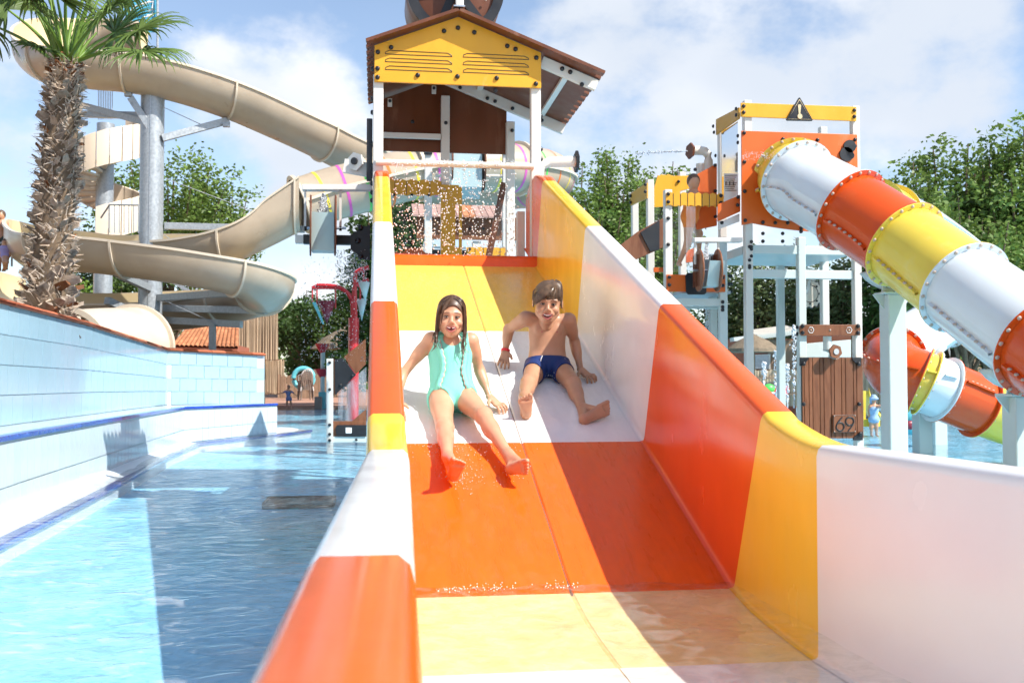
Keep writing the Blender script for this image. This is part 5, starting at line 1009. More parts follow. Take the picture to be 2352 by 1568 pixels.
for r in range(9):
    for c in range(15):
        p = e0.lerp(e1, (c+.5)/15).lerp(r0.lerp(r1, (c+.5)/15), r/9); q = e0.lerp(e1, (c+.5)/15).lerp(r0.lerp(r1, (c+.5)/15), (r+1.15)/9); dv = q-p
        link('roof_tile', RT_, hu, Matrix.Translation(p+V(0, 0, br_.uniform(0, .012))) @ dv.to_track_quat('Y', 'Z').to_matrix().to_4x4() @ Matrix.Diagonal((.135, dv.length, .135, 1)))
m = MB(); m.tube([aD(400, 806, 24), aD(470, 807, 24), aD(565, 812, 24)], [.05, .055, .04], 8); tag(m.build('log_rail', 'wood_grey', None, 60), 'weathered log lying along the top behind pool wall', 'log')
fl = thing('picket_fence', 'low brown picket fence behind the stacked garden chairs', 'fence', tuple(aD(680, 915, 43)))
for k in range(30):
    u = 640+4.1*k; a = aD(u, 914, 43); b = aD(u+br_.uniform(-.5, .5), 862+br_.uniform(-3, 2), 43); MB().bar(a, b, .065, .03, (0, 1, 0)).build('picket', 'wood_grey', fl, 0)
MB().bar(aD(640, 874, 43.05), aD(760, 876, 43.05), .04, .07).build('rail', 'wood_grey', fl, 0)
def chair(x, y, z, rz, mt, label, grp):
    t = thing('garden_chair', label, 'chair', (x, y, z), grp); rot = Matrix.Translation((x, y, z)) @ Matrix.Rotation(rz, 4, 'Z')
    def T(m): m.v = [tuple(rot @ Vector(p)) for p in m.v]; return m
    T(MB().box((0, 0, .42), (.46, .44, .025))).build('seat', mt, t, 0, .008)
    for sx in (-1, 1):
        for sy in (-1, 1): T(MB().bar((sx*.19, sy*.18, .42), (sx*.25, sy*.25, 0), .035, .045)).build('leg', mt, t, 0)
        T(MB().tube([(sx*.25, -.22, .42), (sx*.26, -.24, .62), (sx*.26, .05, .64), (sx*.22, .22, .66)], .02, 6)).build('arm', mt, t, 60)
    pts = [(.23*math.cos(math.pi*k/10), .24+.05*math.sin(math.pi*k/10), .60+.26*math.sin(math.pi*k/10)) for k in range(11)]; T(MB().tube([(.22, .21, .42)]+pts+[(-.22, .21, .42)], .02, 6)).build('back_frame', mt, t, 60)
    for k in range(5): a = -.14+.07*k; T(MB().bar((a*.8, .22, .43), (a*1.25, .28, .60+.24*math.cos(a*5.5)), .035, .012, (0, 1, 0))).build('back_slat', mt, t, 0)
    return t
cp = aZ(702, 917, .06)
for k in range(6): chair(cp.x*.97, cp.y*.97, .06+.075*k, math.pi+.3, 'chair_white' if k == 5 else 'chair_dark', ('lowest brown garden chair of the stack by picket fence', 'second lowest garden chair of the stack by picket fence', 'third garden chair from the ground, stack by picket fence', 'fourth garden chair from the ground, stack by picket fence', 'brown garden chair just under the white-backed one by picket fence', 'white-backed garden chair, topmost of stack by picket fence')[k], 'stacked garden chairs by the picket fence')
rgf = aD(697, 868, 40.5); m = MB(); m.tube([(rgf.x+.4*math.cos(R_(15*k)), rgf.y, rgf.z+.4*math.sin(R_(15*k))) for k in range(25)], .10, 10); tag(m.build('swim_ring', 'cone_teal', None, 60), 'teal swim ring leaning behind the stacked chairs', 'swim ring')
MB().b2(aD(697, 848, 44), aD(760, 862, 46)).build('shelter_roof', 'chair_dark', fl, 0)
bt = thing('bucket_tree', 'red splash post with arms holding maroon and pale cone buckets', 'splash toy', tuple(aD(812, 900, 23.5))); BD = 23.5
def T4(x, y, d=BD): return aD(*zr4(x, y), d)
p = T4(802, 480); m = MB(); m.cyl((p.x, p.y, 0), p, .125, n=14); m.build('post', 'red_paint', bt, 60)
def rtube(pts, r, name='arm'): return MB().tube([Vector(q) for q in spline([tuple(T4(*x)) for x in pts], 6)], r, 8).build(name, 'red_paint', bt, 60)
rtube([(795, 490), (785, 340), (740, 265), (650, 222), (500, 212)], .05); rtube([(500, 212), (460, 234), (540, 234), (650, 235)], .03); rtube([(808, 490), (803, 280), (815, 210), (850, 200)], .05); rtube([(815, 490), (812, 160), (840, 95), (925, 66)], .05); rtube([(835, 220), (880, 180), (925, 165)], .04)
for x, y0, y1 in ((500, 215, 400), (462, 236, 350), (652, 236, 400), (882, 80, 180), (855, 210, 330)): MB().cyl(T4(x, y0), T4(x, y1), .018, n=6).build('hanger', 'red_paint', bt)
def cone(x0, x1, y0, y1, mt, dx=0, d=BD):
    a = T4(x0, y0, d); b = T4(x1, y0, d); c = T4((x0+x1)/2+dx, y1, d); ctr = (a+b)/2; r = (b-a).length/2; m = MB(); n = 20
    top = [ctr+V(r*math.cos(2*math.pi*k/n), r*math.sin(2*math.pi*k/n), .0) for k in range(n)]; m.add(top+[c], [(k, (k+1) % n, n) for k in range(n)]); o = m.build('cone_bucket', mt, bt, 50); s = o.modifiers.new('t', 'SOLIDIFY'); s.thickness = .03
cone(505, 657, 345, 530, 'cone_maroon'); cone(825, 910, 325, 508, 'cone_pale', 0, BD+.6); cone(838, 935, 188, 350, 'cone_pale', 10, BD-.6)
q = [T4(*x, BD-.35) for x in ((460, 350), (492, 350), (560, 530), (545, 530))]; m = MB(); m.prism([(v_.x, v_.z) for v_ in q], lambda x, z, d: (x, q[0].y+d, z), .03); m.build('teal_blade', 'cone_teal', bt, 0)
spt = thing('spray_post', 'slim grey spray post with red cups on teal base', 'splash toy', tuple(aD(741, 938, 31))); SD = 31
p = T4(548, 725, SD); m = MB(); m.cyl((p.x, p.y, 0), p, .07, n=10); m.build('post', 'cone_pale', spt, 60)
for y, r in ((728, .2), (935, .2)): q = T4(545, y, SD); m = MB(); m.lathe([(.06, -.15), (r*.9, .02), (r*1.15, .14), (r*.8, .14), (.05, .0)], q, (0, 0, 1), 14); m.build('cup', 'red_paint', spt, 50)
a = T4(515, 1085, SD); b = T4(575, 1225, SD); MB().b2((a.x, a.y-.2, 0), (b.x, a.y+.2, a.z)).build('base', 'cone_teal', spt, 0, .02); a = T4(482, 1125, SD-.4); b = T4(540, 1220, SD-.4); MB().b2((a.x, a.y-.2, 0), (b.x, a.y+.2, a.z)).build('pump_box', 'chair_dark', spt, 0, .02)
m = MB(); q = T4(760, 735, 34); m.lathe([(1.3, 0), (.9, .35), (.3, .7), (.05, .8)], q, (0, 0, 1), 16); th = thing('thatch_parasol', 'straw parasol behind the red bucket tree', 'parasol', (q.x, q.y, 0)); m.build('thatch', 'thatch', th, 0); MB().cyl((q.x, q.y, 0), q+V(0, 0, .5), .05, n=8).build('pole', 'wood_grey', th)
# ------------------------------------------------------------------ right background: huts, fence, toys
hr = thing('brown_hut', 'brown clad hut with cream tiled eave behind the fountains', 'hut', tuple(aD(1780, 900, 26))); HD = 26
a = aD(1690, 772, HD); b = aD(1835, 770, HD); MB().b2((a.x, a.y, 0), (b.x, a.y+3, aD(0, 778, HD).z)).build('wall', 'stucco_red', hr, 0)
for k in range(16):
    p = aD(*z7(1195+12*k, 770), HD-.06); q = aD(*z7(1195+12*k, 1010), HD-.06); MB().bar(p, q, .11, .04, (0, 1, 0)).build('board', 'wood_grey', hr, 0)
MB().bar(aD(*z7(900, 770), HD-.2), aD(*z7(1390, 712), HD-.2), .5, .10).build('eave', 'post_white', hr, 0)
for k in range(22): p = aD(*z7(1075+14.5*k, 744-1.85*k), HD-.4); m = MB(); m.cyl(p-V(0, .3, .03), p+V(0, .6, .12), .065, n=8); m.build('eave_tile', 'pipe_cream', hr)
wf = plate([(1072, 885), (1195, 880), (1195, 995), (1072, 995)], aD(*z7(1130, 940), HD).y-.25, 'post_white', 'window', hr, .05, z7); plate([(1080, 895), (1183, 892), (1183, 990), (1080, 990)], aD(*z7(1130, 940), HD).y-.30, 'galv', 'pane', wf, .03, z7)
tp_ = thing('straw_parasol', 'pale straw parasol in front of the brown hut', 'parasol', tuple(aD(1730, 900, 23))); p = aD(*z7(1060, 840), 23); m = MB(); m.lathe([(.62, -.08), (.6, .0), (.36, .18), (.06, .32), (.02, .35)], p, (0, 0, 1), 20); m.build('thatch', 'thatch', tp_, 0); MB().cyl((p.x, p.y, 0), p+V(0, 0, .3), .05, n=8).build('pole', 'wood_grey', tp_)
fr_ = thing('reed_fence', 'reed fence along the deck behind the fountains and chairs', 'fence', tuple(aD(1800, 930, 25)))
def reeds(u0, u1, v0, v1, d, n):
    canes(fr_, u0, u1, v0, v1, d, n, 2)
reeds(1725, 1835, 850, 932, 25, 44); reeds(1975, 2040, 845, 928, 25, 26); reeds(2170, 2300, 838, 905, 27, 40); reeds(2070, 2172, 845, 928, 26, 30)
for v in (868, 905): MB().bar(aD(1725, v, 24.9), aD(1835, v, 24.9), .03, .04).build('rail', 'wood_grey', fr_, 0)
h2 = thing('cane_hut', 'cane clad hut with white window under the near tube', 'hut', tuple(aD(2210, 880, 28))); a = aD(*z8(1150, 470), 28); b = aD(*z8(1640, 470), 28); MB().b2((a.x, a.y, 0), (b.x, a.y+3, aD(*z8(1200, 462), 28).z)).build('wall', 'wood_grey', h2, 0)
for k in range(24): u, v0 = z8(1165+20*k, 465); MB().bar(aD(u, v0, 27.93), aD(u, 870, 27.93), .17, .05, (0, 1, 0)).build('board', 'wood_grey', h2, 0)
wf = plate([(1205, 480), (1310, 480), (1310, 668), (1205, 668)], a.y-.16, 'paint_white', 'window', h2, .05, z8); plate([(1218, 495), (1298, 495), (1298, 655), (1218, 655)], a.y-.2, 'galv', 'pane', wf, .03, z8)
plate([(1145, 480), (1180, 470), (1180, 700), (1145, 700)], a.y-.25, 'gold', 'door', h2, .05, z8)
rk = thing('rocking_rider', 'red and green children rocking ride by the reed fence', 'ride toy', tuple(aD(1783, 935, 23))); KD = 23
def body(mb, c, r, sc): return mb
def ell(u, v, d, rx, ry, rz, mt, parent, name, tilt=0):
    p = aD(u, v, d); m = MB(); m.lathe([(math.sin(math.pi*k/10)*1.0, -math.cos(math.pi*k/10)) for k in range(11)], (0, 0, 0), (0, 0, 1), 16, False); R = Matrix.Rotation(tilt, 3, 'Y'); m.v = [tuple(p+R @ Vector((x*rx, y*ry, z*rz))) for x, y, z in m.v]; return m.build(name, mt, parent, 60)
ell(1787, 903, KD, .30, .16, .17, 'red_paint', rk, 'body', -.5); ell(1766, 893, KD-.05, .15, .12, .12, 'stripe_green', rk, 'head'); ell(1795, 915, KD-.1, .2, .1, .07, 'chair_dark', rk, 'engine'); MB().cyl(aD(1787, 915, KD), aD(1787, 936, KD), .06, n=10).build('spring', 'steel', rk); MB().cyl(aD(1772, 902, KD-.2), aD(1806, 905, KD-.2), .025, n=8).build('handle', 'chair_white', rk)
cq = aZ(1986, 926, .06)
for k in range(7): chair(cq.x, cq.y, .06+.075*k, math.pi-.5, 'chair_dark', ('lowest', 'second lowest', 'third lowest', 'middle', 'third highest', 'second highest', 'topmost')[k]+' dark garden chair of the stack beside plank panel', 'stacked dark chairs beside the plank panel')
ys_ = thing('toddler_slide', 'small yellow plastic slide behind the toddler in blue hat', 'toy slide', tuple(aD(2000, 970, 19)))
q = [z8(*x) for x in ((595, 900), (610, 960), (640, 1040), (690, 1105), (760, 1130))]
m = MB(); rows = []
for (u, v) in q: p = aD(u, v, 19.6); rows.append([p+V(0, -.25, .06), p+V(0, -.25, 0), p+V(0, .25, 0), p+V(0, .25, .06)])
m.grid(rows); o = m.build('chute', 'tube_yellow', ys_, 40); s = o.modifiers.new('t', 'SOLIDIFY'); s.thickness = .03
for uu in (598, 606): MB().bar(aD(*z8(uu, 900), 19.4), aD(*z8(uu-2, 1150), 19.4), .05, .05, (0, 1, 0)).build('leg', 'tube_yellow', ys_, 0)
MB().b2(aD(*z8(590, 1120), 19.3), aD(*z8(640, 1165), 19.8)).build('base', 'tube_yellow', ys_, 0)
tt = thing('turtle_toy', 'teal turtle spray toy with maroon fin in the water', 'splash toy', tuple(aD(2100, 985, 16.5))); ell(2100, 968, 16.8, .36, .4, .23, 'cone_teal', tt, 'shell'); ell(2091, 976, 16.4, .11, .05, .075, 'cone_maroon', tt, 'fin'); ell(2126, 968, 16.6, .14, .14, .11, 'cone_teal', tt, 'head')
# ------------------------------------------------------------------ people: bodies grown from blended shapes, meshed as one skin
class SDF:
    """blend of tapered capsules and ellipsoids on a grid, meshed with surface nets"""
    def __init__(s): s.p = []
    def cap(s, a, b, ra, rb, k=.02, op='add', sq=None): s.p.append(('c', np.array(a, float), np.array(b, float), ra, rb, k, op)); return s
    def ell(s, c, r, k=.02, op='add', rot=None): s.p.append(('e', np.array(c, float), np.array(r, float), None if rot is None else np.array(rot, float), 0, k, op)); return s
    def cut(s, pt, n): s.p.append(('h', np.array(pt, float), np.array(n, float)/np.linalg.norm(n), 0, 0, 0, 'cut')); return s
    def xf(s, mtx):
        """same shapes moved by a 4x4 matrix with uniform scale"""
        o = SDF(); Mx = np.array(mtx); sc = np.linalg.norm(Mx[:3, 0]); Rm = Mx[:3, :3]/sc; T = lambda q: Mx[:3, :3] @ q+Mx[:3, 3]
        for p in s.p:
            if p[0] == 'c': o.p.append(('c', T(p[1]), T(p[2]), p[3]*sc, p[4]*sc, p[5]*sc, p[6]))
            elif p[0] == 'e': o.p.append(('e', T(p[1]), p[2]*sc, Rm if p[3] is None else Rm @ p[3], 0, p[5]*sc, p[6]))
            else: o.p.append(('h', T(p[1]), Rm @ p[2], 0, 0, 0, 'cut'))
        return o
    def field(s, lo, n, h):
        D = np.full(n, .08, np.float32)
        ax = [lo[i]+h*np.arange(n[i]) for i in range(3)]
        for p in s.p:
            if p[0] == 'h':
                d = ((ax[0]-p[1][0])*p[2][0])[:, None, None]+((ax[1]-p[1][1])*p[2][1])[None, :, None]+((ax[2]-p[1][2])*p[2][2])[None, None, :]; D = np.maximum(D, d); continue
            if p[0] == 'c': R = max(p[3], p[4])+p[5]+.03; b0 = np.minimum(p[1], p[2])-R; b1 = np.maximum(p[1], p[2])+R
            else: R = p[2].max()+p[5]+.03; b0 = p[1]-R; b1 = p[1]+R
            i0 = np.clip(np.floor((b0-lo)/h).astype(int), 0, n); i1 = np.clip(np.ceil((b1-lo)/h).astype(int)+1, 0, n)
            if (i1 <= i0).any(): continue
            sl = tuple(slice(a, b) for a, b in zip(i0, i1)); X = ax[0][sl[0]][:, None, None]; Y = ax[1][sl[1]][None, :, None]; Z = ax[2][sl[2]][None, None, :]
            if p[0] == 'c':
                a, b = p[1], p[2]; v = b-a; L = v @ v+1e-12; t = np.clip(((X-a[0])*v[0]+(Y-a[1])*v[1]+(Z-a[2])*v[2])/L, 0, 1)
                d = np.sqrt((X-a[0]-t*v[0])**2+(Y-a[1]-t*v[1])**2+(Z-a[2]-t*v[2])**2)-(p[3]+(p[4]-p[3])*t)
            else:
                x, y, z = X-p[1][0], Y-p[1][1], Z-p[1][2]
                if p[3] is not None: r = p[3]; x, y, z = r[0, 0]*x+r[1, 0]*y+r[2, 0]*z, r[0, 1]*x+r[1, 1]*y+r[2, 1]*z, r[0, 2]*x+r[1, 2]*y+r[2, 2]*z
                q = p[2]; k0 = np.sqrt((x/q[0])**2+(y/q[1])**2+(z/q[2])**2); k1 = np.sqrt((x/q[0]**2)**2+(y/q[1]**2)**2+(z/q[2]**2)**2)+1e-9; d = k0*(k0-1)/k1
            c = D[sl]; k = max(p[5], 1e-4)
            if p[6] == 'add': hh = np.clip(.5+.5*(c-d)/k, 0, 1); D[sl] = c+(d-c)*hh-k*hh*(1-hh)
            else: d = -d; hh = np.clip(.5-.5*(c-d)/k, 0, 1); D[sl] = c+(d-c)*hh+k*hh*(1-hh)
        return D
    def mesh(s, h, lo=None, hi=None):
        if lo is None:
            P = []
            for p in s.p:
                if p[6] != 'add': continue
                if p[0] == 'c': P += [p[1]-p[3]-.02, p[1]+p[3]+.02, p[2]-p[4]-.02, p[2]+p[4]+.02]
                else: P += [p[1]-p[2].max()-.02, p[1]+p[2].max()+.02]
            lo = np.min(P, 0); hi = np.max(P, 0)
        lo = np.array(lo, float); n = np.ceil((np.array(hi)-lo)/h).astype(int)+2; D = s.field(lo, n, h); S = D < 0
        c = np.zeros(tuple(n-1)+(3,), np.float32); w = np.zeros(tuple(n-1), np.float32); m = n-1
        for axis in range(3):
            o = [a for a in range(3) if a != axis]
            for da in (0, 1):
                for db in (0, 1):
                    s0 = [0, 0, 0]; s0[o[0]] = da; s0[o[1]] = db; s1 = list(s0); s1[axis] = 1
                    A = D[s0[0]:s0[0]+m[0], s0[1]:s0[1]+m[1], s0[2]:s0[2]+m[2]]; B = D[s1[0]:s1[0]+m[0], s1[1]:s1[1]+m[1], s1[2]:s1[2]+m[2]]
                    x = (A < 0) != (B < 0); t = np.where(x, A/(A-B+1e-12), 0)
                    for k in range(3): c[..., k] += np.where(x, (t if k == axis else s0[k]), 0)
                    w += x
        act = w > 0; idx = -np.ones(act.shape, np.int64); I = np.argwhere(act); idx[act] = np.arange(len(I)); V_ = lo+h*(I+c[act]/w[act][:, None]); F = []
        for axis in range(3):
            o = [a for a in range(3) if a != axis]; sl0 = [slice(1, -1)]*3; sl0[axis] = slice(0, -1); sl1 = list(sl0); sl1[axis] = slice(1, None)
            A = S[tuple(sl0)]; B = S[tuple(sl1)]; E = np.argwhere(A != B)
            if not len(E): continue
            pos = E.copy(); pos[:, o[0]] += 1; pos[:, o[1]] += 1; e0 = np.zeros(3, int); e1 = np.zeros(3, int); e0[o[0]] = 1; e1[o[1]] = 1
            q = [idx[tuple((pos-d).T)] for d in (e0*0, e0, e0+e1, e1)]; q = np.stack(q, 1); fl = A[tuple(E.T)]
            if axis == 1: fl = ~fl
            q[fl] = q[fl][:, ::-1]; F.append(q)
        F = np.concatenate(F); F = F[(F >= 0).all(1)]; return V_, F
def smooth_np(v, f, it=2, lam=.5):
    e = np.concatenate([f[:, [0, 1]], f[:, [1, 2]], f[:, [2, 3]], f[:, [3, 0]]]); e = np.concatenate([e, e[:, ::-1]])
    cnt = np.bincount(e[:, 0], minlength=len(v))[:, None].clip(1)
    for _ in range(it):
        s = np.stack([np.bincount(e[:, 0], v[e[:, 1], k], len(v)) for k in range(3)], 1)/cnt; v = v+(s-v)*lam
    return v
def skinobj(name, parts, mt, parent=None, it=2):
    vs, fs, o = [], [], 0
    for s, h in parts:
        v, f = s.mesh(h); v = smooth_np(v, f, it); vs.append(v); fs.append(f+o); o += len(v)
    me = npmesh(name, np.concatenate(vs), np.concatenate(fs), mt); me.polygons.foreach_set('use_smooth', [True]*len(me.polygons))
    bm = bmesh.new(); bm.from_mesh(me); bmesh.ops.recalc_face_normals(bm, faces=bm.faces); bm.to_mesh(me); bm.free(); return link(name, me, parent)
mat('skin', (.53, .29, .175), .40, .45, .09, 14, .05, 260); mat('skin_b', (.45, .235, .137), .40, .45, .09, 14, .05, 260)
mat('hair_wet', (.085, .047, .026), .42, .5, .35, 30); mat('hair_boy', (.10, .06, .034), .42, .5, .4, 40)
mat('suit_mint', (.20, .66, .52), .6, .3, .05, 8, .25, 160, stretch=(3, 3, .2)); mat('suit_pink', (.75, .28, .27), .6); mat('trunks_navy', (.010, .030, .125), .55, .3, .15, 8, .1, 120); mat('cord', (.8, .8, .8), .6)
mat('lip', (.42, .115, .10), .4); mat('brow', (.17, .095, .055), .6); mat('mouth', (.13, .018, .015), .5); mat('teeth', (.80, .76, .70), .25); mat('eye_white', (.50, .47, .45), .2); mat('eye_dark', (.02, .012, .008), .15); mat('band_red', (.60, .012, .02), .4)
def slz(Y): return .185+.3705*(Y-3.72)
def onfl(u, v, h=0):
    r = raydir(u, v); t = (.185+h-.3705*3.72-CAM.z)/(r.z-.3705*r.y); return CAM+r*t
def head_sdf(fem=True):
    h = SDF(); h.ell((0, .018, .034), (.071, .086, .073), .01); h.ell((0, -.016, -.020), (.060, .062, .072), .03); h.ell((0, -.046, -.080), (.022, .022, .017), .035); h.cap((-.044, -.012, -.056), (-.010, -.046, -.083), .017, .014, .03); h.cap((.044, -.012, -.056), (.010, -.046, -.083), .017, .014, .03)
    for s in (-1, 1):
        h.ell((s*.037, -.058, -.030), (.021, .017, .017), .018); h.ell((s*.076, .012, -.006), (.007, .017, .026), .008); h.cap((s*.010, -.072, .020), (s*.042, -.062, .019), .006, .006, .016); h.ell((s*.028, -.090, .001), (.016, .012, .007), .009, 'sub'); h.ell((s*.0085, -.086, -.027), (.0068, .008, .006), .006)
        h.cap((s*.013, -.082, -.032), (s*.033, -.068, -.054), .004, .004, .008)
    h.cap((0, -.076, .004), (0, -.091, -.021), .0052, .0088, .010); h.ell((0, -.074, -.056), (.032, .013, .022), .012)
    h.ell((0, -.094, -.0595), (.036, .026, .0135), .003, 'sub')
    h.cap((0, .02, -.05), (0, .035, -.13), .040, .038, .02); return h
def face_parts(Mh, parent, gap=False, wide=1.0):
    def A(m): m.v = [tuple(Mh @ Vector(p)) for p in m.v]; return m
    def E(c, r, mt, name, n=12):
        m = MB(); m.lathe([(math.sin(math.pi*k/8), -math.cos(math.pi*k/8)) for k in range(9)], (0, 0, 0), (0, 0, 1), n, False); m.v = [(c[0]+x*r[0], c[1]+y*r[1], c[2]+z*r[2]) for x, y, z in m.v]; return A(m).build(name, mt, parent, 60)
    for s in (-1, 1):
        E((s*.0285, -.0705, .001), (.0115, .010, .0032), 'eye_white', 'eye'); E((s*.0275, -.0765, .0012), (.0058, .005, .0042), 'eye_dark', 'iris')
        A(MB().tube([(s*(.0285+.0155*t), -.0800+.010*t*t, .0058-.0048*t*t) for t in (-1, -.5, 0, .5, 1)], [.0010, .0020, .0024, .0020, .0010], 6)).build('eyelid', 'eye_dark', parent, 60)
        A(MB().tube([(s*(.0285+.0150*t), -.0790+.010*t*t, -.0045+.0045*t*t) for t in (-1, -.5, 0, .5, 1)], [.0006, .0012, .0014, .0012, .0006], 6)).build('eyelid', 'brow', parent, 60)
        A(MB().tube([(s*(.029+.018*t), -.0800+.012*(t*.5+.5)**2, .0220+.003*(1-t*t)-.002*t) for t in (-1, -.5, 0, .5, 1)], [.0010, .0020, .0021, .0016, .0006], 6)).build('eyebrow', 'brow', parent, 60)
    m = MB(); rows = []
    for k in range(13):
        t = -1+k/6; rows.append([(.0285*t, -.0885+.0145*t*t, -.0515+.0058*t*t), (.0285*t, -.0882+.0145*t*t, -.0578+.0085*t*t+.0006*math.cos(k*3.1))])
    if gap: m.grid(rows[:6]); m.grid(rows[7:])
    else: m.grid(rows)
    A(m).build('teeth', 'teeth', parent, 60)
    up = [(.0345*t, -.0895+.019*t*t, -.0500+.0085*t*t) for t in np.linspace(-1, 1, 9)]; lo = [(.0345*t, -.0880+.0175*t*t, -.0745+.0330*t*t*(1.2-.2*t*t)) for t in np.linspace(-1, 1, 9)]
    m = MB(); m.grid([[tuple(np.array(a)*(1-q)+np.array(b_)*q+np.array((0, .0035+.002*math.sin(math.pi*q), 0))) for q in np.linspace(0, 1, 5)] for a, b_ in zip(up, lo)]); A(m).build('mouth_opening', 'mouth', parent, 60)
    A(MB().tube(up, [.0016, .0024, .0026, .0026, .0024, .0026, .0026, .0024, .0016], 6)).build('lip', 'lip', parent, 60); A(MB().tube(lo, [.0016, .0026, .0032, .0036, .0038, .0036, .0032, .0026, .0016], 6)).build('lip', 'lip', parent, 60)
def hand(s, W, tip, nrm, side, r=1.0, spread=.22, bend=.012):
    """palm and five fingers from wrist to tip; nrm = back of hand, side = direction of the thumb"""
    W, tip, nrm, side = (Vector(x) for x in (W, tip, nrm, side)); d = (tip-W); L = d.length; d.normalize(); nrm = (nrm-d*nrm.dot(d)).normalized(); sd = d.cross(nrm).normalized(); sd = sd if sd.dot(side) > 0 else -sd
    kn = W+d*(L*.50)
    for o in (-.017, -.006, .006, .017): s.cap(W+sd*o*.5*r, kn+sd*o*r, .0125*r, .0095*r, .010)
    for i, (o, l, a) in enumerate(((.021, .44, .30), (.0075, .50, .08), (-.0065, .46, -.12), (-.020, .37, -.34))):
        fd = (d+sd*a*spread*3).normalized(); b = kn+sd*o*r; m1 = b+fd*(L*l*.5)+nrm*bend*r; m2 = m1+fd*(L*l*.28)-nrm*bend*.3*r; e = b+fd*(L*l)-nrm*bend*.8*r
        s.cap(b, m1, .0083*r, .0074*r, .004); s.cap(m1, m2, .0074*r, .0066*r, .003); s.cap(m2, e, .0066*r, .0055*r, .003)
    tb = W+d*(L*.16)+sd*.014*r; t1 = tb+(d*.6+sd*.8).normalized()*(L*.22); t2 = t1+(d*.85+sd*.5).normalized()*(L*.18); s.cap(tb, t1, .0115*r, .0092*r, .006); s.cap(t1, t2, .0088*r, .0062*r, .003)
def foot(s, A, H, T, lat, r=1.0, big=1):
    """ankle, heel, toe tip; lat = direction of the big toe"""
    A, H, T = (Vector(x) for x in (A, H, T)); f = (T-H); L = f.length; f.normalize(); lat = Vector(lat); lat = (lat-f*lat.dot(f)).normalized(); up = lat.cross(f).normalized(); up = up if up.dot(A-H) > 0 else -up
    s.cap(A, H+f*.012+up*.012, .025*r, .024*r, .02); s.cap(H+up*.004+f*.006, H+f*L*.30, .024*r, .020*r, .02); bl = H+f*L*.70
    s.cap(A+f*.01, bl+up*.008+lat*.006, .024*r, .015*r, .02)
    for o in (-.022, -.008, .008, .021): s.cap(H+f*L*.28+lat*o*.5*r, bl+lat*o*r, .016*r, .0125*r, .012)
    for i, (o, l, rr) in enumerate(((.023, .34, .0118), (.0065, .31, .0080), (-.0075, .28, .0076), (-.0195, .23, .0072), (-.030, .18, .0068))):
        b = bl+lat*o*r; m_ = b+f*(L*l*.55)+up*.004; e = b+f*(L*l)-up*.001; s.cap(b, m_, rr*1.05*r, rr*.92*r, .004); s.cap(m_, e, rr*r, rr*.95*r, .003)
def vmat(x, y, z, o, sc=1):
    return Matrix(((x[0]*sc, y[0]*sc, z[0]*sc, o[0]), (x[1]*sc, y[1]*sc, z[1]*sc, o[1]), (x[2]*sc, y[2]*sc, z[2]*sc, o[2]), (0, 0, 0, 1)))
def basis(up, right):
    up = Vector(up).normalized(); right = Vector(right); right = (right-up*right.dot(up)).normalized(); back = up.cross(right).normalized(); return right, back, up
def torso(J, s, sc=1.0, infl=0):
    """pelvis, belly, chest and shoulder girdle between the joints"""
    rt = (J['sl']-J['sr']).normalized(); up1 = (J['chest']-J['pelvis']).normalized(); r, b, u = basis(up1, rt); R = np.array([[r[i], b[i], u[i]] for i in range(3)])
    hp = (J['hl']-J['hr']).normalized(); r2, b2, u2 = basis(up1, hp); R2 = np.array([[r2[i], b2[i], u2[i]] for i in range(3)])
    g = infl; s.ell(J['pelvis'], (.112*sc+g, .082*sc+g, .080*sc+g), .03, rot=R2); s.ell(J['waist'], (.101*sc+g, .072*sc+g, .085*sc+g), .05, rot=R); s.ell(J['chest'], (.106*sc+g, .074*sc+g, .100*sc+g), .05, rot=R)
    s.cap(J['sr'].lerp(J['neck'], .28), J['sl'].lerp(J['neck'], .28), .036*sc+g, .036*sc+g, .04); return R
def wristband(p, d, r, parent):
    d = d.normalized(); m = MB(); m.tube([p-d*.008, p-d*.0079, p+d*.0079, p+d*.008], [r*.8, r, r, r*.8], 18, False); m.build('wristband', 'band_red', parent, 40)
def limb(s, a, b, ra, rb, bulge=0, at=.35, off=None, k=.025):
    s.cap(a, b, ra, rb, k)
    if bulge: c = a.lerp(b, at); s.ell(c if off is None else c+off, (bulge, bulge, bulge*1.9), k, rot=np.array([list(x) for x in zip(*basis(b-a, (1, .3, .1)))]))
# ------------------------------------------------ girl
G = dict(pelvis=aY(1040, 903, 5.41), waist=aY(1035, 862, 5.44), chest=aY(1034, 816, 5.46), neck=aY(1037, 784, 5.45), head=aY(1037, 724, 5.40), hr=aY(1012, 914, 5.40), hl=aY(1066, 914, 5.40),
         kr=aY(1022, 984, 5.06), ar=aY(1028, 1049, 4.72), her=aY(1041, 1096, 4.55), tor=aY(1053, 1056, 4.42), kl=aY(1111, 955, 5.08), al=aY(1165, 1042, 4.74), hel=aY(1171, 1077, 4.61), tol=aY(1212, 1070, 4.49),
         sr=aY(989, 779, 5.47), sl=aY(1083, 781, 5.45), er=aY(923, 862, 5.47), wr=aY(909, 916, 5.39), el=aY(1101, 850, 5.53), wl=aY(1124, 910, 5.46))
girl = thing('person', 'laughing long-haired child in mint ruffled swimsuit sliding down', 'person', tuple(onfl(1040, 950)))
b = SDF(); torso(G, b, 1.09)
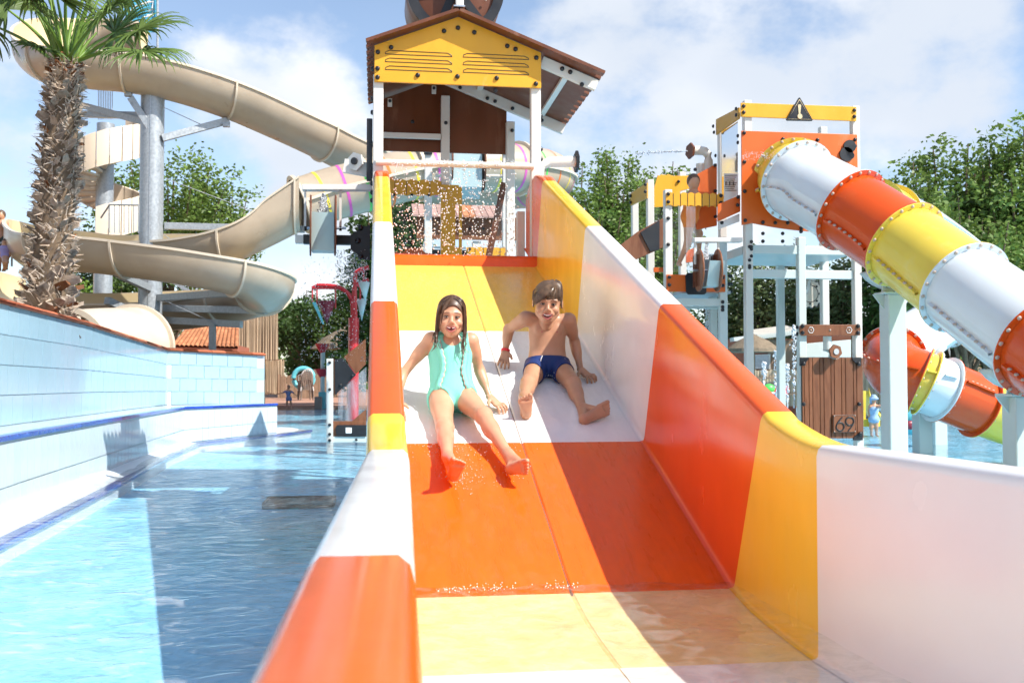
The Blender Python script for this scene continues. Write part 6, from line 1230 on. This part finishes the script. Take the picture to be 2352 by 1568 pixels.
for s_ in 'rl':
    b.ell(G['h'+s_]+V(0, .035, -.03), (.062, .07, .06), .03); limb(b, G['h'+s_], G['k'+s_], .066, .044, .056, .3); limb(b, G['k'+s_], G['a'+s_], .043, .026, .040, .32, V(0, .006, -.008)); b.ell(G['k'+s_]+V(0, -.012, .012), (.030, .026, .030), .02)
    b.ell(G['s'+s_], (.037, .037, .037), .025); limb(b, G['s'+s_], G['e'+s_], .033, .026, .033, .35); limb(b, G['e'+s_], G['w'+s_], .026, .0175, .026, .3)
b.cap(G['neck']-V(0, 0, .03), G['neck']+V(0, -.006, .045), .040, .036, .03)
hd = SDF(); tipR = onfl(917, 966, .014); tipL = onfl(1161, 946, .012)
hand(hd, G['wr'], tipR, V(0, -.3, .95), V(1, 0, 0), 1.05, .2); hr2 = SDF(); hand(hr2, G['wl'], tipL, V(0, -.35, .94), V(-.3, -1, -.3), 1.05, .2)
ft = SDF(); foot(ft, G['ar'], G['her'], G['tor'], V(-1, 0, .1), 1.05); ft2 = SDF(); foot(ft2, G['al'], G['hel'], G['tol'], V(-.3, .2, 1), 1.05)
hrt, hbk, hup = basis(V(.04, -.10, 1), V(1, -.06, 0)); MH = vmat(hrt, hbk, hup, G['head']+V(0, 0, -.008), 1.03)
hs_ = head_sdf().xf(MH)
skinobj('body', [(b, .0055), (hs_, .0024), (hd, .003), (hr2, .003), (ft, .003), (ft2, .003)], 'skin', girl); face_parts(MH, girl, True)
su = SDF(); torso(G, su, 1.09, .006)
for s_ in 'rl':
    su.ell(G['h'+s_]+V(0, .035, -.03), (.068, .076, .066), .03); su.cap(G['h'+s_], G['h'+s_].lerp(G['k'+s_], .22), .070, .066, .03)
pd = G['pelvis']
for s_, sg in (('r', -1), ('l', 1)):
    hx = G['h'+s_]; kx = G['k'+s_]; dd = (kx-hx).normalized(); su.cap(hx+dd*.075+V(sg*.022, -.01, .02), kx, .066, .08, .006, 'sub')
    su.ell(G['s'+s_]+V(sg*.030, 0, .0), (.050, .10, .075), .008, 'sub')
su.ell(G['neck']+V(0, -.04, .012), (.046, .09, .036), .008, 'sub'); su.ell(G['neck']+V(0, .02, .04), (.05, .06, .05), .006, 'sub')
skinobj('swimsuit', [(su, .0045)], 'suit_mint', girl, 3)
# ruffles with pink edging down both sides of the front
def surf_front(p, tgt=.0):
    """push a point onto the front of the swimsuit along -Y by sampling its field"""
    return p
v_, f_ = su.mesh(.008); fs_ = v_[v_[:, 1] < G['chest'].y+.02]
def frontY(x, z):
    d = (fs_[:, 0]-x)**2+(fs_[:, 2]-z)**2; i = np.argsort(d)[:6]; return float(fs_[i, 1].min())
for pts, sg in (([(999, 778), (1003, 800), (1010, 830), (1008, 856), (1000, 880), (996, 905), (999, 912)], -1), ([(1071, 779), (1076, 800), (1074, 825), (1070, 850), (1075, 875), (1080, 895), (1077, 905)], 1)):
    rows = []; edge_ = []; P = [aY(u, v, 5.40) for u, v in pts]; P = [Vector(p) for p in spline([tuple(p) for p in P], 16)]
    w = .026; cols = []
    for off in (0, .5, 1.05): y_ = np.array([frontY(p.x-sg*w*off, p.z) for p in P]); cols.append(np.convolve(np.pad(y_, 5, mode='edge'), np.ones(11)/11, 'valid'))
    for i, p in enumerate(P):
        wv = math.sin(i*.75+.4*math.sin(i*.21))
        rows.append([V(p.x, cols[0][i]-.001, p.z), V(p.x-sg*w*.5, cols[1][i]-.008, p.z), V(p.x-sg*w*(1.05+.09*wv), cols[2][i]-.007-.001*wv, p.z)]); edge_.append(rows[-1][2])
    m = MB(); m.grid(rows); o = m.build('ruffle', 'suit_mint', girl, 180); q = o.modifiers.new('t', 'SOLIDIFY'); q.thickness = .003; MB().tube(edge_, .0022, 6).build('ruffle_edge', 'suit_pink', girl, 60)
wristband(G['wr']+V(.001, -.003, .0), tipR-G['wr'], .0255, girl)
def hair_shell(Mh, mt, parent, face_cut, grow, k=None):
    s = SDF(); s.ell((0, .018, .036), (.070+grow, .086+grow, .073+grow), .005); s.ell((0, .055, -.02), (.062, .05, .06), .03)
    for c, r in face_cut: s.ell(c, r, .008, 'sub')
    return skinobj('hair', [(s.xf(Mh), .003)], mt, parent, 2)
def strand(pts, r0, r1, Mh): return [Mh @ Vector(p) for p in pts], r0, r1
def strands(Mh, mt, parent, paths):
    m = MB()
    for pts, r0, r1 in paths:
        P = [Vector(q) for q in spline(pts, 5)]; n = len(P); m.tube([Mh @ p for p in P], [r0+(r1-r0)*(i/(n-1)) for i in range(n)], 5)
    return m.build('hair_strands', mt, parent, 60)
rr_ = random.Random(8)
hg = hair_shell(MH, 'hair_wet', girl, [((.004, -.072, -.03), (.056, .075, .088)), ((0, -.02, -.115), (.10, .07, .06))], .008)
pts_ = []
for k in range(150):
    a = rr_.uniform(-1, 1); sd = 1 if a > 0 else -1; ph = rr_.uniform(-.15, 1.35)         # azimuth from the front corner to the back
    e = 1.06; sx, sy = math.cos(ph)*.0, 0
    cx = sd*(.072*e)*math.cos(ph-.25); cy = .018+.088*e*math.sin(ph-.25)
    top = (sd*.006, -.02+.08*max(0, ph-.2), .113-.02*max(0, ph-.9)); mid = (cx*.75, -.01+(cy)*.55-.012*(1-ph/1.35), .088); sid = (cx*1.02, cy, .02+rr_.uniform(-.01, .01)); low = (cx*1.05+rr_.uniform(-.004, .004), cy*.95+.006, -.055+rr_.uniform(-.01, .01)); end = (cx*rr_.uniform(.95, 1.2), cy*.8+rr_.uniform(-.015, .015), rr_.uniform(-.15, -.10) if ph > .25 else rr_.uniform(-.14, -.08))
    pts_.append(([top, mid, sid, low, end], rr_.uniform(.002, .0042), .001))
for k in range(26):      # wet locks falling in front of the shoulders
    sd = -1 if k % 2 else 1; x = sd*rr_.uniform(.062, .078); y = rr_.uniform(-.04, -.005); L = rr_.uniform(-.20, -.13) if sd > 0 else rr_.uniform(-.19, -.12)
    pts_.append(([(sd*.01, -.045, .108), (sd*.052, -.055, .075), (x, y-.01, .01), (x*1.04, y-.012, -.07), (x*rr_.uniform(.9, 1.25), y-.035, L*.8), (x*rr_.uniform(.7, 1.3)+rr_.uniform(-.01, .01), y-.045, L)], .0036, .0012))
for k in range(5): pts_.append(([(-.004, -.05, .106), (-.026-.002*k, -.085, .07), (-.040-.002*k, -.092, .035), (-.047-.002*k, -.084, -.005), (-.054, -.070, -.045+.004*k)], .0024, .0008))
strands(MH, 'hair_wet', hg, pts_)
# ------------------------------------------------ boy
B_ = dict(pelvis=aY(1257, 834, 5.95), waist=aY(1257, 803, 5.97), chest=aY(1257, 764, 5.96), neck=aY(1257, 738, 5.92), head=aY(1258, 692, 5.83), hr=aY(1234, 843, 5.93), hl=aY(1282, 843, 5.93),
          kr=aY(1214, 880, 5.66), ar=aY(1204, 914, 5.40), her=onfl(1209, 954, .022), tor=aY(1207, 910, 5.24), kl=aY(1316, 881, 5.66), al=aY(1337, 938, 5.43), hel=onfl(1341, 964, .022), tol=aY(1398, 934, 5.30),
          sr=aY(1207, 731, 5.93), sl=aY(1307, 735, 5.93), er=aY(1168, 756, 6.05), wr=aY(1161, 803, 6.06), el=aY(1320, 786, 6.02), wl=aY(1333, 847, 5.93))
boy = thing('person', 'laughing short-haired child in navy swim trunks on right lane', 'person', tuple(onfl(1257, 862)))
b = SDF(); torso(B_, b, 1.08)
for s_ in 'rl':
    b.ell(B_['h'+s_]+V(0, .04, -.02), (.062, .07, .06), .03); limb(b, B_['h'+s_], B_['k'+s_], .066, .045, .055, .3); limb(b, B_['k'+s_], B_['a'+s_], .043, .027, .040, .32, V(0, .006, -.008)); b.ell(B_['k'+s_]+V(0, -.012, .012), (.030, .026, .030), .02)
    b.ell(B_['s'+s_], (.041, .041, .041), .03); limb(b, B_['s'+s_], B_['e'+s_], .036, .028, .035, .35); limb(b, B_['e'+s_], B_['w'+s_], .028, .019, .028, .3)
b.cap(B_['neck']+V(0, .02, -.02), B_['neck']+V(0, -.045, .05), .043, .040, .03)
for sg in (-1, 1): b.ell(B_['chest']+V(sg*.046, -.062, .018), (.04, .018, .03), .02)
h1 = SDF(); tR = onfl(1155, 845, .012); tL = onfl(1364, 876, .012); hand(h1, B_['wr'], tR, V(.1, -.3, .94), V(1, 0, 0), 1.12, .24); h2_ = SDF(); hand(h2_, B_['wl'], tL, V(0, -.35, .94), V(-.4, -1, -.3), 1.12, .22)
ft = SDF(); foot(ft, B_['ar'], B_['her'], B_['tor'], V(1, 0, .1), 1.12); ft2 = SDF(); foot(ft2, B_['al'], B_['hel'], B_['tol'], V(-.3, .2, 1), 1.12)
hrt, hbk, hup = basis(V(.03, -.24, 1), V(1, -.13, -.03)); MB_H = vmat(hrt, hbk, hup, B_['head']+V(0, 0, -.006), 1.12)
skinobj('body', [(b, .0055), (head_sdf().xf(MB_H), .0026), (h1, .003), (h2_, .003), (ft, .003), (ft2, .003)], 'skin_b', boy); face_parts(MB_H, boy)
tk = SDF(); torso(B_, tk, 1.08, .007)
for s_ in 'rl': tk.ell(B_['h'+s_]+V(0, .04, -.02), (.069, .077, .067), .03); tk.cap(B_['h'+s_], B_['h'+s_].lerp(B_['k'+s_], .42), .075, .068, .03)
up_ = (B_['chest']-B_['pelvis']).normalized(); tk.cut(aY(1257, 815, 5.87), up_+V(0, .25, 0))
for s_, sg in (('r', -1), ('l', 1)):
    hx, kx = B_['h'+s_], B_['k'+s_]; dd = (kx-hx).normalized(); tk.cap(hx+dd*.165+V(sg*.012, 0, .006), kx, .074, .09, .005, 'sub')
tkO = skinobj('trunks', [(tk, .0045)], 'trunks_navy', boy, 3)
MB().tube([aY(u, v, 5.835) for u, v in ((1246, 816), (1243, 823), (1241, 833))], .0035, 6).build('drawstring', 'cord', tkO, 60)
for k in range(5): MB().box(aY(1290+2.0*k, 822.5+.5*k, 5.865), (.0035, .004, .007)).build('print_mark', 'cord', tkO, 0)
for sg in (-1, 1):
    p = B_['chest']+V(sg*.048, -.079, .004); m = MB(); m.lathe([(.0, .002), (.006, .0012), (.008, 0)], p, (sg*.25, -1, -.05), 10, False); m.build('nipple', 'lip', boy, 60)
wristband(B_['wr']+V(0, -.002, -.004), tR-B_['wr'], .028, boy)
hb_ = hair_shell(MB_H, 'hair_boy', boy, [((.004, -.078, -.042), (.066, .070, .084)), ((0, .0, -.112), (.12, .14, .075)), ((-.078, .0, -.03), (.03, .022, .034)), ((.078, .0, -.03), (.03, .022, .034))], .007)
pts_ = []
for k in range(190):
    ph = rr_.uniform(-2.4, 2.4); e = 1.10; r1 = rr_.uniform(.15, .5); cx = math.sin(ph); cy = -math.cos(ph)
    base = (.030+.02*cx*r1, .03+.03*cy, .116); mid = (.028+.060*cx*.62, .018+.075*cy*.62, .104); e0 = (.077*cx, .018+.093*cy, .048+rr_.uniform(-.012, .012)); e1 = (.079*cx, .018+.096*cy, rr_.uniform(.012, .034) if abs(ph) < 1.1 else rr_.uniform(-.03, .02))
    pts_.append(([base, mid, e0, e1], rr_.uniform(.002, .0036), .001))
for k in range(60):      # fringe swept across the forehead
    t = k/60; pts_.append(([(.038-.02*t, -.03, .112), (.022-.045*t, -.068, .094-.004*t), (-.002-.058*t, -.088+.02*t*t, .062-.004*t), (-.026-.050*t, -.086+.034*t*t, .036-.022*t+rr_.uniform(-.006, .006)), (-.045-.034*t, -.074+.040*t*t, .016-.034*t+rr_.uniform(-.008, .008))], .003, .0008))
strands(MB_H, 'hair_boy', hb_, pts_)
# ------------------------------------------------ small figures in the background
def figure(name_label, J, sk, sc, top=None, bottom=None, hair='hair_boy', hat=None, vox=.012, cover=None):
    """a simple figure from joints: pelvis, chest, neck, head, and limb triples"""
    t = thing('person', name_label, 'person', tuple(J['pelvis'])); s = SDF(); s.ell(J['pelvis'], (.10*sc, .08*sc, .09*sc), .04); s.cap(J['pelvis'], J['chest'], .085*sc, .09*sc, .05); s.ell(J['chest'], (.11*sc, .08*sc, .10*sc), .05); s.cap(J['chest'], J['neck'], .06*sc, .042*sc, .04); s.ell(J['head'], (.075*sc, .085*sc, .10*sc), .02); s.cap(J['neck'], J['head'], .04*sc, .04*sc, .02)
    for a, b_, c in J['arms']: s.cap(a, b_, .036*sc, .028*sc, .03); s.cap(b_, c, .028*sc, .02*sc, .02); s.ell(c, (.026*sc, .03*sc, .03*sc), .02); s.cap(J['chest']+(J['neck']-J['chest'])*.5, a, .05*sc, .04*sc, .04)
    for a, b_, c in J['legs']: s.cap(a, b_, .068*sc, .047*sc, .04); s.cap(b_, c, .046*sc, .026*sc, .03); s.cap(c, c+V(0, -.09*sc, -.02*sc), .028*sc, .022*sc, .02)
    skinobj('body', [(s, vox)], sk, t)
    if top or bottom:
        c = SDF(); g = .012*sc; c.ell(J['pelvis'], (.10*sc+g, .08*sc+g, .09*sc+g), .04)
        if top: c.cap(J['pelvis'], J['chest'], .085*sc+g, .09*sc+g, .05); c.ell(J['chest'], (.11*sc+g, .08*sc+g, .10*sc+g), .05)
        for a, b_, _ in J['legs']: c.cap(a, a.lerp(b_, .45 if not top else .2), .07*sc+g, .06*sc+g, .03)
        if cover:
            for a, b_, _ in J['arms']: c.cap(a, a.lerp(b_, .7), .04*sc+g, .036*sc+g, .03)
        skinobj('swimwear', [(c, vox)], top or bottom, t)
    h = SDF(); h.ell(J['head']+V(0, .012*sc, .018*sc), (.083*sc, .092*sc, .095*sc), .01); h.ell(J['head']+V(0, -.075*sc, -.04*sc), (.09*sc, .06*sc, .08*sc), .01, 'sub')
    if hat: h.p = h.p[:1]; h.ell(J['head']+V(0, 0, .0), (.12*sc, .12*sc, .03*sc), .03); h.ell(J['head']+V(0, .06*sc, -.09*sc), (.085*sc, .05*sc, .10*sc), .03)
    skinobj('hat' if hat else 'hair', [(h, vox*.8)], hat or hair, t); return t
mat('print_blue', (.16, .20, .36), .7, .3, .5, 30); mat('shirt_purple', (.32, .28, .55), .7); mat('suit_orange', (.72, .20, .02), .6); mat('hat_blue', (.30, .44, .62), .7, .3, .2, 20); mat('shorts_black', (.015, .03, .03), .6)
def jt(d, **k): return {a: aD(u, v, d) for a, (u, v) in k.items()}
D0 = 31.5; J = jt(D0, pelvis=(663, 914), chest=(662, 901), neck=(662, 895), head=(663, 889)); J['arms'] = [(aD(657, 898, D0), aD(649, 902, D0), aD(640, 904, D0)), (aD(668, 898, D0), aD(675, 903, D0), aD(682, 909, D0))]; J['legs'] = [(aD(660, 916, D0), aD(659, 925, D0), aD(659, 936, D0)), (aD(667, 916, D0), aD(668, 925, D0), aD(669, 936, D0))]
figure('toddler in bluish swim clothes wading near the picket fence', J, 'skin_b', .62, top='print_blue', cover=True)
D0 = 19.2; q8 = lambda x, y, d=D0: aD(*z8(x, y), d); J = dict(pelvis=q8(678, 1115), chest=q8(678, 1045), neck=q8(680, 1005), head=q8(680, 960)); J['arms'] = [(q8(705, 1020), q8(735, 1025, 18.9), q8(752, 1020, 18.7)), (q8(652, 1020), q8(640, 1060), q8(645, 1095))]; J['legs'] = [(q8(662, 1120), q8(660, 1175), q8(660, 1240)), (q8(698, 1120), q8(698, 1175), q8(700, 1240))]
figure('toddler in blue sun hat and pale suit beside plank panel', J, 'skin', .75, top='hat_blue', hat='hat_blue')
D0 = 20.0; J = jt(D0, pelvis=(4, 545), chest=(3, 520), neck=(3, 508), head=(2, 495)); J['arms'] = [(aD(14, 512, D0), aD(20, 530, D0), aD(23, 548, D0)), (aD(-9, 512, D0), aD(-16, 530, D0), aD(-18, 548, D0))]; J['legs'] = [(aD(-1, 550, D0), aD(-1, 585, D0), aD(-1, 620, D0)), (aD(9, 550, D0), aD(10, 585, D0), aD(10, 620, D0))]
figure('bare-chested adult in dark trunks at the far left edge', J, 'skin_b', 1.05, bottom='shorts_black')
D0 = 19.0; J = jt(D0, pelvis=(12, 584), chest=(12, 572), neck=(12, 564), head=(11, 557)); J['arms'] = [(aD(19, 567, D0), aD(23, 577, D0), aD(22, 588, D0)), (aD(4, 567, D0), aD(0, 577, D0), aD(1, 588, D0))]; J['legs'] = [(aD(9, 588, D0), aD(9, 602, D0-.2), aD(9, 618, D0)), (aD(16, 588, D0), aD(16, 602, D0-.2), aD(16, 618, D0))]
figure('child in purple top in front of the adult at far left', J, 'skin', .68, top='shirt_purple', cover=True)
r_ = thing('viewing_rail', 'thin grey rail beside the bathers at the far left', 'railing', tuple(aD(10, 600, 19.5)))
MB().cyl(aD(-30, 558, 19.6), aD(34, 558, 19.6), .02, n=8).build('hand_rail', 'galv', r_); MB().cyl(aD(27, 540, 19.6), aD(27, 612, 19.6), .02, n=8).build('bar', 'galv', r_)
D0 = 11.9; q5 = lambda x, y, d=D0: aD(*z5(x, y), d); J = dict(pelvis=q5(642, 1085), chest=q5(668, 960), neck=q5(672, 880), head=q5(674, 795)); J['arms'] = [(q5(690, 895), q5(730, 950, 12.0), q5(760, 1000, 12.1)), (q5(645, 900), q5(625, 980, 12), q5(650, 1050, 12.1))]; J['legs'] = [(q5(632, 1120), q5(625, 1310), q5(545, 1490)), (q5(655, 1120, 12), q5(720, 1230, 12.2), q5(720, 1400, 12.3))]
figure('child in orange swimsuit climbing the tower stairs behind clear pane', J, 'skin', .95, top='suit_orange')
# ------------------------------------------------------------------ water in the air
_ico = bmesh.new(); bmesh.ops.create_icosphere(_ico, subdivisions=1, radius=1); ICO_V = np.array([v.co[:] for v in _ico.verts]); ICO_F = np.array([[v.index for v in f.verts] for f in _ico.faces]); _ico.free()
def drops(name, label, pts, rad):
    P = np.array([tuple(p) for p in pts]); R = np.array(rad); st_ = np.ones((len(P), 1, 3)); st_[:, 0, 2] = 1.25
    v = (P[:, None, :]+ICO_V[None]*R[:, None, None]*st_).reshape(-1, 3); f = (ICO_F[None]+(np.arange(len(P))*len(ICO_V))[:, None, None]).reshape(-1, 3)
    me = npmesh(name, v, f, 'drops'); me.polygons.foreach_set('use_smooth', [True]*len(me.polygons)); return tag(link(name, me), label, 'water', kind='stuff')
dr_ = random.Random(21); P, Rr = [], []
jets = [905+14.6*k for k in range(20)]
for k in range(1250):
    u0 = dr_.choice(jets); t = dr_.random()**.8; u = u0+dr_.gauss(0, 3+9*t); v = 384+215*t; P.append(aY(u, v, 8.70-.12*t+dr_.gauss(0, .05))); Rr.append(dr_.uniform(.0028, .0075))
for k in range(420): P.append(aY(900+dr_.random()*285, 376+dr_.gauss(0, 4), 8.72+dr_.gauss(0, .02))); Rr.append(dr_.uniform(.0025, .006))
drops('spray_curtain', 'curtain of drops falling from the spray pipe over the slide entry', P, Rr)
P, Rr = [], []
for k in range(520):
    t = dr_.random(); u = dr_.choice([776, 784, 791, 799, 806, 814, 822, 830, 838])+dr_.gauss(0, 1+4*t); P.append(aY(u, 573+75*t, 9.15+dr_.gauss(0, .03))); Rr.append(dr_.uniform(.0025, .0055))
for k in range(700):
    t = dr_.random(); u = dr_.uniform(690, 845); P.append(aY(u, 590+240*t, 9.15+dr_.gauss(0, .2))); Rr.append(dr_.uniform(.0018, .0045))
drops('bucket_drips', 'drops raining from the dripping beam left of the tower', P, Rr)
P, Rr = [], []
def spl(u, v, n, ru, rv, h):
    for k in range(n):
        q = onfl(u+dr_.gauss(0, ru), v+dr_.gauss(0, rv)); P.append(q+SLN*abs(dr_.gauss(0, h))); Rr.append(dr_.uniform(.0008, .0026))
for a in ((917, 960, 130, 14, 10, .05), (1125, 930, 60, 16, 10, .02), (1045, 965, 130, 40, 14, .03), (1035, 1040, 120, 30, 20, .03), (1045, 1095, 110, 16, 12, .02), (1150, 1035, 110, 26, 18, .04), (1180, 1085, 70, 14, 10, .02), (1215, 935, 80, 16, 18, .03), (1260, 875, 90, 30, 10, .03), (1300, 900, 60, 22, 14, .02), (980, 1020, 60, 40, 12, .02), (1090, 1100, 60, 40, 22, .01)): spl(*a)
drops('slide_splash', 'fine splash thrown up round the sliding children', P, Rr)
P, Rr = [], []
for x, y0, y1, d in ((1265, 745, 1290, 16), (1145, 945, 1140, 17), (1375, 665, 1290, 16), (1240, 860, 1250, 17.5), (1325, 960, 1290, 17)):
    for k in range(150):
        t = dr_.random()**1.3; P.append(aD(*z7(x+dr_.gauss(0, 3+16*(1-abs(2*t-.6))*.5), y0+(y1-y0)*t), d+dr_.gauss(0, .05))); Rr.append(dr_.uniform(.006, .017)*(1.5 if t < .12 else 1))
drops('fountain_jets', 'white fountain jets rising beyond the right slide wall', P, Rr)
P, Rr = [], []
for k in range(420): t = dr_.random(); P.append(aY(*z7(695+95*round(dr_.random()*13)/13+dr_.gauss(0, 1.5), 520+240*t), 11.9)); Rr.append(dr_.uniform(.005, .009))
drops('deck_drips', 'beaded drips falling under the lower play deck', P, Rr)
P, Rr = [], []
for k in range(260): t = dr_.random(); P.append(aD(*z5(620-440*t, 532+25*t*t+dr_.gauss(0, 2+8*t)), 11.75+.5*t)); Rr.append(dr_.uniform(.003, .007))
for k in range(160): t = dr_.random(); P.append(aD(*z5(1090+300*t, 570+dr_.gauss(0, 18)), 10.7)); Rr.append(dr_.uniform(.002, .004))
drops('cannon_jet', 'thin jet of drops flying from the water cannon', P, Rr)
P, Rr = [], []
for k in range(320): t = dr_.random(); P.append(aY(744+dr_.gauss(0, 2+7*t), 445+45*t, 8.9+dr_.gauss(0, .02+.03*t))); Rr.append(dr_.uniform(.003, .007))
for k in range(260): t = dr_.random(); P.append(aY(*z7(705+dr_.gauss(0, 4+8*t), 25+130*t), 10.75+dr_.gauss(0, .02))); Rr.append(dr_.uniform(.004, .008))
drops('bucket_fill', 'water pouring into the two tipping buckets', P, Rr)
# low breaking crest where the slide water meets the run-out
P, Rr = [], []
for k in range(130): x = dr_.choice([.27, .40, .45, .68])+dr_.gauss(0, .04); P.append(V(x, 3.74+dr_.gauss(0, .022), .205+abs(dr_.gauss(0, .008)))); Rr.append(dr_.uniform(.001, .003))
drops('runout_foam', 'line of foam where the slide meets the run-out water', P, Rr)
